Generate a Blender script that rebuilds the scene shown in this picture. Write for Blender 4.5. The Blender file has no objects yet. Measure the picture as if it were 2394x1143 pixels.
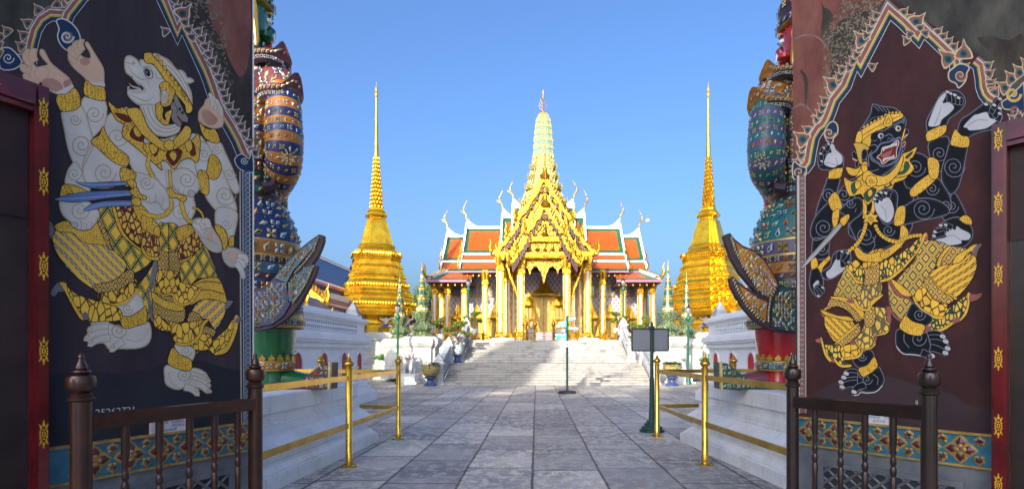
import bpy, bmesh, math, random
from mathutils import Vector, Matrix
from mathutils.geometry import tessellate_polygon
C = bpy.context.scene
R = math.radians
random.seed(7)

# ---------------------------------------------------------------- camera
F, CX, CY, EH = 1300.0, 1254.0, 825.0, 1.5      # focal length and principal point in photo pixels, eye height
cam = bpy.data.cameras.new('camera'); co = bpy.data.objects.new('camera', cam)
C.collection.objects.link(co); C.camera = co
co.location = (0, 0, EH); co.rotation_euler = (R(90), 0, 0)
cam.sensor_width = 36; cam.lens = 36 * F / 2394
cam.shift_x = -(CX - 1197) / 2394; cam.shift_y = (CY - 571.5) / 2394
cam.clip_start = .05; cam.clip_end = 6000
# ---------------------------------------------------------------- sky, sun, exposure
SUN_EL, SUN_AZ = R(20.5), R(19)                 # the sun stands behind the camera, to its left
w = bpy.data.worlds.new('World'); C.world = w; w.use_nodes = True
nt = w.node_tree; sky = nt.nodes.new('ShaderNodeTexSky'); sky.sky_type = 'NISHITA'
sky.sun_disc = False; sky.sun_elevation = SUN_EL; sky.sun_rotation = R(180) + SUN_AZ
sky.air_density = 1.0; sky.dust_density = 7.0; sky.ozone_density = 5.0
hs = nt.nodes.new('ShaderNodeHueSaturation'); hs.inputs['Saturation'].default_value = 1.1; hs.inputs['Hue'].default_value = .505
nt.links.new(sky.outputs[0], hs.inputs['Color']); nt.links.new(hs.outputs[0], nt.nodes['Background'].inputs[0])
nt.nodes['Background'].inputs[1].default_value = .15
sl = bpy.data.lights.new('sun', 'SUN'); sl.energy = 3.0; sl.angle = R(.5); sl.color = (1, .9, .74)
so = bpy.data.objects.new('sun', sl); C.collection.objects.link(so); so.location = (-10, -30, 20)
to_sun = Vector((-math.sin(SUN_AZ) * math.cos(SUN_EL), -math.cos(SUN_AZ) * math.cos(SUN_EL), math.sin(SUN_EL)))
so.rotation_euler = to_sun.to_track_quat('Z', 'Y').to_euler()
C.view_settings.view_transform = 'Standard'; C.view_settings.look = 'None'
C.view_settings.exposure = 1.26; C.view_settings.gamma = 1

def P(px, py, Y):                               # photo pixel at a depth -> place in the world
    return Vector(((px - CX) * Y / F, Y, EH + (CY - py) * Y / F))
def PX(px, Y): return (px - CX) * Y / F
def PZ(py, Y): return EH + (CY - py) * Y / F

# ---------------------------------------------------------------- materials
M = {}
def nodes_of(name):
    m = bpy.data.materials.new(name); m.use_nodes = True
    n = m.node_tree; b = n.nodes['Principled BSDF']
    return m, n, b
def N(n, typ, **kw):
    x = n.nodes.new(typ)
    for k, v in kw.items():
        if k.startswith('i_'):
            key = k[2:]; key = int(key) if key.isdigit() else key.replace('_', ' ')
            x.inputs[key].default_value = v
        else: setattr(x, k, v)
    return x
def rgba(c): return (c[0], c[1], c[2], 1)
def ramp(n, src, stops, interp='LINEAR'):
    r = n.nodes.new('ShaderNodeValToRGB'); r.color_ramp.interpolation = interp
    e = r.color_ramp.elements
    while len(e) < len(stops): e.new(.5)
    for k, (p, c) in enumerate(stops): e[k].position = p; e[k].color = rgba(c) if len(c) == 3 else c
    n.links.new(src, r.inputs[0]); return r.outputs[0]
def mixc(n, fac, a, b, blend='MIX'):
    x = n.nodes.new('ShaderNodeMix'); x.data_type = 'RGBA'; x.blend_type = blend
    for s, v in ((0, fac), (6, a), (7, b)):
        if hasattr(v, 'links') or hasattr(v, 'is_linked'): n.links.new(v, x.inputs[s])
        elif s == 0: x.inputs[0].default_value = v
        else: x.inputs[s].default_value = rgba(v)
    return x.outputs[2]
def math_(n, op, a, b=0):
    x = n.nodes.new('ShaderNodeMath'); x.operation = op
    for s, v in ((0, a), (1, b)):
        if hasattr(v, 'is_linked'): n.links.new(v, x.inputs[s])
        else: x.inputs[s].default_value = v
    return x.outputs[0]
def coords(n, scale=(1, 1, 1), rot=(0, 0, 0), loc=(0, 0, 0)):
    t = n.nodes.new('ShaderNodeTexCoord'); mp = n.nodes.new('ShaderNodeMapping')
    mp.inputs['Scale'].default_value = scale; mp.inputs['Rotation'].default_value = rot; mp.inputs['Location'].default_value = loc
    n.links.new(t.outputs['Object'], mp.inputs[0]); return mp.outputs[0]
def noise(n, vec, scale, detail=4, rough=.55):
    x = N(n, 'ShaderNodeTexNoise', i_Scale=scale, i_Detail=detail, i_Roughness=rough)
    n.links.new(vec, x.inputs['Vector']); return x.outputs['Fac']
def voro(n, vec, scale, feature='F1', out='Distance', rnd=1.0):
    x = N(n, 'ShaderNodeTexVoronoi', i_Scale=scale, feature=feature)
    if 'Randomness' in x.inputs: x.inputs['Randomness'].default_value = rnd
    n.links.new(vec, x.inputs['Vector']); return x.outputs[out]
def bump(n, b, h, strength=.3, dist=.02):
    x = N(n, 'ShaderNodeBump', i_Strength=strength, i_Distance=dist)
    n.links.new(h, x.inputs['Height']); n.links.new(x.outputs[0], b.inputs['Normal'])
def mat(name, c, c2=None, rough=.6, metal=0, ns=6, lo=.35, hi=.65, bs=None, bstr=.2, bd=.01, spec=.5, coat=0):
    m, n, b = nodes_of(name); M[name] = m
    v = coords(n)
    if c2 is None: c2 = tuple(x * .8 for x in c)
    f = noise(n, v, ns)
    n.links.new(ramp(n, f, [(lo, c2), (hi, c)]), b.inputs['Base Color'])
    b.inputs['Roughness'].default_value = rough; b.inputs['Metallic'].default_value = metal
    b.inputs['Specular IOR Level'].default_value = spec
    b.inputs['Coat Weight'].default_value = coat
    if bs: bump(n, b, noise(n, v, bs, 5), bstr, bd)
    return m

# gold leaf, brass, plain colours
mat('gold', (.52, .285, .014), (.28, .125, .006), rough=.3, metal=.75, ns=4, bs=11, bstr=.6, bd=.05)
mat('stupa_gold', (.90, .57, .04), (.72, .36, .018), rough=.22, metal=.92, ns=2.2, bs=7, bstr=.16, bd=.03)
mat('spire_teal', (.05, .30, .23), (.03, .2, .17), rough=.35)
mat('gold_dark', (.62, .33, .03), (.42, .2, .015), rough=.4, metal=.6, ns=5, bs=20, bstr=.4, bd=.02)
mat('gold_old', (.72, .42, .04), (.5, .26, .02), rough=.35, metal=.7, ns=5, bs=20, bstr=.4, bd=.02)
mat('door_gold', (.46, .32, .09), (.30, .2, .05), rough=.35, metal=.5, ns=9, bs=30, bstr=.3)
mat('spire_cream', (.33, .28, .075), (.22, .185, .045), rough=.4, ns=12)
mat('atlas_silver', (.22, .2, .17), (.10, .09, .08), rough=.4, ns=14)
mat('brass', (.78, .52, .10), (.58, .34, .05), rough=.24, metal=.95, ns=5, bs=30, bstr=.06)
mat('wood', (.058, .016, .008), (.026, .008, .004), rough=.32, ns=9, bs=40, bstr=.08, coat=.15)
mat('wood_dark', (.026, .012, .009), (.014, .007, .005), rough=.3, ns=9, bs=40, bstr=.08, coat=.15)
mat('red_lacquer', (.15, .007, .010), (.075, .004, .006), rough=.22, ns=4, bs=12, bstr=.06, coat=.5)
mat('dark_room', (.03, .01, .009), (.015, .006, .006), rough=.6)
mat('grey_board', (.034, .018, .015), (.012, .007, .006), rough=.7, ns=3)
mat('white_paint', (.84, .83, .82), (.75, .75, .75), rough=.55, ns=1.5, bs=18, bstr=.12)
mat('gold_paint', (.86, .50, .03), (.66, .36, .02), rough=.45, metal=.25, ns=16)
mat('red_wall', (.50, .014, .014), (.42, .012, .012), rough=.6)
mat('green_metal', (.012, .12, .075), (.010, .09, .055), rough=.35, ns=6)
mat('dark_green_metal', (.012, .055, .045), (.008, .035, .03), rough=.35)
mat('teal_sign', (.012, .36, .33), rough=.4); mat('blue_sign', (.02, .06, .45), rough=.4)
mat('white_flat', (.85, .86, .86), (.82, .83, .83), rough=.5)
mat('grey_sign', (.21, .22, .26), (.18, .19, .225), rough=.5, ns=2)
mat('black_iron', (.022, .023, .025), rough=.5)
mat('lamp_glass', (.20, .21, .20), rough=.15, spec=.8)
mat('soil', (.05, .035, .025), rough=.9)
mat('bark', (.10, .062, .04), (.05, .03, .02), rough=.9, ns=14, bs=30, bstr=.5)
mat('blue_glaze', (.05, .08, .21), (.035, .055, .14), rough=.3, ns=4)
mat('navy', (.015, .03, .13), (.010, .02, .085), rough=.35); mat('teal_glaze', (.01, .14, .14), rough=.3)
mat('tile_green', (.008, .095, .065), (.006, .07, .048), rough=.4, ns=5)
mat('pink_trim', (.34, .13, .22), rough=.5)
mat('maroon', (.075, .014, .022), (.05, .01, .016), rough=.5); mat('purple', (.045, .018, .03), (.028, .012, .02), rough=.6, ns=8)
mat('orange_glaze', (.42, .155, .010), (.30, .10, .008), rough=.35, ns=5)
mat('pink_glaze', (.17, .045, .06), rough=.4); mat('lilac', (.10, .075, .15), rough=.4)
mat('skin_green', (.008, .13, .035), (.006, .10, .028), rough=.22, coat=.5); mat('skin_red', (.46, .010, .012), (.38, .008, .01), rough=.25, coat=.5)
mat('mirror_cream', (.56, .49, .25), (.34, .29, .12), rough=.3, ns=30)
mat('mirror_gold', (.54, .35, .06), (.36, .22, .04), rough=.3, metal=.4, ns=30)
mat('mirror_pale', (.55, .60, .58), (.36, .42, .40), rough=.25, ns=30)
mat('grey_stone', (.44, .45, .46), (.30, .31, .33), rough=.7, ns=5, bs=25, bstr=.25)
mat('lion_stone', (.62, .61, .58), (.42, .42, .42), rough=.7, ns=4, bs=18, bstr=.3)
mat('sky_blue_panel', (.18, .27, .36), rough=.6)
mat('glass', (.20, .30, .42), (.14, .22, .32), rough=.1, spec=.8)
mat('banner', (.72, .62, .58), (.62, .5, .46), rough=.7)
mat('moon_rock', (.95, .95, .95), (.75, .76, .78), rough=1)

def leafmat(name, a, b2):
    m, n, b = nodes_of(name); M[name] = m
    g = N(n, 'ShaderNodeNewGeometry')
    n.links.new(ramp(n, g.outputs['Random Per Island'], [(0, a), (1, b2)]), b.inputs['Base Color'])
    b.inputs['Roughness'].default_value = .55
leafmat('leaf', (.035, .085, .012), (.11, .20, .025)); leafmat('leaf_bonsai', (.07, .11, .012), (.20, .24, .03))
leafmat('leaf_bed', (.03, .12, .02), (.10, .26, .05))

# marble: pale stone blocks with cracks, grey and ochre stains
def marble(name, a, stain, grey, bw, bh, mort=.006, axes='XZ', zoff=0):
    m, n, b = nodes_of(name); M[name] = m
    rot = {'XZ': (R(90), 0, 0), 'XY': (0, 0, 0)}[axes]
    v = coords(n); vb = coords(n, rot=rot, loc=(0, zoff, 0))
    br = N(n, 'ShaderNodeTexBrick', i_Scale=1.0, i_Mortar_Size=mort, i_Brick_Width=bw, i_Row_Height=bh, i_Bias=0.0)
    br.inputs['Color1'].default_value = (.86, .86, .86, 1); br.inputs['Color2'].default_value = (1, 1, 1, 1); br.inputs['Mortar'].default_value = (.35, .33, .3, 1)
    n.links.new(vb, br.inputs['Vector'])
    c = ramp(n, noise(n, v, 1.3, 8, .68), [(.33, grey), (.5, a), (.62, a), (.78, stain)])
    vein = ramp(n, noise(n, coords(n, (1, 1, 3)), 3.2, 9, .75), [(.47, (1, 1, 1)), (.5, (.72, .72, .74)), (.53, (1, 1, 1))])
    c = mixc(n, 1, c, vein, 'MULTIPLY'); c = mixc(n, 1, c, br.outputs['Color'], 'MULTIPLY')
    n.links.new(c, b.inputs['Base Color']); b.inputs['Roughness'].default_value = .5
    bump(n, b, noise(n, v, 12, 5), .12, .02)
marble('marble_step', (.47, .45, .42), (.40, .31, .21), (.22, .22, .23), 1.75, .11, .008); marble('marble_step_upper', (.47, .45, .42), (.40, .31, .21), (.21, .21, .22), 1.55, .14, .008, zoff=.99)
marble('marble_block', (.54, .53, .50), (.46, .36, .25), (.32, .33, .34), 1.1, .72)
marble('marble_floor', (.62, .58, .52), (.55, .42, .28), (.36, .36, .37), 1.2, 1.2, .01, 'XY')
marble('stone_rail', (.40, .42, .45), (.45, .42, .38), (.28, .30, .33), 9, 9, 0)

# the paving of the court: big worn slabs with flaking faces, scratches, dark joints
m, n, b = nodes_of('paving'); M['paving'] = m
v = coords(n)
wob = N(n, 'ShaderNodeTexNoise', i_Scale=1.6, i_Detail=3.0); n.links.new(v, wob.inputs['Vector'])
vb0 = coords(n, rot=(0, 0, R(90)), loc=(0.35, .03, 0))
add = N(n, 'ShaderNodeVectorMath', operation='MULTIPLY_ADD'); add.inputs[1].default_value = (.05, .035, 0)
n.links.new(wob.outputs['Color'], add.inputs[0]); n.links.new(vb0, add.inputs[2])
br = N(n, 'ShaderNodeTexBrick', i_Scale=1.0, i_Mortar_Size=.018, i_Mortar_Smooth=.2, i_Brick_Width=1.38, i_Row_Height=.85, i_Bias=0.0, offset=.37, squash=1.12, squash_frequency=3)
br.inputs['Color1'].default_value = (.60, .60, .63, 1); br.inputs['Color2'].default_value = (1.14, 1.12, 1.08, 1); br.inputs['Mortar'].default_value = (.16, .15, .145, 1)
n.links.new(add.outputs[0], br.inputs['Vector'])
base = ramp(n, noise(n, v, .9, 6, .6), [(.3, (.44, .415, .37)), (.52, (.56, .52, .455)), (.72, (.64, .56, .44))])
fl = noise(n, coords(n, (1.5, 1.0, 1)), 4.2, 10, .78)
flake = ramp(n, fl, [(.485, (0, 0, 0)), (.50, (1, 1, 1))])
sel = ramp(n, noise(n, v, .55, 2), [(.40, (.15, .15, .15)), (.60, (1, 1, 1))])
fsel = mixc(n, 1, flake, sel, 'MULTIPLY')
c = mixc(n, math_(n, 'MULTIPLY', fsel, .85), base, (.24, .235, .23))
sp = ramp(n, noise(n, v, 30, 5, .75), [(.36, (.55, .55, .56)), (.5, (1, 1, 1)), (.7, (1.16, 1.15, 1.1))]); c = mixc(n, .8, c, sp, 'MULTIPLY')
scr = ramp(n, noise(n, coords(n, (.5, 2.4, 1), rot=(0, 0, R(38))), 1.3, 5, .6), [(.492, (1, 1, 1)), (.5, (1.5, 1.48, 1.42)), (.508, (1, 1, 1))]); c = mixc(n, .7, c, scr, 'MULTIPLY')
c = mixc(n, 1, c, br.outputs['Color'], 'MULTIPLY')
n.links.new(c, b.inputs['Base Color'])
n.links.new(ramp(n, fl, [(.42, (.42, .42, .42)), (.55, (.62, .62, .62))]), b.inputs['Roughness'])
hh = math_(n, 'ADD', math_(n, 'MULTIPLY', fsel, -.5), math_(n, 'MULTIPLY', br.outputs['Fac'], -1.4))
hh = math_(n, 'ADD', hh, math_(n, 'MULTIPLY', noise(n, v, 18, 5), .35)); bump(n, b, hh, .5, .02)

# diamond lattice tiles of the pavilion's walls
m, n, b = nodes_of('lattice_tile'); M['lattice_tile'] = m
v = coords(n)
sx = N(n, 'ShaderNodeSeparateXYZ'); n.links.new(v, sx.inputs[0])
u = math_(n, 'ADD', sx.outputs[0], sx.outputs[1])
k1 = math_(n, 'FRACT', math_(n, 'MULTIPLY', math_(n, 'ADD', u, math_(n, 'MULTIPLY', sx.outputs[2], .72)), 2.9))
k2 = math_(n, 'FRACT', math_(n, 'MULTIPLY', math_(n, 'SUBTRACT', u, math_(n, 'MULTIPLY', sx.outputs[2], .72)), 2.9))
d1 = math_(n, 'ABSOLUTE', math_(n, 'SUBTRACT', k1, .5)); d2 = math_(n, 'ABSOLUTE', math_(n, 'SUBTRACT', k2, .5))
mx = math_(n, 'MAXIMUM', d1, d2)
c = ramp(n, mx, [(0, (.55, .26, .10)), (.14, (.40, .20, .20)), (.2, (.26, .27, .46)), (.36, (.36, .36, .54)), (.41, (.66, .63, .66)), (.5, (.56, .54, .63))])
n.links.new(c, b.inputs['Base Color']); b.inputs['Roughness'].default_value = .35
# mirror mosaic white panels with small dots on the columns
m, n, b = nodes_of('dotted_mosaic'); M['dotted_mosaic'] = m
vo = voro(n, coords(n, (1, 1, 1)), 7, rnd=.15)
n.links.new(ramp(n, vo, [(0, (.75, .42, .05)), (.22, (.70, .46, .12)), (.3, (.66, .68, .66)), (.6, (.52, .56, .58))]), b.inputs['Base Color']); b.inputs['Roughness'].default_value = .3
# carved, gilded relief: bright leaf over dark glass
def filigree(name, gold, dark, sc, thr=.42):
    m, n, b = nodes_of(name); M[name] = m
    v = coords(n); f = noise(n, v, sc, 4, .6); vo = voro(n, v, sc * 1.15, 'SMOOTH_F1')
    h = math_(n, 'ADD', math_(n, 'MULTIPLY', f, .6), math_(n, 'MULTIPLY', vo, .55))
    mk = ramp(n, h, [(thr, dark), (thr + .06, gold)])
    n.links.new(mk, b.inputs['Base Color']); b.inputs['Roughness'].default_value = .3; b.inputs['Metallic'].default_value = .55
    bump(n, b, h, .9, .08)
filigree('filigree', (.80, .46, .035), (.05, .04, .08), 6, .50); filigree('filigree_gold', (.72, .4, .03), (.25, .10, .012), 7, .5)
filigree('gold_relief', (.95, .54, .04), (.55, .28, .02), 4.5, .38)
# tiled roofs
def rooft(name, a, a2):
    m, n, b = nodes_of(name); M[name] = m
    v = coords(n)
    br = N(n, 'ShaderNodeTexBrick', i_Scale=1.0, i_Mortar_Size=.008, i_Brick_Width=.12, i_Row_Height=.1, i_Bias=0.0)
    br.inputs['Color1'].default_value = rgba(a); br.inputs['Color2'].default_value = rgba(a2); br.inputs['Mortar'].default_value = rgba([x * .55 for x in a])
    n.links.new(coords(n, rot=(R(90), 0, 0)), br.inputs['Vector'])
    n.links.new(mixc(n, .6, br.outputs['Color'], ramp(n, noise(n, v, 1.2, 6), [(.3, (.75, .75, .75)), (.7, (1.1, 1.1, 1.1))]), 'MULTIPLY'), b.inputs['Base Color'])
    b.inputs['Roughness'].default_value = .42; bump(n, b, br.outputs['Fac'], -.4, .02)
rooft('roof_orange', (.54, .098, .005), (.45, .076, .004)); rooft('roof_green', (.016, .13, .065), (.012, .10, .05)); rooft('roof_blue', (.022, .05, .15), (.018, .04, .115))
# porcelain pots
def painted_pot(name, bg, cols, sc):
    m, n, b = nodes_of(name); M[name] = m
    v = coords(n); x = N(n, 'ShaderNodeTexVoronoi', i_Scale=sc); n.links.new(v, x.inputs['Vector'])
    sp = N(n, 'ShaderNodeSeparateColor'); n.links.new(x.outputs['Color'], sp.inputs[0])
    pc = ramp(n, sp.outputs[0], [(k / len(cols), cc) for k, cc in enumerate(cols)], 'CONSTANT')
    mk = ramp(n, math_(n, 'ADD', x.outputs['Distance'], math_(n, 'MULTIPLY', noise(n, v, sc * 2), .5)), [(.62, (1, 1, 1)), (.68, (0, 0, 0))])
    n.links.new(mixc(n, mk, bg, pc), b.inputs['Base Color']); b.inputs['Roughness'].default_value = .2
painted_pot('pot_floral', (.30, .24, .08), [(.30, .05, .02), (.02, .08, .06), (.05, .09, .22), (.5, .22, .03)], 11)
painted_pot('pot_white', (.62, .68, .66), [(.15, .30, .38), (.25, .42, .44), (.10, .22, .36), (.3, .42, .5)], 9)
# green glazed mosaic of the small spires
painted_pot('mosaic_green', (.07, .12, .055), [(.42, .42, .22), (.26, .33, .18), (.05, .10, .05), (.36, .24, .10)], 16)

# ---------------------------------------------------------------- mesh building
OFF = {}
class MB:
    def __init__(s): s.v = []; s.f = []; s.m = []
    def add(s, vs, fs, mi=0):
        o = len(s.v); s.v += [tuple(p) for p in vs]
        for f in fs: s.f.append([i + o for i in f]); s.m.append(mi)
    def box(s, x0, x1, y0, y1, z0, z1, mi=0, bev=0, X=None):
        if bev:
            bm = bmesh.new(); bmesh.ops.create_cube(bm, size=1)
            for q in bm.verts: q.co = Vector((x0 + (q.co.x + .5) * (x1 - x0), y0 + (q.co.y + .5) * (y1 - y0), z0 + (q.co.z + .5) * (z1 - z0)))
            bmesh.ops.bevel(bm, geom=bm.edges[:], offset=bev, segments=2, affect='EDGES', profile=.5)
            bm.verts.index_update(); vs = [q.co.copy() for q in bm.verts]; fs = [[q.index for q in f.verts] for f in bm.faces]; bm.free()
        else:
            vs = [Vector(p) for p in ((x0, y0, z0), (x1, y0, z0), (x1, y1, z0), (x0, y1, z0), (x0, y0, z1), (x1, y0, z1), (x1, y1, z1), (x0, y1, z1))]
            fs = [(3, 2, 1, 0), (4, 5, 6, 7), (0, 1, 5, 4), (1, 2, 6, 5), (2, 3, 7, 6), (3, 0, 4, 7)]
        if X is not None: vs = [X @ q for q in vs]
        s.add(vs, fs, mi); return s
    def rings(s, rings, mi=0, caps=True, mats=None):        # rings: lists of points, same count, closed
        n = len(rings[0]); vs = [p for r in rings for p in r]; o = len(s.v); s.v += [tuple(p) for p in vs]
        for k in range(len(rings) - 1):
            for i in range(n):
                j = (i + 1) % n
                s.f.append([o + k * n + i, o + k * n + j, o + (k + 1) * n + j, o + (k + 1) * n + i]); s.m.append(mats[k] if mats else mi)
        if caps:
            s.f.append([o + i for i in range(n)][::-1]); s.m.append(mats[0] if mats else mi)
            s.f.append([o + (len(rings) - 1) * n + i for i in range(n)]); s.m.append(mats[-1] if mats else mi)
        return s
    def lathe(s, prof, c=(0, 0, 0), n=20, mi=0, sec=None, rot=0, mats=None, X=None, sx=1, sy=1):   # prof: (radius, z)
        rs = []
        for r, z in prof:
            if sec: ring = [(x * r, y * r) for x, y in sec]
            else: ring = [(math.cos(2 * math.pi * i / n) * r * sx, math.sin(2 * math.pi * i / n) * r * sy) for i in range(n)]
            ca, sa = math.cos(rot), math.sin(rot)
            pts = [Vector((c[0] + x * ca - y * sa, c[1] + x * sa + y * ca, c[2] + z)) for x, y in ring]
            if X is not None: pts = [X @ q for q in pts]
            rs.append(pts)
        return s.rings(rs, mi, True, mats)
    def tube(s, pts, rad, n=8, mi=0, flat=None, caps=True, mats=None):   # swept tube; rad number or list; flat = (wx, wy) rectangle
        pts = [Vector(p) for p in pts]; rs = []; up = Vector((0, 0, 1)); prev = None
        for i, p in enumerate(pts):
            t = (pts[min(i + 1, len(pts) - 1)] - pts[max(i - 1, 0)]).normalized()
            if prev is None:
                a = up if abs(t.dot(up)) < .95 else Vector((0, 1, 0)); x = t.cross(a).normalized()
            else: x = (prev - t * prev.dot(t)).normalized()
            y = x.cross(t).normalized(); prev = x
            r = rad[i] if isinstance(rad, (list, tuple)) else rad
            if flat: ring = [p + x * a * flat[0] * r + y * b_ * flat[1] * r for a, b_ in ((-1, -1), (1, -1), (1, 1), (-1, 1))]
            else: ring = [p + x * math.cos(2 * math.pi * k / n) * r + y * math.sin(2 * math.pi * k / n) * r for k in range(n)]
            rs.append(ring)
        return s.rings(rs, mi, caps, mats)
    def prism(s, outline, to3, depth, mi=0, mside=None):     # outline 2D polygon, to3(u, v) -> point, depth vector
        a = [Vector(to3(u, v)) for u, v in outline]; d = Vector(depth); bq = [p + d for p in a]
        tri = tessellate_polygon([[Vector((u, v, 0)) for u, v in outline]]); n = len(a)
        s.add(a, [list(t) for t in tri], mi); s.add(bq, [list(t)[::-1] for t in tri], mi)
        s.add(a + bq, [[i, (i + 1) % n, n + (i + 1) % n, n + i] for i in range(n)], mi if mside is None else mside); return s
    def quad(s, a, b_, c, d, mi=0): s.add([a, b_, c, d], [(0, 1, 2, 3)], mi); return s
    def slab(s, a, b_, c, d, th, mi=0):                      # a thick quad, grown along its normal
        q = [Vector(p) for p in (a, b_, c, d)]; nn = (q[1] - q[0]).cross(q[3] - q[0]).normalized() * th
        lo = [p - nn for p in q]; s.add(q + lo, [(0, 1, 2, 3), (7, 6, 5, 4), (0, 4, 5, 1), (1, 5, 6, 2), (2, 6, 7, 3), (3, 7, 4, 0)], mi); return s
    def xf(s, X): s.v = [tuple(X @ Vector(p)) for p in s.v]; return s
    def merge(s, o, X=None):
        k = len(s.v); s.v += [tuple(X @ Vector(p)) if X else p for p in o.v]; s.f += [[i + k for i in f] for f in o.f]; s.m += o.m; return s
    def build(s, name, mats, parent=None, smooth=45, keep=False):
        me = bpy.data.meshes.new(name); off = OFF.get(parent.name, Vector()) if parent else Vector()
        me.from_pydata([tuple(Vector(p) - off) for p in s.v], [], s.f)
        for k in (mats if isinstance(mats, (list, tuple)) else [mats]): me.materials.append(M[k])
        me.polygons.foreach_set('material_index', s.m)
        bm = bmesh.new(); bm.from_mesh(me)
        if not keep: bmesh.ops.recalc_face_normals(bm, faces=bm.faces[:])
        bm.to_mesh(me); bm.free()
        if smooth: me.shade_smooth(); me.set_sharp_from_angle(angle=R(smooth))
        else: me.shade_flat()
        o = bpy.data.objects.new(name, me); C.collection.objects.link(o)
        if parent: o.parent = parent; OFF[o.name] = off
        return o
def tag(o, label, cat, group=None, kind=None):
    if label: o['label'] = label
    if cat: o['category'] = cat
    if group: o['group'] = group
    if kind: o['kind'] = kind
    return o
def thing(name, label, cat, loc=(0, 0, 0), rz=0, group=None, world=False):
    o = bpy.data.objects.new(name, None); C.collection.objects.link(o); o.empty_display_size = .2
    o.location = loc; o.rotation_euler = (0, 0, rz); tag(o, label, cat, group)
    OFF[o.name] = Vector(loc) if world else Vector(); return o
def dup(root, loc, rz=None, label=None, scale=None):
    def rec(o, par):
        c = o.copy(); C.collection.objects.link(c)
        if par: c.parent = par
        for ch in o.children: rec(ch, c)
        return c
    r = rec(root, None); r.location = loc
    if rz is not None: r.rotation_euler = (0, 0, rz)
    if scale: r.scale = (scale,) * 3
    if label: r['label'] = label
    return r
def struct(o): o['kind'] = 'structure'; return o
def at(x=0, y=0, z=0, rz=0, ry=0, rx=0): return Matrix.Translation((x, y, z)) @ Matrix.Rotation(rz, 4, 'Z') @ Matrix.Rotation(ry, 4, 'Y') @ Matrix.Rotation(rx, 4, 'X')
def spline(pts, closed=False, k=4):
    n = len(pts); out = []
    rng = range(n) if closed else range(n - 1)
    for i in rng:
        p0 = pts[(i - 1) % n] if closed or i > 0 else pts[i]; p1 = pts[i]; p2 = pts[(i + 1) % n]
        p3 = pts[(i + 2) % n] if closed or i + 2 < n else p2
        for j in range(k):
            t = j / k
            out.append(tuple(.5 * (2 * b_ + (c_ - a) * t + (2 * a - 5 * b_ + 4 * c_ - d) * t * t + (3 * b_ - a - 3 * c_ + d) * t ** 3) for a, b_, c_, d in zip(p0, p1, p2, p3)))
    if not closed: out.append(tuple(pts[-1]))
    return out
def redent(k=.16, n=2):                                      # a square with stepped corners, half-width 1
    q = []
    for i in range(n + 1): q.append((1 - i * k, 1 - (n - i) * k)); q.append((1 - (i + 1) * k, 1 - (n - i) * k)) if i < n else None
    q = [p for p in q if p]; out = []
    for r in range(4):
        for x, y in q:
            for _ in range(r): x, y = -y, x
            out.append((x, y))
    return out
SQ = redent(0, 0)
def skinned(name, mats, parent, verts, edges, radii, sub=1, off=None):   # one continuous body grown round a skeleton
    me = bpy.data.meshes.new(name); me.from_pydata([Vector(v) for v in verts], edges, [])
    o = bpy.data.objects.new(name, me); C.collection.objects.link(o)
    me.materials.append(M[mats])
    s = o.modifiers.new('Skin', 'SKIN'); s.use_smooth_shade = True
    for i, r in enumerate(radii): me.skin_vertices[0].data[i].radius = (r, r) if not isinstance(r, tuple) else r
    me.skin_vertices[0].data[0].use_root = True
    if sub: u = o.modifiers.new('Subdivision', 'SUBSURF'); u.levels = sub; u.render_levels = sub
    if parent: o.parent = parent
    return o

def lettering(body, size, m_, parent, mtx, name='lettering', ext=.0004):     # writing as a flat mesh
    cu = bpy.data.curves.new(name, 'FONT'); cu.body = body; cu.size = size; cu.extrude = ext; tmp = bpy.data.objects.new(name + '_source', cu)
    C.collection.objects.link(tmp); bpy.context.view_layer.update()
    me = bpy.data.meshes.new_from_object(tmp.evaluated_get(bpy.context.evaluated_depsgraph_get())); bpy.data.objects.remove(tmp); bpy.data.curves.remove(cu)
    me.materials.clear(); me.materials.append(M[m_]); me.name = name
    for pl_ in me.polygons: pl_.material_index = 0
    me.transform(mtx); o = bpy.data.objects.new(name, me); C.collection.objects.link(o); o.parent = parent; return o
# ================================================================ the court and the terrace
g = MB(); g.quad((-400, -60, 0), (400, -60, 0), (400, 1500, 0), (-400, 1500, 0)); struct(g.build('court_paving', 'paving', smooth=0))

# unseen shadow caster added behind the viewer, its roofline shaped to shade the foreground
DB = -48.0; DX, DZ = DB * math.tan(SUN_AZ), -DB * math.tan(SUN_EL) / math.cos(SUN_AZ)
t = thing('shade_caster', 'unseen roofed shadow caster added far behind the viewer to shade the court', 'building', (DX, DB, 0), world=True)
wl = MB(); wl.box(DX - 20, DX + 13, DB - 6, DB - 2, 0, 4.4 + DZ); wl.build('wall', 'white_paint', t)
rf = MB()
def roofx(x0, x1, yc, hw, z0, z1):                          # ridge along x
    for s in (-1, 1): rf.slab((x0, yc + s * hw, z0), (x1, yc + s * hw, z0), (x1, yc, z1), (x0, yc, z1), .18 if s < 0 else -.18)
roofx(DX - 20, DX - 2.6, DB - 1.8, 3.0, 4.4 + DZ, 8.35 + DZ); roofx(DX - 2.6, DX + 13, DB - 1.8, 3.2, 4.3 + DZ, 10.6 + DZ)
rf.build('roof', 'roof_green', t)
gb = MB()
gb.prism([(DX + x, z + DZ) for x, z in ((-16, 4), (-9.7, 4), (-9.8, 8.3), (-10.35, 10.3), (-10.6, 13), (-10.85, 15.5), (-11.3, 18), (-12, 21), (-12.8, 18), (-13.2, 15.1), (-13.9, 13.9), (-14.6, 12), (-15.5, 10))], lambda u, v: (u, DB - 3.4, v), (0, 2.6, 0)); gb.build('tower', 'gold', t)  # unseen slab, outlined to cast the narrow shadow up the stair

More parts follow.
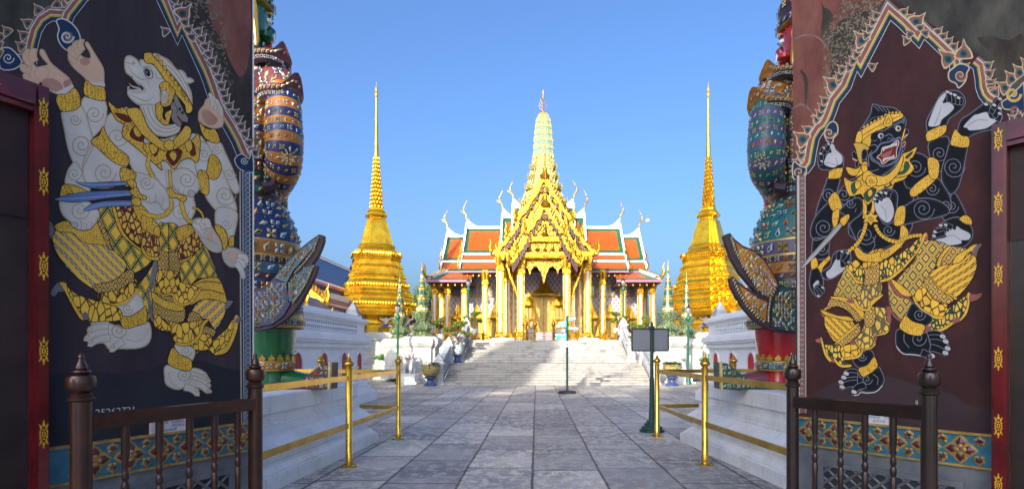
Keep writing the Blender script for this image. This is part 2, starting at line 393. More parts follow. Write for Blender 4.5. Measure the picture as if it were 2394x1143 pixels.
# stair in two flights
Xs = .5
st = thing('marble_staircase', 'wide white marble staircase in two flights up to the golden hall', 'staircase', (Xs, 26, 0), world=True)
lo, up = MB(), MB()
r1, r2, tr = .11, .14, .30
for i in range(9):
    y = 26 + i * tr
    lo.box(Xs - 4.9, Xs + 4.9, y, 29.95, i * r1, (i + 1) * r1 - .035); lo.box(Xs - 4.9, Xs + 4.9, y - .035, 29.95, (i + 1) * r1 - .034, (i + 1) * r1)
zl = 9 * r1
for i in range(9):
    y = 29.9 + i * tr
    up.box(Xs - 4.45, Xs + 4.45, y, 32.95, zl + i * r2, zl + (i + 1) * r2 - .04); up.box(Xs - 4.45, Xs + 4.45, y - .035, 32.95, zl + (i + 1) * r2 - .039, zl + (i + 1) * r2)
ZT = zl + 9 * r2                                             # terrace level, 2.25
lo.build('lower_flight', 'marble_step', st, 0); up.build('upper_flight', 'marble_step_upper', st, 0)

te = thing('marble_terrace', 'raised white marble terrace with moulded retaining walls carrying the golden hall', 'terrace', (0, 45, 0), world=True)
dk = MB(); dk.box(-30, 31, 33.0, 75, 1.9, ZT - .01); dk.build('deck', 'marble_floor', te, 0)
for s in (-1, 1):
    wl = MB(); x0, x1 = (Xs + s * 4.5, s * 30 + .5)
    a, b_ = min(x0, x1), max(x0, x1)
    for dy, z0, z1 in ((.55, 0, .28), (.4, .28, .48), (.22, .48, .62), (.1, .62, 1.55), (.25, 1.55, 1.72), (.38, 1.72, 1.9)): wl.box(a, b_, 33.0 - dy, 33.3, z0, z1)
    wl.build('retaining_wall', 'white_paint', te, 0)
    xa, xb = sorted((Xs + s * 4.93, Xs + s * 7.5))               # the block that flanks the stair
    bl = MB()
    for dy, z0, z1 in ((.3, 0, .3), (.18, .3, .5), (0, .5, .92), (.12, .92, 1.02)): bl.box(xa if s < 0 else xa, xb, 28.9 - dy, 32.6, z0, z1)
    bl.build('side_block', 'marble_block', te, 0)
    # parapet with openwork panels on the lower wall
    for k in range(3):
        xx = s * (9.6 + k * 2.0) + (.5 if s > 0 else 0)
        pn = MB(); pn.box(xx - .85, xx + .85, 32.36, 32.6, .8, 1.5); pn.build('screen_panel', 'sky_blue_panel', te, 0)
        la = MB()
        for i in range(6):
            for j in range(3):
                cx, cz = xx - .72 + i * .288, .92 + j * .23
                la.lathe([(.075, 0), (.1, .01), (.1, .03), (.075, .04)], (0, 0, 0), 4 if (i + j) % 2 else 8, X=at(cx, 32.37, cz, rx=R(90)))
        la.build('screen_lattice', 'white_paint', te, 0)
        ps = MB(); ps.box(xx + .86, xx + 1.14, 32.3, 32.65, .62, 1.56); ps.build('screen_post', 'marble_block', te, 0)

# balustrades of the stair
def newel(mb, x, y, z, h, wd=.2):
    mb.lathe([(wd * 1.25, 0), (wd * 1.25, .12), (wd, .16), (wd, h * .62), (wd * 1.3, h * .65), (wd * 1.35, h * .7), (wd * .95, h * .73), (wd * .95, h * .77), (wd * 1.05, h * .79), (wd * .7, h * .86), (wd * .4, h * .92), (wd * .14, h)], (x, y, z), sec=SQ)
for s in (-1, 1):
    wh = 'left' if s < 0 else 'right'
    lab = {-1: 'grey marble stair balustrade on the left, on the shaded side', 1: 'pale marble stair balustrade on the right, behind the blank sign board'}[s]
    bt = thing('stair_balustrade', lab, 'balustrade', (Xs + s * 4.8, 28, 0), group='balustrades of the marble stair', world=True)
    for nm, X, ya, yb, za, zb in (('lower', Xs + s * 5.07, 26.25, 28.9, .1, zl), ('upper', Xs + s * 4.62, 30.2, 32.7, zl + .1, ZT)):
        rl = MB()
        for h0, h1, hw in ((0, .22, .13), (.78, .95, .13)):
            rl.prism([(ya, za + h0), (yb, zb + h0), (yb, zb + h1), (ya, za + h1)], lambda u, v: (X - hw, u, v), (2 * hw, 0, 0))
        rl.build('rail', 'stone_rail', bt, 0)
        for k in range(9):
            f = (k + .7) / 9.4; y, z = ya + (yb - ya) * f, za + (zb - za) * f
            q = MB(); q.lathe([(.05, .2), (.085, .3), (.05, .5), (.085, .68), (.05, .8)], (X, y, z), 8); q.build('baluster', 'stone_rail', bt)
        for y, z, h in ((ya - .1, za - .12 if nm == 'lower' else za - .1, 1.5), (yb + .1, zb, 1.35)):
            q = MB(); newel(q, X, y, max(z, 0), h); q.build('newel_post', 'marble_block', bt, 30)
# ================================================================ the golden hall
Xc = .55
hall = thing('royal_hall', 'cross-shaped golden temple hall with orange and green tiled roofs and a tall corncob spire', 'temple', (Xc, 45, ZT), world=True)
fl = MB(); fl.box(Xc - 8.7, Xc + 8.7, 40, 60, ZT, ZT + .22); fl.box(Xc - 3.5, Xc + 3.5, 36.0, 40, ZT, ZT + .22)
fl.build('plinth', 'marble_block', hall, 0)
ZB = ZT + .22
# walls
wl = MB()
wl.box(Xc - 7.2, Xc + 7.2, 43.0, 52, ZB, 7.6); wl.box(Xc - 6.0, Xc + 6.0, 43.1, 52, 7.6, 9.5)
wl.box(Xc - 2.75, Xc + 2.75, 41.4, 42.99, ZB, 9.6)
wl.build('wall', 'lattice_tile', hall, 0)
REC = redent(.2, 2)
def column(x, y, z0, z1, wd, name='column'):
    b = MB(); h = z1 - z0
    prof = [(wd * 1.5, 0), (wd * 1.5, .12), (wd * 1.25, .2), (wd * 1.25, .32), (wd, .4), (wd * .92, h - 1.05), (wd * 1.12, h - 1.0), (wd * 1.12, h - .9), (wd * .98, h - .86), (wd * .98, h - .7), (wd * 1.12, h - .66), (wd * 1.18, h - .45), (wd * 1.4, h - .12), (wd * 1.4, h)]
    b.lathe(prof, (x, y, z0), sec=REC)
    o = b.build(name, 'gold', hall, 30)
    p = MB(); k = wd * .34
    for q in ((x - k, x + k, y - wd * 1.012, y), (x - wd * 1.012, x, y - k, y + k), (x, x + wd * 1.012, y - k, y + k)):
        p.box(*q, z0 + .5, z1 - 1.1)
    p.build('mosaic_panel', 'dotted_mosaic', o, 0)
    pt = MB()
    for a in range(8):
        ang = a * math.pi / 4
        pt.tube([(x + math.cos(ang) * wd * .8, y + math.sin(ang) * wd * .8, z1 - .62), (x + math.cos(ang) * wd * 1.4, y + math.sin(ang) * wd * 1.4, z1 - .2), (x + math.cos(ang) * wd * 1.5, y + math.sin(ang) * wd * 1.5, z1 - .04)], [.1, .09, .02], 5)
    pt.build('lotus_capital', 'gold', o)
for s in (-1, 1):
    column(Xc - .06 + s * 1.5, 36.6, ZB, PZ(604, 36.6), .24)
    column(Xc - .04 + s * 2.98, 38.0, ZB, PZ(598, 38), .25)
    for x, y in ((2.5, 39.2), (2.2, 40.2), (2.75, 40.9), (1.72, 38.2)): column(Xc + s * x, y, ZB, 7.7, .15)
    for x, y, z1 in ((4.32, 41.0, 7.55), (5.85, 41.0, 6.95), (7.1, 41.0, 6.9), (8.02, 41.0, 6.9), (8.05, 44.2, 6.9), (8.05, 47.5, 6.9)): column(Xc + s * x, y, ZB, z1, .22)
# porch: entablature, coffered ceiling
en = MB()
zc = PZ(606, 36.6)
en.box(Xc - 1.85, Xc + 1.75, 36.3, 41.3, zc, zc + .14); en.box(Xc - 1.95, Xc + 1.85, 36.2, 41.3, zc + .141, zc + .3)
for i in range(30): en.box(Xc - 1.9 + i * .125, Xc - 1.9 + i * .125 + .07, 36.12, 36.21, zc + .02, zc + .16)
zo = PZ(598, 38)
for s in (-1, 1): a, b_ = sorted((Xc + s * 1.9, Xc + s * 3.35)); en.box(a, b_, 37.7, 41.3, zo, zo + .25)
en.build('entablature', 'gold', hall, 0)
cl = MB(); cl.box(Xc - 2.9, Xc + 2.9, 36.7, 42, zc - .03, zc - .005); cl.build('ceiling', 'maroon', hall, 0)
# openwork valance with three hanging points
def valance(x0, x1, y, z1, pts, nm='valance'):
    q = MB(); top = z1; out = [(x0, top), (x0, top - .9)]
    cur = pts
    for x, z in pts: out.append((x, z))
    out += [(x1, top - .9), (x1, top)]
    q.prism(out, lambda u, v: (u, y, v), (0, .1, 0)); q.build(nm, 'filigree_gold', hall, 0)
v_ = []
for x, dz in ((-1.15, -.45), (-.98, -.7), (-.9, -1.0), (-.82, -.7), (-.62, -.45), (-.42, -.5), (-.2, -.85), (-.06, -1.35), (0, -1.6), (.06, -1.35), (.2, -.85), (.42, -.5), (.62, -.45), (.82, -.7), (.9, -1.0), (.98, -.7), (1.15, -.45)): v_.append((Xc - .06 + x * 1.02, zc + dz))
valance(Xc - 1.3, Xc + 1.2, 36.66, zc, v_)
for s in (-1, 1):                                              # curved brackets beside the porch
    br = MB(); br.tube([(Xc + s * 1.78, 36.7, zc - 2.6), (Xc + s * 1.95, 36.7, zc - 1.9), (Xc + s * 2.25, 36.7, zc - 1.2), (Xc + s * 2.5, 36.7, zc - .35)], [.05, .13, .1, .05], 6)
    for k in range(4): br.tube([(Xc + s * (1.85 + k * .16), 36.7, zc - 2.2 + k * .5), (Xc + s * (2.05 + k * .16), 36.7, zc - 1.95 + k * .5), (Xc + s * (2.0 + k * .16), 36.7, zc - 1.6 + k * .5)], [.07, .05, .01], 5)
    br.build('bracket', 'gold', hall)

# gables: stepped serpent bargeboards with fins, flame ends, finials
def flame(b, x, y, z, s, h):                                  # the upturned flame ending of a bargeboard
    r = h * .22
    ring = [(x + s * r * 1.0 * math.cos(a), y, z + r * math.sin(a)) for a in [math.pi * (-.9 + 1.5 * k / 9) for k in range(10)]]
    b.tube(ring, [h * .05] + [h * .095] * 8 + [h * .04], 6)
    for dx, hh, ln in ((.0, 1.0, .1), (.22, .8, .06), (.42, .55, .04)):
        xx = x + s * (r * .9 - dx * h * .55)
        b.tube([(xx, y, z + r * .2), (xx + s * h * .1, y, z + h * .36 * hh), (xx + s * h * .02, y, z + h * .7 * hh), (xx + s * h * .1, y, z + h * 1.0 * hh)], [h * .1, h * .085, h * .05, .004], 6)
def barge(y, segs, side, th=.17, name='bargeboard', parent=hall, sc=1):
    """segs: (px, py) top -> bottom runs for the RIGHT-hand slope as offsets from the axis"""
    b = MB()
    for (x0, z0, x1, z1) in segs:
        n = 9; pts = []
        for k in range(n + 1):
            f = k / n; sag = -.05 * math.sin(f * math.pi) * abs(z1 - z0); wv = .05 * sc * math.sin(f * math.pi * 5)
            pts.append((Xc + side * (x0 + (x1 - x0) * f + wv * .5), y, z0 + (z1 - z0) * f + sag + wv))
        b.tube(pts, 1, flat=(th * .9, th * .9))
        for k in range(1, int(abs(z1 - z0) / (.2 * sc))):        # fins
            f = k / int(abs(z1 - z0) / (.2 * sc)); x = Xc + side * (x0 + (x1 - x0) * f); z = z0 + (z1 - z0) * f + .1
            b.tube([(x, y, z), (x + side * .12 * sc, y, z + .16 * sc), (x + side * .08 * sc, y, z + .36 * sc)], [.075 * sc, .05 * sc, .005], 5)
        flame(b, Xc + side * (x1 + .02), y - .02, z1 + .06, side, .95 * sc)
    o = b.build(name, 'gold', parent)
    e = MB()                                                    # dark red rafters under the board
    for (x0, z0, x1, z1) in segs:
        for k in range(5):
            f = (k + .5) / 5; x = Xc + side * (x0 + (x1 - x0) * f - .08); z = z0 + (z1 - z0) * f - .2
            e.box(x - .055, x + .055, y - .12, y + .5, z - .42 * sc, z)
    e.build('rafter_ends', 'maroon', o, 0)
    return o
def chofa(x, y, z, h, parent, mat='gold'):
    q = MB(); q.lathe([(.16 * h / 1.6, 0), (.22 * h / 1.6, .2), (.12 * h / 1.6, .4), (.07 * h / 1.6, .6), (.09 * h / 1.6, .7), (.04, .9), (.035, h * .8), (.005, h)], (x, y, z), 10); q.build('roof_finial', mat, parent)
def sy(px, Y): return (px - 1271.5) * Y / F
for tag_, Y, apex, segs, base, hw, fmat in (
    ('front', 36.0, 482, [(1274, 485, 1313, 545), (1312, 553, 1333, 590), (1335, 592, 1350, 615)], 596, 2.0, 'filigree_gold'),
    ('rear', 37.9, 416, [(1274, 420, 1333, 514), (1331, 520, 1353, 553), (1354, 556, 1389, 592)], 592, 2.9, 'filigree')):
    gt = MB()
    zA, zB = PZ(apex + 10, Y), PZ(base, Y)
    for s in (-1, 1):
        barge(Y, [(sy(a, Y), PZ(b_, Y), sy(c, Y), PZ(d, Y)) for a, b_, c, d in segs], s, .105 if tag_ == 'front' else .12)
    gt.prism([(Xc - hw, zB), (Xc + hw, zB), (Xc, zA)], lambda u, v: (u, Y + .25, v), (0, .2, 0)); ped = gt.build('pediment', fmat, hall, 0)
    fr = MB()
    for s in (-1, 1):
        fr.tube([(Xc + s * hw, Y + .2, zB), (Xc, Y + .2, zA)], 1, flat=(.09, .1))
        fr.tube([(Xc + s * hw * .8, Y + .17, zB + .1), (Xc, Y + .17, zA - .6)], 1, flat=(.05, .08))
    fr.tube([(Xc - hw, Y + .18, zB + .05), (Xc + hw, Y + .18, zB + .05)], 1, flat=(.1, .1))
    if tag_ == 'front':
        zm = PZ(558, Y); fr.tube([(Xc - 1.05, Y + .14, zm), (Xc + 1.05, Y + .14, zm)], 1, flat=(.1, .13))
        for k in range(26): fr.box(Xc - 1.0 + k * .078, Xc - .96 + k * .078, Y - .03, Y + .2, zm - .2, zm - .1)
        for k in range(5):
            q = MB(); x = Xc - 1.0 + k * .5
            q.lathe([(.12, 0), (.16, .06), (.08, .14), (.1, .26), (.07, .34), (.075, .42), (.03, .5), (.005, .66)], (x, Y + .18, zB + .32), 10); q.build('carved_figure', 'gold', ped)
        q = MB(); q.lathe([(.2, 0), (.26, .08), (.14, .2), (.16, .36), (.1, .5), (.11, .62), (.05, .75), (.006, 1.15)], (Xc, Y + .16, zm + .22), 12); q.build('carved_figure', 'gold', ped)
        q = MB(); q.tube([(Xc, Y, zm + .5), (Xc, Y, zm + .75)], .05, 6); q.build('red_jewel', 'red_lacquer', ped)
    fr.build('pediment_frame', 'gold', ped, 0)
    chofa(Xc + .03, Y, PZ(apex + 3, Y), 2.6 if tag_ == 'rear' else 2.5, hall, 'gold')
    rs = MB()
    for s in (-1, 1):
        for (a, b_, c, d) in segs:
            x0, z0, x1, z1 = sy(a, Y), PZ(b_, Y) - .12, sy(c, Y), PZ(d, Y) - .12
            rs.slab((Xc + s * x0, Y + .1, z0), (Xc + s * x0, 44.5, z0), (Xc + s * x1, 44.5, z1), (Xc + s * x1, Y + .1, z1), .12 * s)
    rs.build('porch_roof', 'roof_orange', hall, 0)

# transverse roofs: tiers of orange tile bordered green, white swept gable edges
def tile_plane(b, hw, y0, z0, y1, z1, brd, x_in=0):             # y0,z0 eave; y1,z1 top; one full-width slope
    dy, dz = y1 - y0, z1 - z0; L = math.hypot(dy, dz); g = brd / L
    def q(xa, xb, fa, fb, mi, lift=0):
        ny, nz = -dz / L * lift, dy / L * lift
        b.slab((Xc + xa, y0 + dy * fa + ny, z0 + dz * fa + nz), (Xc + xb, y0 + dy * fa + ny, z0 + dz * fa + nz), (Xc + xb, y0 + dy * fb + ny, z0 + dz * fb + nz), (Xc + xa, y0 + dy * fb + ny, z0 + dz * fb + nz), .08, mi)
    q(-hw, hw, 0, 1, 1); q(-hw + brd * .9, hw - brd * .9, g, 1 - g if g < .4 else 1 - g * .2, 0, .012)
def trans_roof(hw, zr, tiers, th=.26, sweep=.75, chof=1.5, yr=45.0):
    rp = MB()
    for (y0, z0, y1, z1, brd) in tiers: tile_plane(rp, hw, y0, z0, y1, z1, brd); tile_plane(rp, hw, 2 * yr - y0, z0, 2 * yr - y1, z1, brd)
    o = rp.build('tiled_roof', ['roof_orange', 'roof_green'], hall, 0)
    wt = MB(); tr_ = MB()
    wt.tube([(Xc - hw, yr, zr + .06), (Xc + hw, yr, zr + .06)], 1, flat=(.16, .1))
    for s in (-1, 1):
        # the ridge sweeps up to the gable's peak
        wt.prism([(0, 0), (1.5, 0.1), (1.0, .16), (.6, .3), (.3, .55), (.12, sweep), (0, sweep)], lambda u, v: (Xc + s * (hw - u), yr - .12, zr + v), (0, .24, 0))
        for k, (y0, z0, y1, z1, brd) in enumerate(tiers):
            zt = z1 if k else zr + sweep * .55
            for (ya, yb) in ((y0, y1), (2 * yr - y0, 2 * yr - y1)):
                wt.tube([(Xc + s * hw, ya, z0 + .1), (Xc + s * hw, ya + (yb - ya) * .5, z0 + (z1 - z0) * .5 + .12), (Xc + s * hw, yb, zt)], 1, flat=(.075, .07))
        # finials
        f = MB(); xx = Xc + s * hw
        f.tube([(xx, yr, zr + sweep - .1), (xx + s * .02, yr, zr + sweep + .3), (xx + s * .22, yr, zr + sweep + .6), (xx + s * .25, yr, zr + sweep + .9), (xx + s * .12, yr, zr + sweep + 1.2), (xx - s * .02, yr, zr + sweep + chof)], [.06, .055, .065, .04, .03, .008], 6)
        f.tube([(xx + s * .18, yr, zr + sweep + .5), (xx + s * .42, yr, zr + sweep + .62), (xx + s * .46, yr, zr + sweep + .72)], [.035, .025, .006], 5)
        f.build('roof_finial', 'gold', hall)
        for k, (y0, z0, y1, z1, brd) in enumerate(tiers):
            f = MB(); f.tube([(xx, y0 - .02, z0), (xx + s * .12, y0 - .05, z0 + .35), (xx + s * .02, y0 - .05, z0 + .7), (xx + s * .1, y0 - .05, z0 + 1.05)], [.06, .065, .04, .008], 6); f.build('roof_finial', 'gold', hall)
    for k, (y0, z0, y1, z1, brd) in enumerate(tiers):
        for yy, sg in ((y0, -1), (2 * yr - y0, 1)):
            a, b_ = sorted((yy, yy - sg * .15)); tr_.box(Xc - hw - .03, Xc + hw + .03, a, b_, z0 - .17, z0 - .05)
            if k:
                yt = y1 if sg < 0 else 2 * yr - y1; a, b_ = sorted((yt + sg * .06, yt - sg * .08)); wt.box(Xc - hw, Xc + hw, a, b_, z1 - .02, z1 + .13)
    wt.build('roof_edging', 'white_paint', o, 0); tr_.build('eaves_board', 'pink_trim', o, 0)
    gw = MB()                                                   # gable end wall
    (y0, z0, y1, z1, _) = tiers[0]
    gw.prism([(y0 + .3, z0 - .1), (2 * yr - y0 - .3, z0 - .1), (yr, zr - .2)], lambda u, v: (Xc - hw + .25, u, v), (2 * hw - .5, 0, 0)); gw.build('gable_wall', 'filigree', o, 0)
trans_roof(2.45, 13.2, [(42.6, 9.6, 45, 13.2, .5)], chof=1.5)
trans_roof(3.3, 12.4, [(42.6, 9.4, 45, 12.4, .5)], chof=1.5)
trans_roof(6.2, 11.55, [(42.5, 9.12, 45, 11.55, .38), (41.7, 8.42, 42.45, 9.0, .15), (40.7, 7.56, 41.65, 8.32, .2)], chof=1.5)
trans_roof(7.75, 10.85, [(42.5, 8.55, 45, 10.85, .36), (41.7, 7.7, 42.45, 8.42, .18)], chof=1.45)
# lowest hipped roof round each wing's end
for s in (-1, 1):
    hp = MB(); z0, z1 = 6.78, 7.6
    A = [(Xc + s * 8.45, 39.9, z0), (Xc + s * 5.2, 39.9, z0), (Xc + s * 5.2, 41.9, z1), (Xc + s * 7.2, 41.9, z1)]
    hp.slab(A[1], A[0], A[3], A[2], .1 if s > 0 else -.1, 1)
    Bq = [(Xc + s * 7.5, 40.15, z0 + .12), (Xc + s * 5.25, 40.15, z0 + .12), (Xc + s * 5.25, 41.5, z1 - .14), (Xc + s * 7.0, 41.5, z1 - .14)]
    hp.slab(Bq[1], Bq[0], Bq[3], Bq[2], .05 if s > 0 else -.05, 0)
    hp.slab((Xc + s * 8.45, 39.9, z0), (Xc + s * 8.45, 50.1, z0), (Xc + s * 7.2, 48.1, z1), (Xc + s * 7.2, 41.9, z1), .1 if s > 0 else -.1, 0)
    o = hp.build('hipped_roof', ['roof_orange', 'roof_green'], hall, 0)
    e = MB(); e.tube([(Xc + s * 8.4, 39.95, z0 + .1), (Xc + s * 7.2, 41.9, z1 + .12)], 1, flat=(.1, .1)); a, b_ = sorted((Xc + s * 5.2, Xc + s * 7.25)); e.box(a, b_, 41.8, 41.95, z1, z1 + .18); e.build('roof_edging', 'white_paint', o, 0)
    e = MB(); a, b_ = sorted((Xc + s * 5.2, Xc + s * 8.5)); e.box(a, b_, 39.84, 40.0, z0 - .2, z0 - .03); a, b_ = sorted((Xc + s * 8.38, Xc + s * 8.52)); e.box(a, b_, 40.01, 50, z0 - .2, z0 - .03); e.build('eaves_board', 'pink_trim', o, 0)
    so_ = MB(); a, b_ = sorted((Xc + s * 5.2, Xc + s * 8.3)); so_.box(a, b_, 40.05, 43, z0 - .28, z0 - .22); so_.build('soffit', 'maroon', o, 0)
    f = MB(); f.tube([(Xc + s * 8.1, 40.3, z0 + .25), (Xc + s * 8.45, 39.9, z0 + .15), (Xc + s * 8.6, 39.8, z0 + .5), (Xc + s * 8.52, 39.8, z0 + .9), (Xc + s * 8.62, 39.8, z0 + 1.2)], [.08, .13, .12, .06, .01], 6)
    for k in range(10):
        q = k / 10; f.tube([(Xc + s * (8.3 - 1.0 * q), 40.1 + 1.6 * q, z0 + .22 + .75 * q), (Xc + s * (8.38 - 1.0 * q), 40.1 + 1.6 * q, z0 + .42 + .75 * q)], [.06, .01], 5)
    f.build('roof_finial', 'gold', hall)
    bl = MB()                                                  # little bells under the eaves
    for k in range(7):
        x = Xc + s * (5.4 + k * .5); bl.lathe([(.01, 0), (.05, -.06), (.07, -.16)], (x, 40.02, z0 - .28), 6)
    for k in range(8):
        x = Xc + s * (3.1 + k * .42); bl.lathe([(.01, 0), (.05, -.06), (.07, -.18)], (x, 40.9, 7.3), 6)
    bl.build('eave_bells', 'gold_dark', hall)
# corncob spire
tw = MB(); Yt = 45.0; sc_ = Yt / F; prof = []; mats = []
def tz(py): return PZ(py, Yt)
for py, hw in ((520, 64), (512, 64), (508, 60), (488, 57)): prof.append((hw * sc_, tz(py))); mats.append(0)
steps = [(488, 56), (470, 49), (452, 43.5), (437, 38), (424, 34.5), (410, 31.5), (399, 28.5), (388, 27), (377, 26)]
for k in range(len(steps) - 1):
    (p0, h0), (p1, h1) = steps[k], steps[k + 1]; dp = (p0 - p1)
    for f, hh in ((0, h0), (.3, h0), (.32, h0 - 2.5), (.5, h0 - 2.5), (.52, h1 + 1.5), (.98, h1 + 1)): prof.append((hh * sc_, tz(p0 - dp * f))); mats.append(0 if f < .5 else 2)
bod = [(372, 25.5), (354, 24.8), (337, 24), (320, 22.4), (304, 20.6), (290, 18.6), (279, 15.5)]
for k in range(len(bod) - 1):
    (p0, h0), (p1, h1) = bod[k], bod[k + 1]; dp = p0 - p1
    prof += [(h0 * sc_, tz(p0)), (h0 * sc_, tz(p0 - dp * .42)), ((h0 - 1.6) * sc_, tz(p0 - dp * .44)), ((h1 - .8) * sc_, tz(p1 + .6))]; mats += [0, 0, 1, 1]
prof += [(15 * sc_, tz(278)), (13.5 * sc_, tz(272)), (9 * sc_, tz(266.5)), (3 * sc_, tz(264))]; mats += [0, 0, 3, 3]
SEC = redent(.15, 3)
SECR = [(x * .93, y * .93) for x, y in SEC]
tw.lathe(prof, (Xc, Yt, 0), sec=SECR, mats=mats)
tower = tw.build('corncob_spire', ['spire_cream', 'spire_teal', 'mirror_gold', 'mirror_cream'], hall, 0)
an = MB(); fm = MB()
for k in range(len(bod) - 1):                                   # rows of little arched leaves with a golden niche in the middle
    (p0, h0), (p1, h1) = bod[k], bod[k + 1]; zz = tz(p0 - (p0 - p1) * .42); hh = (p0 - p1) * .56 * sc_
    for face in range(4):
        X = at(Xc, Yt, 0, face * math.pi / 2)
        for j in range(-4, 5):
            d = (1 - .15 * max(0, abs(j) - 1)) if abs(j) < 4 else .55
            x = j * h0 * sc_ * .2; y = -h0 * sc_ * .93 * (d if d < 1 else 1) + .03
            an.prism([(-.055, 0), (.055, 0), (.06, hh * .5), (.035, hh * .72), (0, hh * .9), (-.035, hh * .72), (-.06, hh * .5)], lambda u, v: X @ Vector((x + u, y - .02, zz + v)), X.to_3x3() @ Vector((0, .06, 0)), 0 if j else 1)
for k, (py, hw) in enumerate(((452, 44), (427, 36), (488, 57), (404, 31))):       # spiked antefixes
    for face in range(4):
        X = at(Xc, Yt, 0, face * math.pi / 2)
        for s in (-1, 1):
            for dx in (0, .28, .5):
                x = s * (hw * sc_ * (.92 - dx * .7)); y = -hw * sc_ * (.72 + dx * .3)
                an.tube([X @ Vector((x, y, tz(py))), X @ Vector((x + s * .1, y - .05, tz(py) + .22)), X @ Vector((x + s * .05, y - .03, tz(py) + .55))], [.07, .05, .008], 5)
for k in range(len(steps)):                                     # rows of small fins on the tiers
    py, hw = steps[k]
    for face in range(4):
        X = at(Xc, Yt, 0, face * math.pi / 2)
        for j in range(-7, 8):
            x = j * hw * sc_ / 8; y = -hw * sc_ * .93 * (1 if abs(j) < 4 else (.86 if abs(j) < 6 else .7))
            an.box(-.05, .05, -.04, .06, 0, .3, X=X @ at(x, y, tz(py)))
an.build('antefixes', ['spire_cream', 'orange_glaze'], tower, 0)
q = MB(); q.lathe([(.16, 0), (.05, .25), (.035, .9), (.03, 1.1), (.1, 1.2), (.1, 1.28), (.04, 1.4), (.03, 1.55), (.05, 1.6), (.008, 1.95)], (Xc, Yt, tz(266)), 8)
for lv, ln in ((.25, .4), (.5, .34), (.75, .24)):
    for a in range(4):
        ca, sa = math.cos(a * math.pi / 2), math.sin(a * math.pi / 2)
        q.tube([(Xc, Yt, tz(266) + lv), (Xc + ca * ln * .6, Yt + sa * ln * .6, tz(266) + lv + .14), (Xc + ca * ln, Yt + sa * ln, tz(266) + lv + .45)], [.018, .016, .006], 5)
q.build('trident_finial', 'gold_dark', hall)

# windows and the golden door and niche frames
def small_window(x, z):
    f = MB(); f.box(x - .42, x + .42, 42.86, 43.0, z - .45, z + .45); o = f.build('window', 'gold', hall, 0)
    p = MB(); p.box(x - .32, x + .32, 42.84, 42.87, z - .35, z + .35); p.build('pane', 'glass', o, 0)
    c = MB(); c.box(x - .02, x + .02, 42.82, 42.845, z - .35, z + .35); c.box(x - .32, x - .021, 42.82, 42.845, z - .02, z + .02); c.box(x + .021, x + .32, 42.82, 42.845, z - .02, z + .02); c.build('glazing_bar', 'gold_dark', o, 0)
def spire_frame(x, y, z0, zd, zt, hw, nm, leaf='door_gold'):    # jambs, stepped pointed top
    f = MB()
    for s in (-1, 1): f.lathe([(.1, 0), (.13, .1), (.09, .2), (.08, zd - z0 - .3), (.12, zd - z0 - .15), (.12, zd - z0)], (x + s * (hw + .02), y - .12, z0), sec=REC)
    n = 6; pr = [(hw * 1.35, 0), (hw * 1.38, .08)]
    for k in range(n):
        q = hw * (1.15 - .95 * (k / n) ** .8); zz = .12 + (zt - zd) * .62 * k / n; pr += [(q, zz), (q * .93, zz + (zt - zd) * .62 / n * .7)]
    pr += [(hw * .16, (zt - zd) * .64), (hw * .1, (zt - zd) * .75), (.005, zt - zd)]
    f.lathe(pr, (x, y + .02, zd), sec=REC, sy=.4)
    o = f.build(nm, 'gold_old', hall, 30)
    d = MB(); d.box(x - hw + .06, x - .02, y - .1, y + .1, z0, zd); d.box(x + .02, x + hw - .06, y - .1, y + .1, z0, zd); d.build('door_leaf', leaf, o, 0)
    return o
for s in (-1, 1):
    for px in (6.6, 5.1, 3.73): small_window(Xc + s * px, PZ(680, 43))
    for px in (6.6, 5.1, 3.73): spire_frame(Xc + s * px, 42.8, ZB + .25, PZ(746, 42.8), PZ(700, 42.8), .42, 'niche_frame')
    spire_frame(Xc + s * 1.12, 41.15, ZB + .3, PZ(716, 41.15), PZ(668, 41.15), .36, 'niche_frame')
spire_frame(Xc, 41.15, ZB + .1, PZ(692, 41.15), PZ(645, 41.15), .72, 'door_frame')
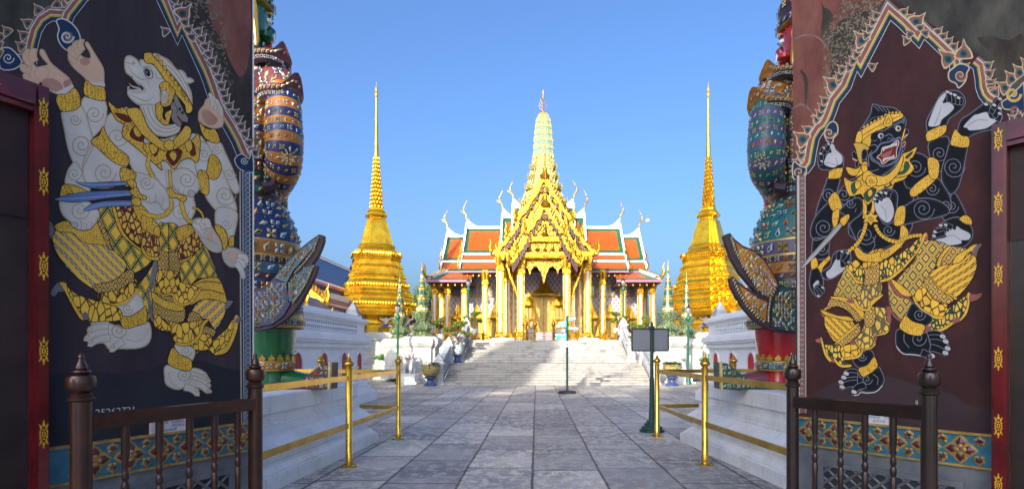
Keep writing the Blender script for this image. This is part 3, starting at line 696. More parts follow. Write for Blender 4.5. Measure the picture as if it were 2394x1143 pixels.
# ================================================================ golden stupas
RED = redent(.155, 3)
def stupa(px, Y, rz, label):
    x = PX(px, Y); k = .01395 * Y / 34                           # metres per crop pixel of the traced outline
    def z(cy): return PZ(190 + cy / 1.875, Y)
    t = thing('golden_stupa', label, 'stupa', (x, Y, 0), rz, group='golden stupas beside the terrace')
    f = k * 1.0
    pl = MB(); zb = z(1105)
    pl.lathe([(205 * f, 0), (205 * f, zb * .3), (196 * f, zb * .34), (190 * f, zb * .8), (198 * f, zb * .84), (198 * f, zb - .02)], sec=RED); pl.build('marble_base', 'marble_block', t, 0)
    b = MB(); pr = [(140 * f, z(1105)), (140 * f, z(1072)), (132 * f, z(1066)), (128 * f, z(1042)), (150 * f, z(1040)), (176 * f, z(1034)), (178 * f, z(1024))]
    lv = [(1024, 176), (985, 160), (945, 147), (905, 133), (862, 119), (820, 107), (790, 97)]
    for (c0, w0), (c1, w1) in zip(lv, lv[1:]):
        d = c0 - c1
        for q, wd in ((.0, w0), (.12, w0 + 1), (.2, w0 - 5), (.28, w0 - 5), (.36, w0 - 9), (.55, w1 + 1), (.62, w1 - 3), (.8, w1 - 3), (.9, w1 + 3)): pr.append((wd * f, z(c0 - d * q)))
    pr += [(97 * f, z(790)), (99 * f, z(778)), (90 * f, z(772)), (82 * f, z(758)), (84 * f, z(750)), (78 * f, z(742))]
    b.lathe(pr, sec=RED); base = b.build('stepped_base', 'stupa_gold', t, 30)
    lp = MB()                                                    # lotus petals and garlands on the tiers
    for cy, wd, hh, st in ((772, 97, 26, 9), (905, 133, 14, 11), (985, 160, 14, 13)):
        for face in range(4):
            X = at(0, 0, 0, face * math.pi / 2)
            for j in range(-st, st + 1):
                u = j / st; dd = 1 if abs(u) < .61 else (.87 if abs(u) < .75 else .74)
                lp.lathe([(.0, 0), (hh * f * .3, hh * f * .2), (hh * f * .34, hh * f * .5), (.003, hh * f)], (0, 0, 0), 5, X=X @ at(u * wd * f * .93, -wd * f * dd, z(cy) - hh * f * .3))
    lp.build('lotus_petals', 'stupa_gold', base)['kind'] = 'stuff'
    b = MB(); pr = [(74 * f, z(740)), (76 * f, z(728)), (70 * f, z(722))]
    for q in range(9): u = q / 8; pr.append(((68 - 27 * u ** .8) * f * (1 + .05 * math.sin(u * 3)), z(722 - 108 * u)))
    pr += [(30 * f, z(606)), (30 * f, z(600)), (42 * f, z(598)), (46 * f, z(592)), (44 * f, z(586)), (36 * f, z(582)), (38 * f, z(576)), (30 * f, z(568)), (30 * f, z(560))]
    b.lathe(pr, sec=RED); b.build('bell', 'stupa_gold', t, 30)
    f = k * .86; b = MB(); pr = [(27 * f, z(562))]; n = 13
    for q in range(n):
        u = q / n; c0 = 560 - 228 * u; r = (29 - 17 * u); d = 228 / n
        pr += [(r * f * .78, z(c0)), (r * f * 1.12, z(c0 - d * .35)), (r * f * 1.0, z(c0 - d * .65)), (r * f * .72, z(c0 - d * .95))]
    b.lathe(pr, n=16); rg = b.build('ringed_spire', 'stupa_gold', t)
    lp = MB()
    for q in range(n):
        u = q / n; c0 = 560 - 228 * u; r = (29 - 17 * u) * f; d = 228 / n * k
        for a in range(10):
            lp.lathe([(.002, 0), (r * .26, d * .3), (r * .24, d * .55), (.002, d * 1.0)], (0, 0, 0), 5, X=at(math.cos(a * .628 + q) * r * 1.0, math.sin(a * .628 + q) * r * 1.0, z(c0)))
    lp.build('lotus_buds', 'stupa_gold', rg)
    b = MB(); b.lathe([(12 * f, z(334)), (11 * f, z(300)), (7 * f, z(180)), (4.6 * f, z(75))], n=12); b.build('needle', 'stupa_gold', t)
    b = MB(); b.lathe([(4 * f, z(75)), (9 * f, z(66)), (9 * f, z(56)), (4 * f, z(50)), (8 * f, z(44)), (6 * f, z(32)), (3 * f, z(26)), (1 * f, z(5))], n=10); b.build('finial', 'mirror_gold', t)
    return t
s1 = stupa(880, 34, R(22), 'golden stupa with tall needle spire left of the golden hall, beside the blue-roofed building')
s2 = stupa(1656, 34, R(48), 'golden stupa with tall needle spire right of the golden hall, beside the red-legged guardian')

# little squat guardians that carry the stupas, arms raised, knees apart
def atlas(nm, loc, rz, label):
    t = thing(nm, label, 'statue', loc, rz, group='squat guardian figures round the golden stupas')
    v = [(0, 0, .42), (0, 0, .56), (0, 0, .72), (0, -.02, .82), (0, -.03, .95), (0, -.01, 1.1),
         (.17, 0, .74), (.34, -.03, .80), (.36, -.06, 1.0), (.30, -.08, 1.12), (-.17, 0, .74), (-.34, -.03, .80), (-.36, -.06, 1.0), (-.30, -.08, 1.12),
         (.12, 0, .40), (.34, -.1, .36), (.27, -.02, .06), (.40, -.12, .03), (-.12, 0, .40), (-.34, -.1, .36), (-.27, -.02, .06), (-.40, -.12, .03)]
    e = [(0, 1), (1, 2), (2, 3), (3, 4), (4, 5), (2, 6), (6, 7), (7, 8), (8, 9), (2, 10), (10, 11), (11, 12), (12, 13), (0, 14), (14, 15), (15, 16), (16, 17), (0, 18), (18, 19), (19, 20), (20, 21)]
    r = [.14, .12, .15, .06, .12, .06, .085, .065, .055, .045, .085, .065, .055, .045, .11, .09, .06, .05, .11, .09, .06, .05]
    skinned('body', 'atlas_silver', t, v, e, r)
    q = MB(); q.lathe([(.13, 0), (.12, .06), (.07, .12), (.05, .2), (.005, .34)], (0, -.02, 1.04), 10); q.build('crown', 'gold', t)
    q = MB(); q.lathe([(.17, 0), (.19, .05), (.16, .12)], (0, 0, .4), 10); q.build('sash', 'navy', t)
    return t
proto = None
for root, facs in ((s1, 'left'), (s2, 'right')):
    for i, (face, u) in enumerate(((0, -.55), (0, .15), (1, -.55), (1, .15), (3, .4), (0, .72))):
        k = .01395 * 1.0; X = Matrix.Translation(root.location) @ Matrix.Rotation(root.rotation_euler.z + face * math.pi / 2, 4, 'Z')
        loc = X @ Vector((u * 150 * k, -152 * k, PZ(190 + 1104 / 1.875, 34) - .02)); rz = root.rotation_euler.z + face * math.pi / 2
        lab = 'squat silver guardian figure holding up the ' + facs + ' golden stupa'
        if proto is None: proto = atlas('guardian_figurine', loc, rz, lab)
        else: dup(proto, loc, rz, lab)

# ================================================================ small green mosaic spires on marble bases
def spirelet(px, Y, lab, first=None):
    x = PX(px, Y)
    if first: return dup(first, (x, Y, 0 if Y < 30 else .15), None, lab, 1 if Y < 30 else .9)
    t = thing('mosaic_spire', lab, 'stupa', (x, Y, 0), group='green mosaic spires on marble plinths')
    k = 29 / F * .70
    def z(py): return PZ(py, 29)
    b = MB(); zb = z(787)
    b.lathe([(62 * k, 0), (62 * k, .25), (56 * k, .32), (50 * k, .45), (50 * k, zb * .75), (56 * k, zb * .8), (60 * k, zb * .86), (60 * k, zb * .94), (50 * k, zb)], sec=redent(.22, 1)); b.build('marble_plinth', 'marble_block', t, 0)
    b = MB(); P8 = [(math.cos(a * math.pi / 10) * (1 if a % 2 else .9), math.sin(a * math.pi / 10) * (1 if a % 2 else .9)) for a in range(20)]
    b.lathe([(34 * k, z(788)), (36 * k, z(783)), (28 * k, z(779)), (28 * k, z(776)), (40 * k, z(770)), (42 * k, z(766)), (36 * k, z(762)), (30 * k, z(758)), (20 * k, z(754)), (20 * k, z(750)), (26 * k, z(744)), (30 * k, z(737)), (36 * k, z(732)), (37 * k, z(729)), (20 * k, z(728))], sec=P8); b.build('lotus_bowl', 'mosaic_green', t, 30)
    b = MB(); pr, ms = [], []
    for p0, p1, r0, r1, m_ in ((729, 724, 21, 20.5, 1), (724, 721, 21, 20, 3), (721, 719, 20, 19.6, 1), (719, 701, 19, 16.0, 0), (701, 696, 16.8, 15.9, 1), (696, 677, 15.2, 12.0, 0), (677, 673, 12.4, 11.6, 1), (673, 658, 11.2, 8.4, 0), (658, 653, 8.6, 7.2, 1), (653, 650, 6.8, 6.2, 0), (650, 646, 5.6, 5.4, 3), (646, 641, 5.8, 4.8, 1), (641, 632, 3.6, 3.2, 2), (632, 628, 4.4, 3.4, 1)):
        pr += [(r0 * k, z(p0)), (r1 * k, z(p1 + .05))]; ms += [m_, m_]
    for q in range(5): pr += [((3.2 - q * .45) * k, z(628 - q * 4)), ((2.2 - q * .4) * k, z(625.5 - q * 4))]; ms += [1, 2]
    pr.append((.02 * k, z(596))); ms.append(1)
    pr = [(r, zz) for r, zz in pr]
    b.lathe(pr, sec=P8, mats=ms)
    for p0, r0 in ((719, 19), (694, 14.8), (670, 10.6), (703, 16.6), (678, 12.3), (659, 8.5)):      # leaf-tooth borders
        up = p0 in (719, 694, 670)
        for a in range(20):
            ca, sa = math.cos(a * math.pi / 10), math.sin(a * math.pi / 10); rr = r0 * k * .99; d = (.14 if up else -.14) * (r0 / 19) ** .5
            b.add([(ca * rr - sa * rr * .15, sa * rr + ca * rr * .15, z(p0)), (ca * rr + sa * rr * .15, sa * rr - ca * rr * .15, z(p0)), (ca * rr * .965, sa * rr * .965, z(p0) + d), (ca * rr * .8, sa * rr * .8, z(p0))], [(0, 1, 2), (0, 2, 3), (1, 3, 2)], 1)
    b.build('spire', ['tile_green', 'mirror_gold', 'teal_glaze', 'mirror_pale'], t, 30)
    return t
# the outline above is traced from the spire left of the stair: scale its pixel rows to the copies
sp1 = spirelet(987, 29, 'tall green and gold mosaic spire on marble plinth, left of the stair')
spirelet(935, 30.2, 'green mosaic spire behind the left lamp post, in front of the left golden stupa', sp1)
spirelet(1562, 29, 'tall green and gold mosaic spire on marble plinth, right of the stair', sp1)
spirelet(1605, 30.2, 'green mosaic spire behind the right lamp post, in front of the right golden stupa', sp1)

# ================================================================ blue-roofed hall far left
t = thing('blue_roofed_hall', 'long hall with dark blue tiled roofs edged in orange behind the left white building', 'temple', (-14, 36, 0), world=True)
w_ = MB(); w_.box(-18.5, -10.6, 27, 45, 0, 4.6); w_.build('wall', 'white_paint', t, 0)
r_ = MB(); e_ = MB(); o_ = MB()
for (xa, za, xb, zb) in ((-11.1, 5.0, -14, 7.75), (-9.9, 3.75, -11.15, 4.75)):
    for s in (1, -1):
        qa, qb = (xa, xb) if s > 0 else (-28 - xa, -28 - xb)
        r_.slab((qa, 26, za), (qa, 45, za), (qb, 45, zb), (qb, 26, zb), .12 * s)
        for fa, fb, mb_ in ((0, .07, e_), (.07, .12, o_), (.90, .95, o_), (.95, 1.0, e_)):
            A = lambda f: (qa + (qb - qa) * f, za + (zb - za) * f)
            (u0, v0), (u1, v1) = A(fa), A(fb)
            mb_.slab((u0 + .03 * s, 25.98, v0 + .03), (u0 + .03 * s, 45.02, v0 + .03), (u1 + .03 * s, 45.02, v1 + .03), (u1 + .03 * s, 25.98, v1 + .03), .05 * s)
        e_.slab((qa + .03 * s, 25.96, za + .03), (qa + .03 * s, 26.5, za + .03), (qb + .03 * s, 26.5, zb + .04), (qb + .03 * s, 25.96, zb + .04), .05 * s)
o = r_.build('tiled_roof', 'roof_blue', t, 0); e_.build('orange_border', 'roof_orange', o, 0); o_.build('white_border', 'white_paint', o, 0)
gz = MB()
for (xa, za, xb, zb) in ((-11.1, 5.0, -14, 7.75), (-9.9, 3.75, -11.15, 4.75)):
    gz.tube([(xa, 25.9, za + .1), (xb, 25.9, zb + .12)], 1, flat=(.13, .13)); flame(gz, xa, 25.85, za + .1, 1, .9)
    for k in range(1, 9): f = k / 9; x, z = xa + (xb - xa) * f, za + (zb - za) * f; gz.tube([(x, 25.9, z + .15), (x + .1, 25.9, z + .35), (x + .04, 25.9, z + .6)], [.09, .07, .01], 5)
gz.build('bargeboard', 'gold', t)
gw = MB(); gw.prism([(-11.4, 4.6), (-16.6, 4.6), (-14, 7.4)], lambda u, v: (u, 26.3, v), (0, .2, 0)); gw.build('pediment', 'filigree', t, 0)
# low golden roof ends seen over the white building
t2 = thing('gilded_pavilion', 'small pavilion roof with gilded serpent bargeboards just behind the left white building', 'pavilion', (-9.2, 21.5, 0), world=True)
w_ = MB(); w_.box(-10.6, -8.4, 21, 24, 0, 2.6); w_.build('wall', 'white_paint', t2, 0)
r_ = MB()
for s in (1, -1): r_.slab((-9.5 + s * 1.7, 20.8, 2.55), (-9.5 + s * 1.7, 24.2, 2.55), (-9.5, 24.2, 3.85), (-9.5, 20.8, 3.85), .1 * s)
r_.build('roof', 'roof_blue', t2, 0)
gz = MB()
for s in (1, -1):
    for a, b_ in ((0, .48), (.52, 1)):
        pts = [(-9.5 + s * 1.75 * f, 20.72, 3.95 - 1.35 * f + .05 * math.sin(f * 30)) for f in [a + (b_ - a) * q / 8 for q in range(9)]]
        gz.tube(pts, 1, flat=(.1, .11)); flame(gz, pts[-1][0], 20.7, pts[-1][2] + .05, s, .6)
gz.build('bargeboard', 'gold', t2)
gw = MB(); gw.prism([(-11, 2.7), (-8, 2.7), (-9.5, 3.7)], lambda u, v: (u, 20.95, v), (0, .1, 0)); gw.build('pediment', 'filigree', t2, 0)

# ================================================================ trees
def leaves(b, c, r, n, sz, rnd, flat=.75):
    for _ in range(n):
        d = Vector((rnd.gauss(0, 1), rnd.gauss(0, 1), rnd.gauss(0, 1))).normalized() * (rnd.random() ** .4)
        p = Vector(c) + Vector((d.x * r[0], d.y * r[1], d.z * r[2]))
        a = Vector((rnd.gauss(0, 1), rnd.gauss(0, 1), rnd.gauss(0, .7))).normalized(); q = a.cross(Vector((rnd.gauss(0, 1), rnd.gauss(0, 1), rnd.gauss(0, 1)))).normalized()
        s = sz * rnd.uniform(.6, 1.3)
        b.add([p - a * s, p + q * s * .45, p + a * s, p - q * s * .45], [(0, 1, 2, 3)])
def tree(x, y, h, rad, label, seed, z0=0):
    rnd = random.Random(seed); t = thing('garden_tree', label, 'tree', (x, y, z0), group='trees behind the temple')
    tr = MB(); tr.tube([(0, 0, 0), (.1, 0, h * .3), (-.05, .05, h * .6)], [.22, .16, .1], 8)
    cl = []
    for k in range(9):
        a = rnd.uniform(0, 6.28); rr = rad * rnd.uniform(.25, .8); zz = h * rnd.uniform(.5, .95); e = (math.cos(a) * rr, math.sin(a) * rr, zz); cl.append(e)
        tr.tube([(0, 0, h * rnd.uniform(.3, .55)), (e[0] * .5, e[1] * .5, zz * .8), e], [.09, .06, .02], 6)
    tr.build('trunk', 'bark', t); cr = MB()
    for e in cl: leaves(cr, e, (rad * .42, rad * .42, rad * .34), 230, .16, rnd)
    cr.build('crown', 'leaf', t, 0)
tree(PX(1005, 62), 62, 7.6, 2.6, 'green tree seen between the left corner columns of the golden hall', 3, ZT - .5)
tree(PX(1036, 66), 66, 6.6, 2.4, 'green tree far behind the golden hall, left of its side wall', 4, ZT - .5)
tree(PX(1740, 42), 42, 6.0, 2.2, 'leafy tree behind the right golden stupa, beside the guardian coat tail', 5)
tree(PX(1768, 46), 46, 5.6, 2.4, 'leafy tree rising over the right white building', 6)

# ================================================================ white buildings with red niches
def white_building(s, label):
    xf = s * 5.5; t = thing('white_shrine', label, 'building', (xf + s * 3, 14, 0), group='white moulded buildings flanking the court', world=True)
    y0, y1 = 10.4, 17.7
    def band(b, d, z0, z1):                                    # d: how far the band stands out of the wall
        a, c = sorted((xf - s * d, xf + s * 6)); b.box(a, c, y0 - d, y1 + d, z0, z1)
    b = MB(); pr = [(0.34, 0, .3), (.26, .301, .36), (.2, .361, .5), (.1, .501, .6), (0.04, .601, .68), (0, .681, 1.62), (.05, 1.621, 1.66), (.10, 1.661, 1.72), (.07, 1.721, 1.78), (.15, 1.781, 1.84), (.2, 1.841, 1.95), (.17, 1.951, 2.0), (.08, 2.001, 2.06), (.02, 2.061, 2.40), (.07, 2.401, 2.45), (.12, 2.451, 2.52), (.06, 2.521, 2.57), (-.04, 2.571, 2.66)]
    for d, z0, z1 in pr: band(b, d, z0, z1)
    b.build('wall', 'white_paint', t, 0)
    ys = [11.2, 12.75, 14.35, 15.85, 17.2] if s < 0 else [11.3, 12.9, 14.2, 15.6, 17.0]
    for y in ys:
        arc = [(y - .26, .72), (y + .26, .72)] + [(y + .26 * math.cos(a), 1.27 + .26 * math.sin(a)) for a in [math.pi * k / 12 for k in range(13)]]
        n = MB(); n.prism(arc, lambda u, v: (xf - s * .004, u, v), (s * .1, 0, 0)); n.build('niche', 'red_wall', t, 0)
        f = MB(); pt = [(xf - s * .02, y - .27, .72), (xf - s * .02, y - .27, 1.27)] + [(xf - s * .02, y - .27 * math.cos(a), 1.27 + .27 * math.sin(a)) for a in [math.pi * k / 10 for k in range(1, 10)]] + [(xf - s * .02, y + .27, 1.27), (xf - s * .02, y + .27, .72)]
        f.tube(pt, 1, flat=(.02, .025)); f.build('niche_moulding', 'white_paint', t)
        ib = MB(); a, c = sorted((xf - s * .05, xf - s * .005)); ib.box(a, c, y + .3, y + 1.22, 1.04, 1.09); ib.box(a, c, y + .3, y + 1.22, .70, .74); ib.build('impost_band', 'white_paint', t, 0)
    pn = MB(); a, c = sorted((xf - s * .028, xf - s * .0201)); pn.box(a, c, 11.0, 17.0, 2.12, 2.34); pn.build('vent_strip', 'sky_blue_panel', t, 0)
    la = MB()
    for k in range(50):
        y = 11.05 + k * .12; q = sorted((xf - s * .04, xf - s * .029))
        la.box(q[0], q[1], y, y + .045, 2.13, 2.33)
        la.lathe([(.035, 0), (.04, .008)], (0, 0, 0), 8, X=at(xf - s * .032, y + .08, 2.23, ry=-s * R(90)))
    for zz in (2.1, 2.33): q = sorted((xf - s * .05, xf - s * .0205)); la.box(q[0], q[1], 10.98, 17.02, zz, zz + .03)
    la.build('vent_lattice', 'white_paint', t, 0)
    for yf in (y1 - .25, y0 + .25):
        q = MB(); q.lathe([(.2, 0), (.2, .06), (.15, .1), (.17, .16), (.12, .2), (.12, .25), (.08, .3), (.06, .36), (.01, .46)], (xf + s * .25, yf, 2.66), sec=SQ); q.build('corner_finial', 'grey_stone', t, 30)
white_building(-1, 'white moulded building with red arched niches behind the green-legged guardian')
white_building(1, 'white moulded building with red arched niches behind the red-legged guardian')
# the little red porch roof glimpsed behind the left guardian's coat
# ================================================================ things about the court
def lion(px, Y, lab, first=None, rz=0):
    x = PX(px, Y)
    if first: return dup(first, (x, Y, 0), rz, lab)
    t = thing('stone_lion', lab, 'statue', (x, Y, 0), rz, group='seated stone lions at the foot of the terrace')
    q = MB(); q.box(-.52, .52, -.62, .62, 0, .1, bev=.015); q.box(-.42, .42, -.52, .52, .1, .42, bev=.015); q.box(-.46, .46, -.56, .56, .421, .48, bev=.01); q.build('pedestal', 'white_paint', t, 30)
    z = .48
    v = [(0, .3, z + .24), (0, .12, z + .44), (0, -.06, z + .66), (0, -.16, z + .86), (0, -.36, z + .84), (0, -.46, z + .76),
         (.15, -.12, z + .5), (.16, -.24, z + .24), (.16, -.28, z + .05), (.16, -.40, z + .04), (-.15, -.12, z + .5), (-.16, -.24, z + .24), (-.16, -.28, z + .05), (-.16, -.40, z + .04),
         (.2, .2, z + .2), (.25, -.02, z + .22), (.24, .06, z + .06), (.24, -.14, z + .05), (-.2, .2, z + .2), (-.25, -.02, z + .22), (-.24, .06, z + .06), (-.24, -.14, z + .05), (0, .42, z + .4), (0, .4, z + .62)]
    e = [(0, 1), (1, 2), (2, 3), (3, 4), (4, 5), (2, 6), (6, 7), (7, 8), (8, 9), (2, 10), (10, 11), (11, 12), (12, 13), (0, 14), (14, 15), (15, 16), (16, 17), (0, 18), (18, 19), (19, 20), (20, 21), (0, 22), (22, 23)]
    r = [.22, .24, .23, .2, .17, .11, .12, .09, .085, .07, .12, .09, .085, .07, .15, .12, .09, .07, .15, .12, .09, .07, .06, .08]
    bd = skinned('body', 'lion_stone', t, v, e, r)
    m_ = MB(); rnd = random.Random(2)
    for k in range(46):                                        # curls of the mane
        a = rnd.uniform(-2.4, 2.4); zz = rnd.uniform(.5, 1.02); rr = .24 - .1 * abs(zz - .8)
        m_.lathe([(.002, -.05), (.05, -.03), (.06, 0), (.05, .03), (.002, .05)], (math.sin(a) * rr, -.08 + math.cos(a) * rr * .9 + .02, z + zz), 7)
    m_.build('mane', 'lion_stone', t)
    h = MB()
    for s in (-1, 1):
        h.lathe([(.002, -.03), (.03, 0), (.002, .03)], (s * .09, -.46, z + .92), 8); h.lathe([(.002, -.06), (.05, -.03), (.05, .02), (.002, .06)], (s * .17, -.2, z + 1.0), 8)
    h.lathe([(.002, -.03), (.05, 0), (.002, .03)], (0, -.57, z + .82), 8); h.build('face_features', 'lion_stone', t)
    return t
l1 = lion(955, 27.5, 'grey shaded stone lion on white block left of the stair')
lion(1588, 27.5, 'pale sunlit stone lion on white block right of the stair', l1, R(20))

def big_bowl(px, Y, lab, first=None):
    x = PX(px, Y)
    if first: return dup(first, (x, Y, 0), 1.2, lab)
    t = thing('planter_bowl', lab, 'planter', (x, Y, 0), group='large painted planter bowls at the foot of the stair')
    q = MB(); q.lathe([(.30, 0), (.30, .05), (.24, .1), (.17, .18), (.15, .26), (.18, .32), (.27, .36), (.28, .42), (.2, .44)], n=20); q.build('stand', 'blue_glaze', t)
    q = MB(); q.lathe([(.22, .44), (.32, .5), (.40, .62), (.43, .78), (.42, .88), (.44, .9), (.44, .96), (.39, .96), (.38, .9)], n=24); q.build('bowl', 'pot_floral', t)
    q = MB(); q.lathe([(.375, .885), (.375, .925)], n=20); q.build('soil', 'soil', t)
    l = MB(); rnd = random.Random(5)
    for k in range(120):
        a, rr = rnd.uniform(0, 6.28), .40 * math.sqrt(rnd.random()); zz = .98 + .12 * rnd.random(); c = Vector((math.cos(a) * rr, math.sin(a) * rr, zz)); s = rnd.uniform(.04, .085); tl = rnd.uniform(-.5, .5)
        l.add([c + Vector((math.cos(b_ * 1.047) * s, math.sin(b_ * 1.047) * s, math.cos(b_ * 1.047) * s * tl)) for b_ in range(6)], [(0, 1, 2, 3, 4, 5)])
        if k % 4 == 0: l.tube([(c.x * .8, c.y * .8, .92), c], .006, 4)
    l.build('lily_leaves', 'leaf_bed', t, 0)
    return t
b1 = big_bowl(1006, 25.5, 'shaded painted bowl of water lilies on a blue stand, left of the stair')
big_bowl(1571, 25.5, 'sunlit painted bowl of water lilies behind the right brass barrier', b1)

def bed_plant(px, Y, z0, lab, scale=1, first=None, seed=8):
    x = PX(px, Y)
    t = thing('potted_plant', lab, 'potted plant', (x, Y, z0), group='leafy plants in pale porcelain pots')
    q = MB(); q.lathe([(.26, 0), (.27, .06), (.2, .12), (.16, .24), (.2, .34), (.26, .38), (.2, .4)], n=18); q.build('stand', 'white_paint', t)
    q = MB(); q.lathe([(.22, .4), (.34, .52), (.42, .72), (.42, .9), (.38, 1.02), (.42, 1.06), (.42, 1.1), (.36, 1.1), (.34, 1.02)], n=22); q.build('pot', 'pot_white', t)
    q = MB(); q.lathe([(.35, 1.03), (.35, 1.06)], n=16); q.build('soil', 'soil', t)
    l = MB(); rnd = random.Random(seed)
    for k in range(110):
        a, rr = rnd.uniform(0, 6.28), .62 * math.sqrt(rnd.random()); c = Vector((math.cos(a) * rr, math.sin(a) * rr, 1.15 + .36 * rnd.random() * (1.1 - rr))); s = rnd.uniform(.06, .12)
        n1 = Vector((rnd.gauss(0, .5), -abs(rnd.gauss(0, .6)), 1)).normalized(); u = n1.orthogonal().normalized(); w2 = n1.cross(u)
        l.add([c + u * math.cos(b_ * 1.047) * s + w2 * math.sin(b_ * 1.047) * s for b_ in range(6)], [(0, 1, 2, 3, 4, 5)])
        if k % 3 == 0: l.tube([(c.x * .4, c.y * .4, 1.04), c], .008, 4)
    l.build('leaves', 'leaf_bed', t, 0)
    if scale != 1: t.scale = (scale,) * 3
    return t
bed_plant(903, 31.0, 0, 'leafy plant in a white porcelain pot before the left retaining wall', 1.0)
sb = thing('notice_stand', 'small wooden notice stand in front of the right white building', 'sign', (PX(1663, 23.5), 23.5, 0))
q = MB(); q.box(-.03, .03, -.03, .03, 0, .8); q.build('post', 'wood', sb, 0)
q = MB(); q.box(-.32, .32, -.05, -.031, .5, .98, bev=.005); o = q.build('board', 'banner', sb, 0)
q = MB()
for k in range(3): q.box(-.2, .2, -.056, -.0505, .62 + k * .09, .64 + k * .09)
q.build('text_line', 'black_iron', o, 0)
bed_plant(1663, 25.0, .0, 'leafy plant in a pale pot just behind the small notice stand', .95, seed=11)

def bonsai(x, y, z0, lab, rz, pot=True, sc=1, seed=1, stand=True):
    t = thing('potted_bonsai', lab, 'bonsai', (x, y, z0), rz, group='clipped bonsai trees in blue-white pots on the terrace'); rnd = random.Random(seed)
    z = 0
    if stand:
        q = MB(); q.lathe([(.33, 0), (.33, .06), (.24, .12), (.18, .26), (.18, .36), (.26, .42), (.27, .5), (.2, .52)], n=18); q.build('stand', 'blue_glaze', t); z = .52
    q = MB(); q.lathe([(.24, z), (.33, z + .1), (.37, z + .3), (.36, z + .5), (.40, z + .55), (.40, z + .6), (.34, z + .6), (.33, z + .55)], n=20); q.build('pot', 'pot_white', t); z += .56
    q = MB(); q.lathe([(.335, z - .03), (.335, z)], n=16); q.build('soil', 'soil', t)
    tr = MB(); pads = [(-.62, .1, .95, .34), (.1, -.1, 1.25, .42), (.62, .15, .62, .24), (.28, 0, .78, .22), (-.2, .1, .66, .22), (.5, 0, 1.35, .2)]
    tr.tube([(0, 0, z - .02), (.1, 0, z + .25), (-.08, 0, z + .5), (.05, 0, z + .8), (.1, 0, z + 1.2)], [.09, .075, .06, .05, .025], 7)
    for px_, py_, pz_, r_ in pads: tr.tube([(0, 0, z + pz_ * .6), (px_ * .5, py_ * .5, z + pz_ * .8), (px_, py_, z + pz_)], [.04, .03, .015], 6)
    tr.build('trunk', 'bark', t)
    cr = MB()
    for px_, py_, pz_, r_ in pads: leaves(cr, (px_, py_, z + pz_ + .05), (r_, r_, r_ * .55), int(420 * r_ / .3), .06, rnd)
    cr.build('foliage', 'leaf_bonsai', t, 0)
    t.scale = (sc,) * 3; return t
bonsai(PX(1069, 29.4), 29.4, zl, 'large bonsai in a blue-white pot on the landing, left of the upper flight', 0, sc=0.85, seed=21)
bonsai(PX(1500, 29.4), 29.4, zl, 'bonsai in a pot on a blue stand behind the blank sign board', R(160), sc=0.78, seed=22)
bonsai(PX(1028, 34), 34, ZT, 'small bonsai standing below the left corner columns of the hall', R(70), sc=0.68, seed=23, stand=False)
bonsai(PX(1444, 35.2), 35.2, ZT, 'bonsai in a white pot left of the right terrace lamp post', R(200), sc=0.72, seed=24)
bonsai(PX(1475, 33.6), 33.6, ZT - .1, 'bonsai just right of the right terrace lamp post', R(30), sc=0.59, seed=25, stand=False)
bonsai(PX(1509, 33.8), 33.8, ZT, 'bonsai below the right corner columns of the hall', R(100), sc=0.72, seed=26, stand=False)
bonsai(PX(1107, 35.2), 35.2, ZT, 'bonsai in a pale pot right of the left terrace lamp post', R(10), sc=0.72, seed=27)

def lamp(px, Y, z0, h, lab, first=None):
    t = thing('lamp_post', lab, 'lamp post', (PX(px, Y), Y, z0), group='green lamp posts')
    q = MB(); q.lathe([(.16, 0), (.16, .1), (.11, .16), (.12, .3), (.075, .36), (.055, .6), (.05, h * .72), (.075, h * .73), (.05, h * .745), (.05, h * .78), (.12, h * .8), (.13, h * .83), (.07, h * .85), (.05, h * .87)], n=14); q.build('post', 'green_metal', t)
    q = MB(); q.lathe([(.05, h * .868), (.10, h * .875), (.14, h * .91), (.13, h * .945), (.10, h * .95)], n=8); q.build('lantern_glass', 'lamp_glass', t, 0)
    q = MB(); q.lathe([(.16, h * .95), (.13, h * .96), (.06, h * .975), (.03, h * .985), (.035, h * .99), (.006, h)], n=12); q.build('lantern_cap', 'black_iron', t)
    return t
lamp(930, 27.0, 0, PZ(706, 27.0), 'green lamp post on the court in front of the left green spires')
lamp(1609, 27.0, 0, PZ(710, 27.0), 'green lamp post on the court in front of the right green spires')
lamp(1095, 33.6, ZT, PZ(650, 33.6) - ZT, 'green lamp post at the head of the stair on the left')
lamp(1457, 33.6, ZT, PZ(648, 33.6) - ZT, 'green lamp post at the head of the stair on the right')

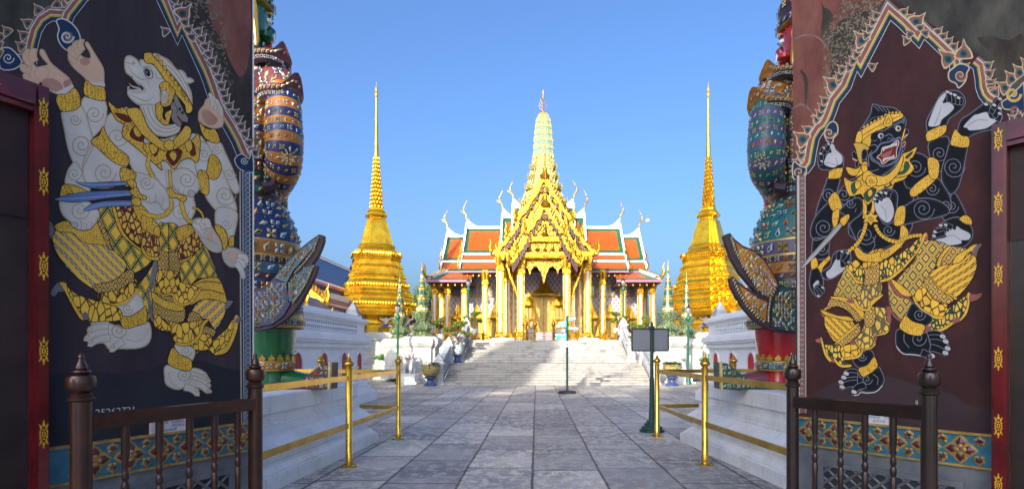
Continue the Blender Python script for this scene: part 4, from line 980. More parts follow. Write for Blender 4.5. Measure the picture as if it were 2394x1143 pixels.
# direction sign
Y = 1950 / 94
t = thing('direction_sign', 'green signpost with teal arrow boards on the paving before the stair', 'signpost', (PX(1326, Y), Y, 0))
k = Y / F
def lz(py): return PZ(py, Y)
q = MB(); q.lathe([(.34, 0), (.34, .07), (.30, .1), (.06, .11)], n=28); q.build('base', 'black_iron', t)
q = MB(); q.lathe([(.043, .1), (.043, lz(746)), (.05, lz(745)), (.03, lz(743)), (.045, lz(741)), (.03, lz(739)), (.005, lz(737))], n=14); q.build('pole', 'dark_green_metal', t)
def arrow(x0, x1, py, hh, tilt, m_='teal_sign', nm='arrow_board', txt=True, icon=None, y=-.06):
    a = R(tilt); z = lz(py); s = 1 if x1 > x0 else -1; L = abs(x1 - x0); tp = hh * .9
    X = at(x0, y, z) @ Matrix.Rotation(-a * s, 4, 'Y')
    out = [(0, -hh / 2), (s * (L - tp), -hh / 2), (s * (L - tp * .35), -hh * .32), (s * L, 0), (s * (L - tp * .35), hh * .32), (s * (L - tp), hh / 2), (0, hh / 2)]
    q = MB(); q.prism(out, lambda u, v: X @ Vector((u, 0, v)), X.to_3x3() @ Vector((0, .03, 0))); o = q.build(nm, m_, t, 0)
    w_ = MB()
    if nm == 'arrow_board':
        w_.prism([(s * (L - tp * .7), -hh * .36), (s * (L - tp * .35), -hh * .26), (s * (L - .02), 0), (s * (L - tp * .35), hh * .26), (s * (L - tp * .7), hh * .36), (s * (L - tp * .3), 0)], lambda u, v: X @ Vector((u, -.002, v)), X.to_3x3() @ Vector((0, -.004, 0)))
        ic = L * .72 if icon is None else icon
        w_.box(-hh * .26, hh * .26, -.007, -.002, -hh * .28, hh * .28, X=X @ at(s * ic, 0, 0))
        w_.build('white_mark', 'white_flat', o, 0)
        e = MB(); e.box(-hh * .1, hh * .1, -.01, -.0075, -hh * .16, hh * .16, X=X @ at(s * ic, 0, 0)); e.build('pictogram', m_, o, 0)
    tt = MB(); r2 = random.Random(int(py))
    for j, zz in enumerate((.2, -.18)):
        xx = .05
        while xx < L * (.52 if j else .6):
            ww = r2.uniform(.025, .06)
            if icon is not None and abs(xx + ww / 2 - icon) < hh * .36: xx = icon + hh * .36; continue
            tt.box(min(s * xx, s * (xx + ww)), max(s * xx, s * (xx + ww)), -.006, -.002, zz * hh - hh * .075, zz * hh + hh * .075, X=X); xx += ww + .014
    tt.build('lettering', 'white_flat', o, 0)
arrow(-.02, -22 * k, 752.5, .125, -10); arrow(-.02, -27 * k, 759.5, .125, -7); arrow(.02, 21 * k, 746.5, .115, 9)
arrow(.02, 27 * k, 767, .115, -3); arrow(-.02, -13.5 * k, 776.5, .09, -12, 'blue_sign', 'blue_board')
arrow(-.02, -29 * k, 782.5, .125, 0); arrow(-.02, -30 * k, 791, .125, 1, icon=.14)
q = MB(); q.box(-.1, .08, -.14, -.05, lz(811), lz(798), bev=.012); o = q.build('arrow_plate', 'white_flat', t, 30)
q = MB(); q.box(.0, .14, -.049, .06, lz(810), lz(796.5), bev=.02); q.build('plate_box', 'grey_stone', t, 30)
q = MB(); zc2 = lz(804.5); q.prism([(-.022, -.065), (.022, -.065), (.022, .01), (.05, .01), (0, .07), (-.05, .01), (-.022, .01)], lambda u, v: (-.01 + u, -.141, zc2 + v), (0, -.004, 0)); q.build('up_arrow', 'dark_green_metal', o, 0)
# blank sign board on a green post
Y = 1950 / 183
t = thing('blank_sign_board', 'green post carrying a blank grey board, beside the right brass rail', 'sign', (PX(1524, Y), Y, 0)); k = Y / F
q = MB(); q.lathe([(.235, 0), (.235, .05), (.2, .06), (.2, .1), (.15, .12), (.15, .15), (.11, .18), (.09, .22)], n=24); q.build('base', 'dark_green_metal', t)
zt = PZ(757, Y)
q = MB(); q.lathe([(.065, .2), (.05, .5), (.045, 1.0), (.034, 1.05), (.034, zt - .1), (.05, zt - .09), (.05, zt - .05), (.02, zt - .03), (.03, zt), (.004, zt + .06)], n=14); q.build('post', 'dark_green_metal', t)
z0, z1 = PZ(818, Y), PZ(770, Y); x0, x1 = -44 * k, 38 * k
q = MB(); q.box(x0, x1, .036, .06, z0, z1); bd = q.build('board', 'grey_sign', t, 0)
q = MB()
for a in ((x0 - .02, x1 + .02, z0 - .025, z0), (x0 - .02, x1 + .02, z1, z1 + .025), (x0 - .025, x0, z0, z1), (x1, x1 + .025, z0, z1)): q.box(a[0], a[1], .03, .068, a[2], a[3])
q.build('frame', 'dark_green_metal', bd, 0)

# ---- offerings and low golden fences before the hall door
def fence_seg(x0, x1, y, lab):
    t = thing('golden_fence', lab, 'fence', ((x0 + x1) / 2, y, ZT), group='low golden fences at the hall porch', world=True)
    r_ = MB()
    for z in (.12, .48): r_.tube([(x0, y, ZT + z), (x1, y, ZT + z)], .03, 6)
    for k in range(9): xx = x0 + (x1 - x0) * k / 8; r_.tube([(xx, y, ZT), (xx, y, ZT + .48)], .022, 6)
    r_.build('rails', 'gold', t)
    for xx in (x0, x1): p = MB(); p.lathe([(.07, 0), (.07, .55), (.09, .56), (.09, .62), (.05, .66), (.06, .7), (.01, .85)], (xx, y, ZT), 8); p.build('post', 'gold', t)
fence_seg(PX(1205, 34), PX(1254, 34), 34, 'low golden fence left of the hall door'); fence_seg(PX(1292, 34), PX(1350, 34), 34, 'low golden fence right of the hall door, behind the signpost')
fence_seg(PX(1103, 35), PX(1130, 35), 35, 'low golden fence between left columns, left of the porch'); fence_seg(PX(1413, 35), PX(1442, 35), 35, 'low golden fence between right columns, right of the porch')
def altar(x0, x1, y, lab):
    t = thing('offering_table', lab, 'table', ((x0 + x1) / 2, y, ZT), group='offering tables beside the hall door', world=True)
    q = MB(); q.box(x0 - .1, x1 + .1, y, y + .7, ZT, ZT + .42); q.box(x0, x1, y + .1, y + .7, ZT + .421, ZT + .75); q.build('stone_step', 'marble_block', t, 0)
    q = MB(); q.box(x0 + .2, x1 - .2, y + .2, y + .6, ZT + .75, ZT + 1.3); q.box(x0 + .1, x1 - .1, y + .12, y + .66, ZT + 1.301, ZT + 1.38); q.build('gilded_chest', 'gold', t, 0)
    p = MB(); p.box(x0 + .3, x1 - .3, y + .185, y + .199, ZT + .85, ZT + 1.2); p.build('mosaic_panel', 'dotted_mosaic', t, 0)
altar(PX(1228, 34.6), PX(1256, 34.6), 34.6, 'gilded offering table left of the hall door'); altar(PX(1294, 34.6), PX(1322, 34.6), 34.6, 'gilded offering table right of the hall door, behind the arrow boards')
def pillar_st(px, lab, first=None):
    x = PX(px, 34.3)
    t = thing('gilded_post', lab, 'post', (x, 34.3, ZT), group='gilded candle posts at the hall door')
    q = MB(); q.lathe([(.12, 0), (.12, .2), (.08, .26), (.08, .9), (.13, .95), (.13, 1.05), (.08, 1.15), (.06, 1.25), (.01, 1.45)], n=10); q.build('shaft', 'gold', t)
    q = MB(); q.lathe([(.16, 0), (.16, .08)], n=10); q.build('foot', 'gold_dark', t)
pillar_st(1251, 'gilded candle post just left of the hall door'); pillar_st(1294, 'gilded candle post just right of the hall door')
def worshipper(px, Y, lab, z0=ZT, sc=1, rz=0):
    t = thing('gilded_figure', lab, 'statue', (PX(px, Y), Y, z0), rz, group='gilded standing figures on the terrace')
    v = [(0, 0, .55), (0, 0, .8), (0, 0, 1.02), (0, 0, 1.15), (0, -.02, 1.27), (.16, 0, 1.02), (.2, -.06, .82), (.05, -.2, .9), (-.16, 0, 1.02), (-.2, -.06, .82), (-.05, -.2, .9), (.09, 0, .5), (.1, -.02, .28), (.1, 0, .04), (.1, -.1, .03), (-.09, 0, .5), (-.1, -.02, .28), (-.1, 0, .04), (-.1, -.1, .03)]
    e = [(0, 1), (1, 2), (2, 3), (3, 4), (2, 5), (5, 6), (6, 7), (2, 8), (8, 9), (9, 10), (0, 11), (11, 12), (12, 13), (13, 14), (0, 15), (15, 16), (16, 17), (17, 18)]
    skinned('body', 'gold', t, v, e, [.14, .12, .14, .06, .1, .07, .05, .04, .07, .05, .04, .1, .08, .055, .05, .1, .08, .055, .05])
    q = MB(); q.lathe([(.12, 0), (.1, .08), (.06, .14), (.04, .24), (.005, .4)], (0, 0, 1.3), 10); q.build('crown', 'gold', t)
    q = MB(); q.lathe([(.2, .3), (.18, .45), (.15, .6), (.16, .64)], (0, 0, 0), 12); q.build('skirt', 'gold_dark', t)
    q = MB(); q.lathe([(.24, -.28), (.24, -.1), (.2, -.08), (.2, .0)], n=12); q.build('pedestal', 'gold', t)
    t.scale = (sc,) * 3; t.location.z = z0 + .28 * sc; return t
worshipper(1228, 34.1, 'gilded standing figure with joined hands left of the hall door', sc=.85)
def kinnari(px, Y, rz, lab):
    t = thing('gilded_bird_figure', lab, 'statue', (PX(px, Y), Y, ZT), rz, group='gilded half-bird figures on the terrace')
    q = MB(); q.box(-.45, .45, -.3, .3, 0, .5, bev=.02); q.box(-.52, .52, -.36, .36, .501, .6, bev=.02); q.build('pedestal', 'banner', t, 30)
    z = .6
    v = [(.1, 0, z + .55), (-.05, 0, z + .8), (-.12, 0, z + 1.05), (-.12, 0, z + 1.2), (-.14, 0, z + 1.35), (.3, 0, z + .62), (.5, 0, z + .85), (.5, 0, z + 1.15), (.12, .1, z + .3), (.08, .1, z + .05), (-.02, .1, z + .03), (.12, -.1, z + .3), (.08, -.1, z + .05), (-.02, -.1, z + .03), (-.12, .17, z + 1.02), (-.25, .2, z + .85), (-.35, .05, z + .98), (-.12, -.17, z + 1.02), (-.25, -.2, z + .85), (-.35, -.05, z + .98)]
    e = [(0, 1), (1, 2), (2, 3), (3, 4), (0, 5), (5, 6), (6, 7), (0, 8), (8, 9), (9, 10), (0, 11), (11, 12), (12, 13), (2, 14), (14, 15), (15, 16), (2, 17), (17, 18), (18, 19)]
    skinned('body', 'gold', t, v, e, [.17, .13, .13, .055, .1, .12, .09, .03, .08, .045, .04, .08, .045, .04, .06, .045, .035, .06, .045, .035])
    q = MB(); q.lathe([(.11, 0), (.09, .08), (.05, .16), (.035, .28), (.005, .45)], (-.14, 0, z + 1.38), 10); q.build('crown', 'gold', t)
    q = MB()
    for s in (-.14, .14): q.tube([(.1, s, z + .6), (.35, s * 1.3, z + .75), (.55, s * 1.2, z + .7)], [.1, .09, .02], 6)
    q.build('wings', 'gold_dark', t)
kinnari(1072, 36, R(10), 'gilded half-bird figure on pedestal among the left columns'); kinnari(1467, 36, R(170), 'gilded half-bird figure on pedestal among the right columns')
t = thing('door_banner', 'pale banner with small red emblems across the foot of the hall door', 'banner', (PX(1272, 33.4), 33.4, ZT))
q = MB(); q.box(-.5, .5, -.03, .03, .02, .5, bev=.01); o = q.build('cloth', 'banner', t, 30)
q = MB()
for z in (.13, .42): q.box(-.1, .1, -.036, -.0305, z - .02, z + .02); q.box(-.02, .02, -.042, -.0365, z - .08, z + .08)
q.build('red_emblem', 'red_wall', o, 0); q = MB(); q.box(-.12, .12, -.036, -.031, .25, .29); q.build('green_emblem', 'green_metal', o, 0)
for px, lb in ((1175, 'left'), (1369, 'right')):
    t = thing('porch_bowl', 'painted round bowl at the foot of the ' + lb + ' outer porch column', 'planter', (PX(px, 37.2), 37.2, ZB - .22), group='painted bowls at the porch columns')
    q = MB(); q.lathe([(.2, 0), (.3, .1), (.33, .26), (.3, .36), (.34, .4), (.28, .4)], n=16); q.build('bowl', 'pot_floral', t); q = MB(); q.lathe([(.28, .37), (.2, .43), (.01, .46)], n=12); q.build('moss', 'leaf_bed', t)
# the day moon
bm = MB(); bm.lathe([(max(.01, math.sin(math.pi * k / 16)) * 8.5, -math.cos(math.pi * k / 16) * 8.5) for k in range(17)], P(1514, 516, 2500), 24)
o = bm.build('moon', 'moon_rock'); tag(o, 'tiny pale day moon in the sky right of the hall roof', 'moon')
# ================================================================ pedestals, guardians, rails
def pedestal(corner, ang, s, lab):
    t = thing('white_pedestal', lab, 'pedestal', (corner[0], corner[1], 0), R(ang), group='white moulded pedestals of the guardians')
    prof = [(0, 0), (0, .15), (.035, .155), (.035, .175), (.06, .18), (.1, .235), (.13, .245), (.13, .26), (.16, .265), (.16, .37), (.13, .385), (.085, .395), (.07, .42), (.07, .45), (.085, .465), (.2, .555), (.215, .56), (.215, .585), (.24, .59), (.24, .66), (.27, .665), (.27, .69), (.30, .695), (.30, .77), (.275, .785), (.265, .80), (.265, .995), (.28, 1.006)]
    x0, x1, y0, y1 = (0, 3.2, -3.4, 0) if s > 0 else (-3.2, 0, -3.75, 0)
    rings = [[(x0 + d, y0 + d, z), (x1 - d, y0 + d, z), (x1 - d, y1 - d, z), (x0 + d, y1 - d, z)] for d, z in prof]
    b = MB(); b.rings(rings); b.build('plinth', 'white_worn', t, 25)
m, n, b = nodes_of('white_worn'); M['white_worn'] = m
v = coords(n); st_ = noise(n, coords(n, (3, 3, .35)), 4, 6, .65); gr = noise(n, v, 1.4, 6, .7)
c = mixc(n, ramp(n, gr, [(.42, (0, 0, 0)), (.68, (1, 1, 1))]), (.78, .775, .77), (.60, .59, .575)); c = mixc(n, ramp(n, st_, [(.56, (0, 0, 0)), (.72, (.6, .6, .6))]), c, (.46, .45, .43))
c = mixc(n, ramp(n, noise(n, v, 22, 3, .6), [(.70, (0, 0, 0)), (.74, (1, 1, 1))]), c, (.36, .34, .31))
n.links.new(c, b.inputs['Base Color']); b.inputs['Roughness'].default_value = .6; bump(n, b, noise(n, v, 14, 6, .65), .16, .02)
pedestal((-2.70, 9.5), -2.55, -1, 'white moulded pedestal under the green-legged guardian'); pedestal((2.455, 9.5), 4.85, 1, 'white moulded pedestal under the red-legged guardian')

def floret(b, p, nrm, up, s, kind, m0, m1):
    """raised porcelain blossom or leaf: m0 rim, m1 heart"""
    nrm = nrm.normalized(); x = up.cross(nrm).normalized(); y = nrm.cross(x)
    def q(a, c, h): return p + x * a * s + y * c * s + nrm * h * s
    if kind == 0:
        for k in range(4):
            a = k * math.pi / 2 + .785; ca, sa = math.cos(a), math.sin(a)
            def w(r, t, h): return q(ca * r - sa * t, sa * r + ca * t, h)
            b.add([w(.1, 0, .1), w(.55, .34, .05), w(1, 0, .06), w(.55, -.34, .05), w(.55, 0, .3)], [(0, 1, 4), (1, 2, 4), (2, 3, 4), (3, 0, 4)], m0)
            b.add([w(.25, 0, .24), w(.55, .15, .22), w(.8, 0, .2), w(.55, -.15, .22), w(.55, 0, .36)], [(0, 1, 4), (1, 2, 4), (2, 3, 4), (3, 0, 4)], m1)
        b.add([q(-.2, 0, .2), q(0, -.2, .2), q(.2, 0, .2), q(0, .2, .2), q(0, 0, .42)], [(0, 1, 4), (1, 2, 4), (2, 3, 4), (3, 0, 4)], m1)
    else:
        a = kind * .7; ca, sa = math.cos(a), math.sin(a)
        def w(r, t, h): return q(ca * r - sa * t, sa * r + ca * t, h)
        b.add([w(-.7, 0, .05), w(-.1, .42, .05), w(.9, 0, .05), w(-.1, -.42, .05), w(0, 0, .3)], [(0, 1, 4), (1, 2, 4), (2, 3, 4), (3, 0, 4)], m0)
        b.add([w(-.4, 0, .2), w(-.1, .2, .2), w(.45, 0, .2), w(-.1, -.2, .2), w(0, 0, .4)], [(0, 1, 4), (1, 2, 4), (2, 3, 4), (3, 0, 4)], m1)
PORC = ['mirror_cream', 'teal_glaze', 'blue_glaze', 'mirror_pale', 'mirror_gold', 'red_wall', 'tile_green']
def inside(p, poly):
    x, y = p; r = False; n = len(poly)
    for i in range(n):
        (x0, y0), (x1, y1) = poly[i], poly[i - 1]
        if (y0 > y) != (y1 > y) and x < (x1 - x0) * (y - y0) / (y1 - y0) + x0: r = not r
    return r
YS = 7.8
def guardian(s, lab, C_):
    """s = -1: left, traced in photo pixels; +1: the mirrored twin"""
    ax = 560
    def wx(px): return PX(px if s < 0 else 2456 - px, YS)
    def wz(py):
        if s > 0 and py < 458: py = 458 - (458 - py) * .88
        return PZ(py, YS)
    k = YS / F; rnd = random.Random(11 if s < 0 else 12); A = wx(ax)
    def dxx(px, y): return PX(px if s < 0 else 2456 - px, y)
    def dz(py, y):
        if s > 0 and py < 458: py = 458 - (458 - py) * .88
        return PZ(py, y)
    t = thing('guardian_giant', lab, 'statue', (A, YS, wz(907)), group='giant mosaic guardian statues of the gate', world=True)
    def band_body(name, rows, sy=.82, cx=None, y=YS, flo=None):        # rows: (py, halfwidth px, material of the run below)
        b = MB(); keys = []; pr = []; mats = []
        for py, hw, m_ in rows:
            pr.append((hw * k, wz(py)))
            if m_ not in keys: keys.append(m_)
            mats.append(keys.index(m_))
        pr, mats = pr[::-1], mats[::-1]; mats = mats[1:] + [mats[-1]]
        c = wx(cx) if cx else A
        b.lathe(pr, (c, y, 0), 36, mats=mats, sy=sy); o = b.build(name, keys, t, 50)
        if flo:
            f = MB()
            for (p0, p1, w0, w1, rows_, cols, sz, kinds) in flo:
                sz *= 1.42
                for r_ in range(rows_):
                    fy = (r_ + .5) / rows_; py = p0 + (p1 - p0) * fy; hw = (w0 + (w1 - w0) * fy) * k
                    for j in range(cols):
                        th = -math.pi * (1.12 - 1.24 * (j + (.5 if r_ % 2 else 0)) / cols)
                        p = Vector((c + math.cos(th) * hw, y + math.sin(th) * hw * sy, wz(py))); nn = Vector((math.cos(th), math.sin(th) / sy, -(w1 - w0) / max(1, (p1 - p0)) * .0 + .0))
                        floret(f, p, nn, Vector((0, 0, 1)), sz * k, kinds[(j + r_) % len(kinds)], (0, 3, 4)[(j * 7 + r_ * 3) % 3], 1 + rnd.randrange(6) if kinds else 1)
            f.build('porcelain_flowers', PORC, o, 0)['kind'] = 'stuff'
        return o
    # torso: shoulders to waist
    band_body('torso', [(118, 20, C_['chest']), (128, 52, C_['chest']), (150, 72, C_['chest']), (200, 84, C_['chest']), (232, 84, 'navy'), (248, 84, C_['coil']), (305, 82, C_['dark']), (322, 81, C_['coil']), (372, 78, 'navy'), (386, 77, 'maroon'), (412, 76, C_['cloth']), (440, 78, C_['cloth']), (441, 78, C_['cloth'])], .8,
              flo=[(140, 225, 74, 84, 3, 9, 11, (0, 1, 0)), (234, 246, 85, 85, 1, 16, 6, (1,)), (255, 300, 84, 83, 3, 14, 8, (0, 2)), (308, 320, 83, 82, 1, 14, 7, (1,)), (326, 370, 82, 79, 3, 14, 8, (0, 2)), (374, 384, 79, 79, 1, 16, 5, (0,)), (390, 410, 78, 77, 1, 11, 10, (0,)), (416, 440, 77, 78, 1, 11, 9, (1, 0))])
    # flared belt with a curled point
    band_body('belt', [(438, 82, 'purple'), (448, 90, C_['belt']), (462, 92, 'maroon'), (470, 88, C_['cloth']), (484, 90, C_['cloth'])], .82, flo=[(448, 462, 92, 94, 1, 15, 7, (0, 1)), (471, 483, 90, 91, 1, 15, 6, (1,))])
    q = MB(); pts = [(wx(640), YS - .3, wz(455)), (wx(655), YS - .25, wz(450)), (wx(660), YS - .22, wz(435)), (wx(657), YS - .22, wz(418))]; q.tube(pts, [.09, .08, .05, .01], 7); q.build('belt_point', 'purple', t)
    # long coat over the hips
    band_body('coat', [(480, 100, C_['coat']), (500, 112, C_['coat']), (530, 124, C_['coat']), (572, 136, 'mirror_gold'), (576, 137, C_['band1']), (606, 138, 'mirror_gold'), (610, 139, 'maroon'), (624, 139, C_['band2']), (648, 140, 'maroon'), (662, 141, C_['dark']), (700, 142, C_['dark']), (745, 132, C_['dark'])], .8,
              flo=[(484, 570, 104, 137, 4, 17, 10.5, (0, 1, 2, 0, 5)), (579, 604, 139, 140, 1, 17, 11, (1.57, 0)), (611, 622, 140, 141, 1, 26, 5.5, (0,)), (627, 646, 141, 142, 1, 18, 9, (0, 1)), (650, 661, 142, 143, 1, 24, 5.5, (1,)), (668, 742, 143, 136, 4, 20, 9.5, (0,))])
    # trouser hems, boots, anklets and feet
    for cx in (630, 490):
        nm = ''
        band_body('trouser_hem', [(690, 58, C_['band1']), (715, 66, C_['band1']), (738, 72, 'mirror_gold'), (748, 75, 'navy'), (762, 78, 'mirror_gold'), (768, 76, 'maroon'), (770, 60, 'maroon')], .95, cx, flo=[(716, 737, 68, 74, 1, 14, 8, (0, 1)), (749, 761, 76, 79, 1, 20, 6, (0,))])
        band_body('boot', [(752, 60, C_['skin']), (790, 57, C_['skin']), (830, 51, C_['skin']), (862, 46, C_['skin']), (884, 48, C_['skin']), (906, 52, C_['skin'])], 1.0, cx)
        o = band_body('anklet', [(842, 53, 'mirror_gold'), (846, 56, C_['anklet']), (862, 55, 'mirror_gold'), (866, 53, 'mirror_gold')], 1.0, cx, flo=[(847, 861, 56, 55, 1, 13, 7, (0, 1))])
        f = MB()
        for a in range(18):
            th = a * .349; X = at(wx(cx) + math.cos(th) * 53 * k, YS + math.sin(th) * 53 * k, wz(842), th + R(90)); f.prism([(-.032, 0), (.032, 0), (.045, .035), (.022, .05), (0, .085), (-.022, .05), (-.045, .035)], lambda u, v: X @ Vector((u, -.015, v)), X.to_3x3() @ Vector((0, .03, 0)))
        f.build('anklet_leaves', 'mirror_gold', o, 0)
        sgn = 1 if cx > 560 else -1
        def fx(px): return dxx(cx + (px - 630) * sgn, YS - .26)
        ft = MB(); ft.tube([(fx(610), YS, wz(893)), (fx(655), YS, wz(890)), (fx(700), YS, wz(893)), (fx(735), YS, wz(896))], [.2, .17, .12, .09], 12); ft.build('foot', C_['skin'] if s < 0 else 'pink_glaze', t)
        sh = MB(); out = [(580, 907), (768, 907), (770, 846), (757, 848), (742, 858), (728, 868), (715, 878), (700, 890), (580, 890)]
        sh.prism(out, lambda u, v: (fx(u), YS - .26, wz(v)), (0, .34, 0)); o = sh.build('shoe', [C_['shoe']], t, 0)
        f = MB(); po = [(582, 906), (767, 906), (769, 849), (745, 860), (716, 880), (700, 891), (582, 891)]
        for px in range(586, 770, 11):
            for py in (858, 870, 884, 899):
                if inside((px, py), po): floret(f, Vector((fx(px), YS - .262, wz(py))), Vector((0, -1, 0)), Vector((0, 0, 1)), 6.5 * k, (0, 1, 2, 0, 3)[(px + py) % 5], (0, 3, 4)[px % 3], 1 + rnd.randrange(6))
        f.build('porcelain_flowers', PORC, o, 0)['kind'] = 'stuff'
        e = MB(); e.prism([(766, 908), (771, 908), (773, 845), (768, 843)], lambda u, v: (fx(u), YS - .27, wz(v)), (0, .06, 0)); e.build('shoe_rim', 'mirror_cream', o, 0)
    # arms
    for sd in (1, -1):
        def mx(px, y=YS): return dxx(px, y) if sd > 0 else 2 * A - dxx(px, y)
        pth = spline([(628, 150, YS + .05), (652, 200, YS - .1), (662, 240, YS - .2), (664, 300, YS - .25), (665, 350, YS - .28), (662, 395, YS - .15), (652, 432, YS + .15), (650, 450, YS + .5), (654, 458, YS + .9), (652, 464, YS + 1.05)], k=6)
        rr = spline([(36,), (38,), (36,), (38.5,), (38,), (36,), (28,), (22,), (17,), (13,)], k=6)
        P3 = [Vector((mx(a, c), c, dz(b_, c))) for a, b_, c in pth]; rad = [r_[0] * k for r_ in rr]
        b = MB(); cut = 9; b.tube(P3[:cut + 1], rad[:cut + 1], 16); sl_ = b.build('shoulder', C_['chest'], t, 50)
        f = MB()
        def on_tube(i, th, lift=0):
            tg = (P3[min(i + 1, len(P3) - 1)] - P3[max(0, i - 1)]).normalized(); e1 = tg.cross(Vector((0, 1, 0))).normalized(); e2 = tg.cross(e1)
            d = e1 * math.cos(th) + e2 * math.sin(th); return P3[i] + d * (rad[i] + lift), d, tg
        for i in range(2, cut, 2):
            for j in range(9):
                p, d, tg = on_tube(i, j * .698 + (i % 4) * .17); floret(f, p, d, tg, 14 * k, 0 if (i + j) % 2 else 1, (0, 3)[j % 2], 1 + (j + i) % 6)
        f.build('porcelain_flowers', PORC, sl_, 0)['kind'] = 'stuff'
        b = MB(); n_ = len(P3); mats = []; rd = []
        for i in range(cut, n_): mats.append(((i - cut) // 2) % 2); rd.append(rad[i] * (1.0 if (i - cut) % 2 else 1.05))
        b.tube(P3[cut:], rd, 18, mats=mats); ar = b.build('banded_arm', [C_['arm1'], C_['arm2']], t, 30)
        f = MB()
        for i in range(cut + 1, n_ - 10, 2):
            for j in range(15):
                p, d, tg = on_tube(i, j * .419 + (i % 4) * .1); floret(f, p, d, tg, 7.6 * k, (0, 1, 2)[(i // 2 + j) % 3], (0, 3, 4)[(i // 2) % 3], 1 + (i // 2 + j) % 6)
            for j in range(26):
                p, d, tg = on_tube(min(i + 1, n_ - 1), j * .2417); floret(f, p, d, tg, 2.4 * k, 0, 4, 4)
        i = cut + 21
        c0 = Vector((mx(672, YS - .56), YS - .56, dz(366, YS - .56)))
        for rr_, nn in ((15, 10), (8, 7)):
            for j in range(nn):
                a = j * 6.283 / nn; floret(f, c0 + Vector((math.cos(a) * rr_ * k, .02, math.sin(a) * rr_ * k)), Vector((0, -1, 0)), Vector((math.cos(a), 0, math.sin(a))), 5 * k, 2.24, 0, 1 + j % 6)
        f.build('porcelain_flowers', PORC, ar, 0)['kind'] = 'stuff'
        h = MB()                                               # hand closed round a club in front
        hc = Vector((mx(650, YS + 1.1), YS + 1.12, dz(468, YS + 1.1)))
        h.lathe([(.02, -.14), (.11, -.1), (.13, 0), (.11, .1), (.02, .14)], tuple(hc), 12)
        for j in range(4): h.tube([hc + Vector((.1 * sd, .02, .09 - j * .06)), hc + Vector((.06 * sd, .14, .09 - j * .06)), hc + Vector((-.06 * sd, .14, .085 - j * .06)), hc + Vector((-.08 * sd, .04, .08 - j * .06))], [.035, .034, .03, .02], 7)
        h.tube([hc + Vector((-.04 * sd, -.06, .1)), hc + Vector((-.1 * sd, .02, .16)), hc + Vector((-.06 * sd, .1, .17))], [.04, .035, .02], 7); h.build('hand', C_['skin'], t)
        # epaulette and cuff: flared collars drawn out to an upturned point
        for nm, (cx_, cy_), r0, r1, pyt, (tx_, ty_), fw in (('epaulette', (632, 158), 30, 44, 140, (669, 107), .45), ('cuff', (656, 246), 36, 47, 222, (708, 184), .5)):
            b = MB(); yd = YS - .16; cc = Vector((mx(cx_, yd), yd, 0)); tn = abs(tx_ - cx_); N_ = 40
            def ringpt(th, lvl):
                o_ = max(0, math.cos(th + fw)) ** 7.0; dx, dy = math.cos(th), math.sin(th)
                if lvl == 0: r, z = r0, dz(cy_ + 4, yd)
                elif lvl == 1: r, z = r1 + (tn * .72 - r1) * o_, dz(pyt + 8, yd) + (dz(ty_ + 36, yd) - dz(pyt + 8, yd)) * o_
                elif lvl == 2: r, z = r1 * 1.05 + (tn * 1.12 - r1 * 1.05) * o_ ** 1.4, dz(pyt, yd) + (dz(ty_, yd) - dz(pyt, yd)) * o_ ** 1.6
                else: r, z = r0 * .98, dz(pyt - 12, yd)
                return Vector((cc.x + dx * r * k * sd * (1 if s < 0 else -1), cc.y + dy * r * k, z))
            rs_ = [[ringpt(-2 * math.pi * j / N_, l) for j in range(N_)] for l in (0, 1, 2, 3)]
            b.rings(rs_, caps=False, mats=[0, 1, 2, 2]); o = b.build(nm, ['purple', C_['chest'], C_['chest']], t, 60)
            f = MB()
            for j in range(13):
                th = -.25 - j * .2; p = (ringpt(th, 1) + ringpt(th, 2)) * .5; p2 = ringpt(th, 1) * .62 + ringpt(th, 0) * .38; nn = Vector((math.cos(th) * sd * (1 if s < 0 else -1), math.sin(th), -.25))
                floret(f, p + nn * .012, nn, Vector((0, 0, 1)), 7.5 * k, 1, 0, 1 + j % 6); floret(f, p2 + nn * .02, nn, Vector((0, 0, 1)), 5 * k, 0, 3, 1 + (j + 2) % 6)
            f.build('porcelain_flowers', PORC, o, 0)['kind'] = 'stuff'
        # winged coat tail
        T = C_['tail']
        yy = YS - .62
        b = MB(); b.prism(T['out'], lambda u, v: (mx(u, yy), yy, dz(v, yy)), (0, .09, 0)); tl = b.build('coat_tail', ['purple'], t, 0)
        f = MB()
        for (poly, m_) in T['fab']:
            b = MB(); b.prism(poly, lambda u, v: (mx(u, yy), yy - .02, dz(v, yy)), (0, .0185, 0)); b.build('tail_lining', m_, tl, 0)
            xs = [p[0] for p in poly]; ys = [p[1] for p in poly]; stp = 14 if m_ == T['fab'][-1][1] else 12
            r_ = 0; py = min(ys) + 4
            while py < max(ys):
                px = min(xs) + (stp / 2 if r_ % 2 else 0)
                while px < max(xs):
                    if inside((px, py), poly) and all(inside((px + a, py + c), poly) for a, c in ((4, 0), (-4, 0), (0, 4), (0, -4))):
                        floret(f, Vector((mx(px, yy), yy - .021, dz(py, yy))), Vector((0, -1, 0)), Vector((0, 0, 1)), rnd.uniform(6.8, 9.0) * k, rnd.choice((0, 0, 1, 2.4, 3.2)), (0, 3, 4)[rnd.randrange(3)], 1 + rnd.randrange(6))
                    px += stp
                py += stp * .72; r_ += 1
        for edge in T['edge']:
            for (x0, y0), (x1, y1) in zip(edge, edge[1:]):
                L = max(1, int(math.hypot(x1 - x0, y1 - y0) / 7))
                for j in range(L): u = j / L; floret(f, Vector((mx(x0 + (x1 - x0) * u, yy), yy - .021, dz(y0 + (y1 - y0) * u, yy))), Vector((0, -1, 0)), Vector((x1 - x0, 0, y0 - y1)), 5.6 * k, 2.24, 0, 1 + j % 6)
        f.build('porcelain_flowers', PORC, tl, 0)['kind'] = 'stuff'
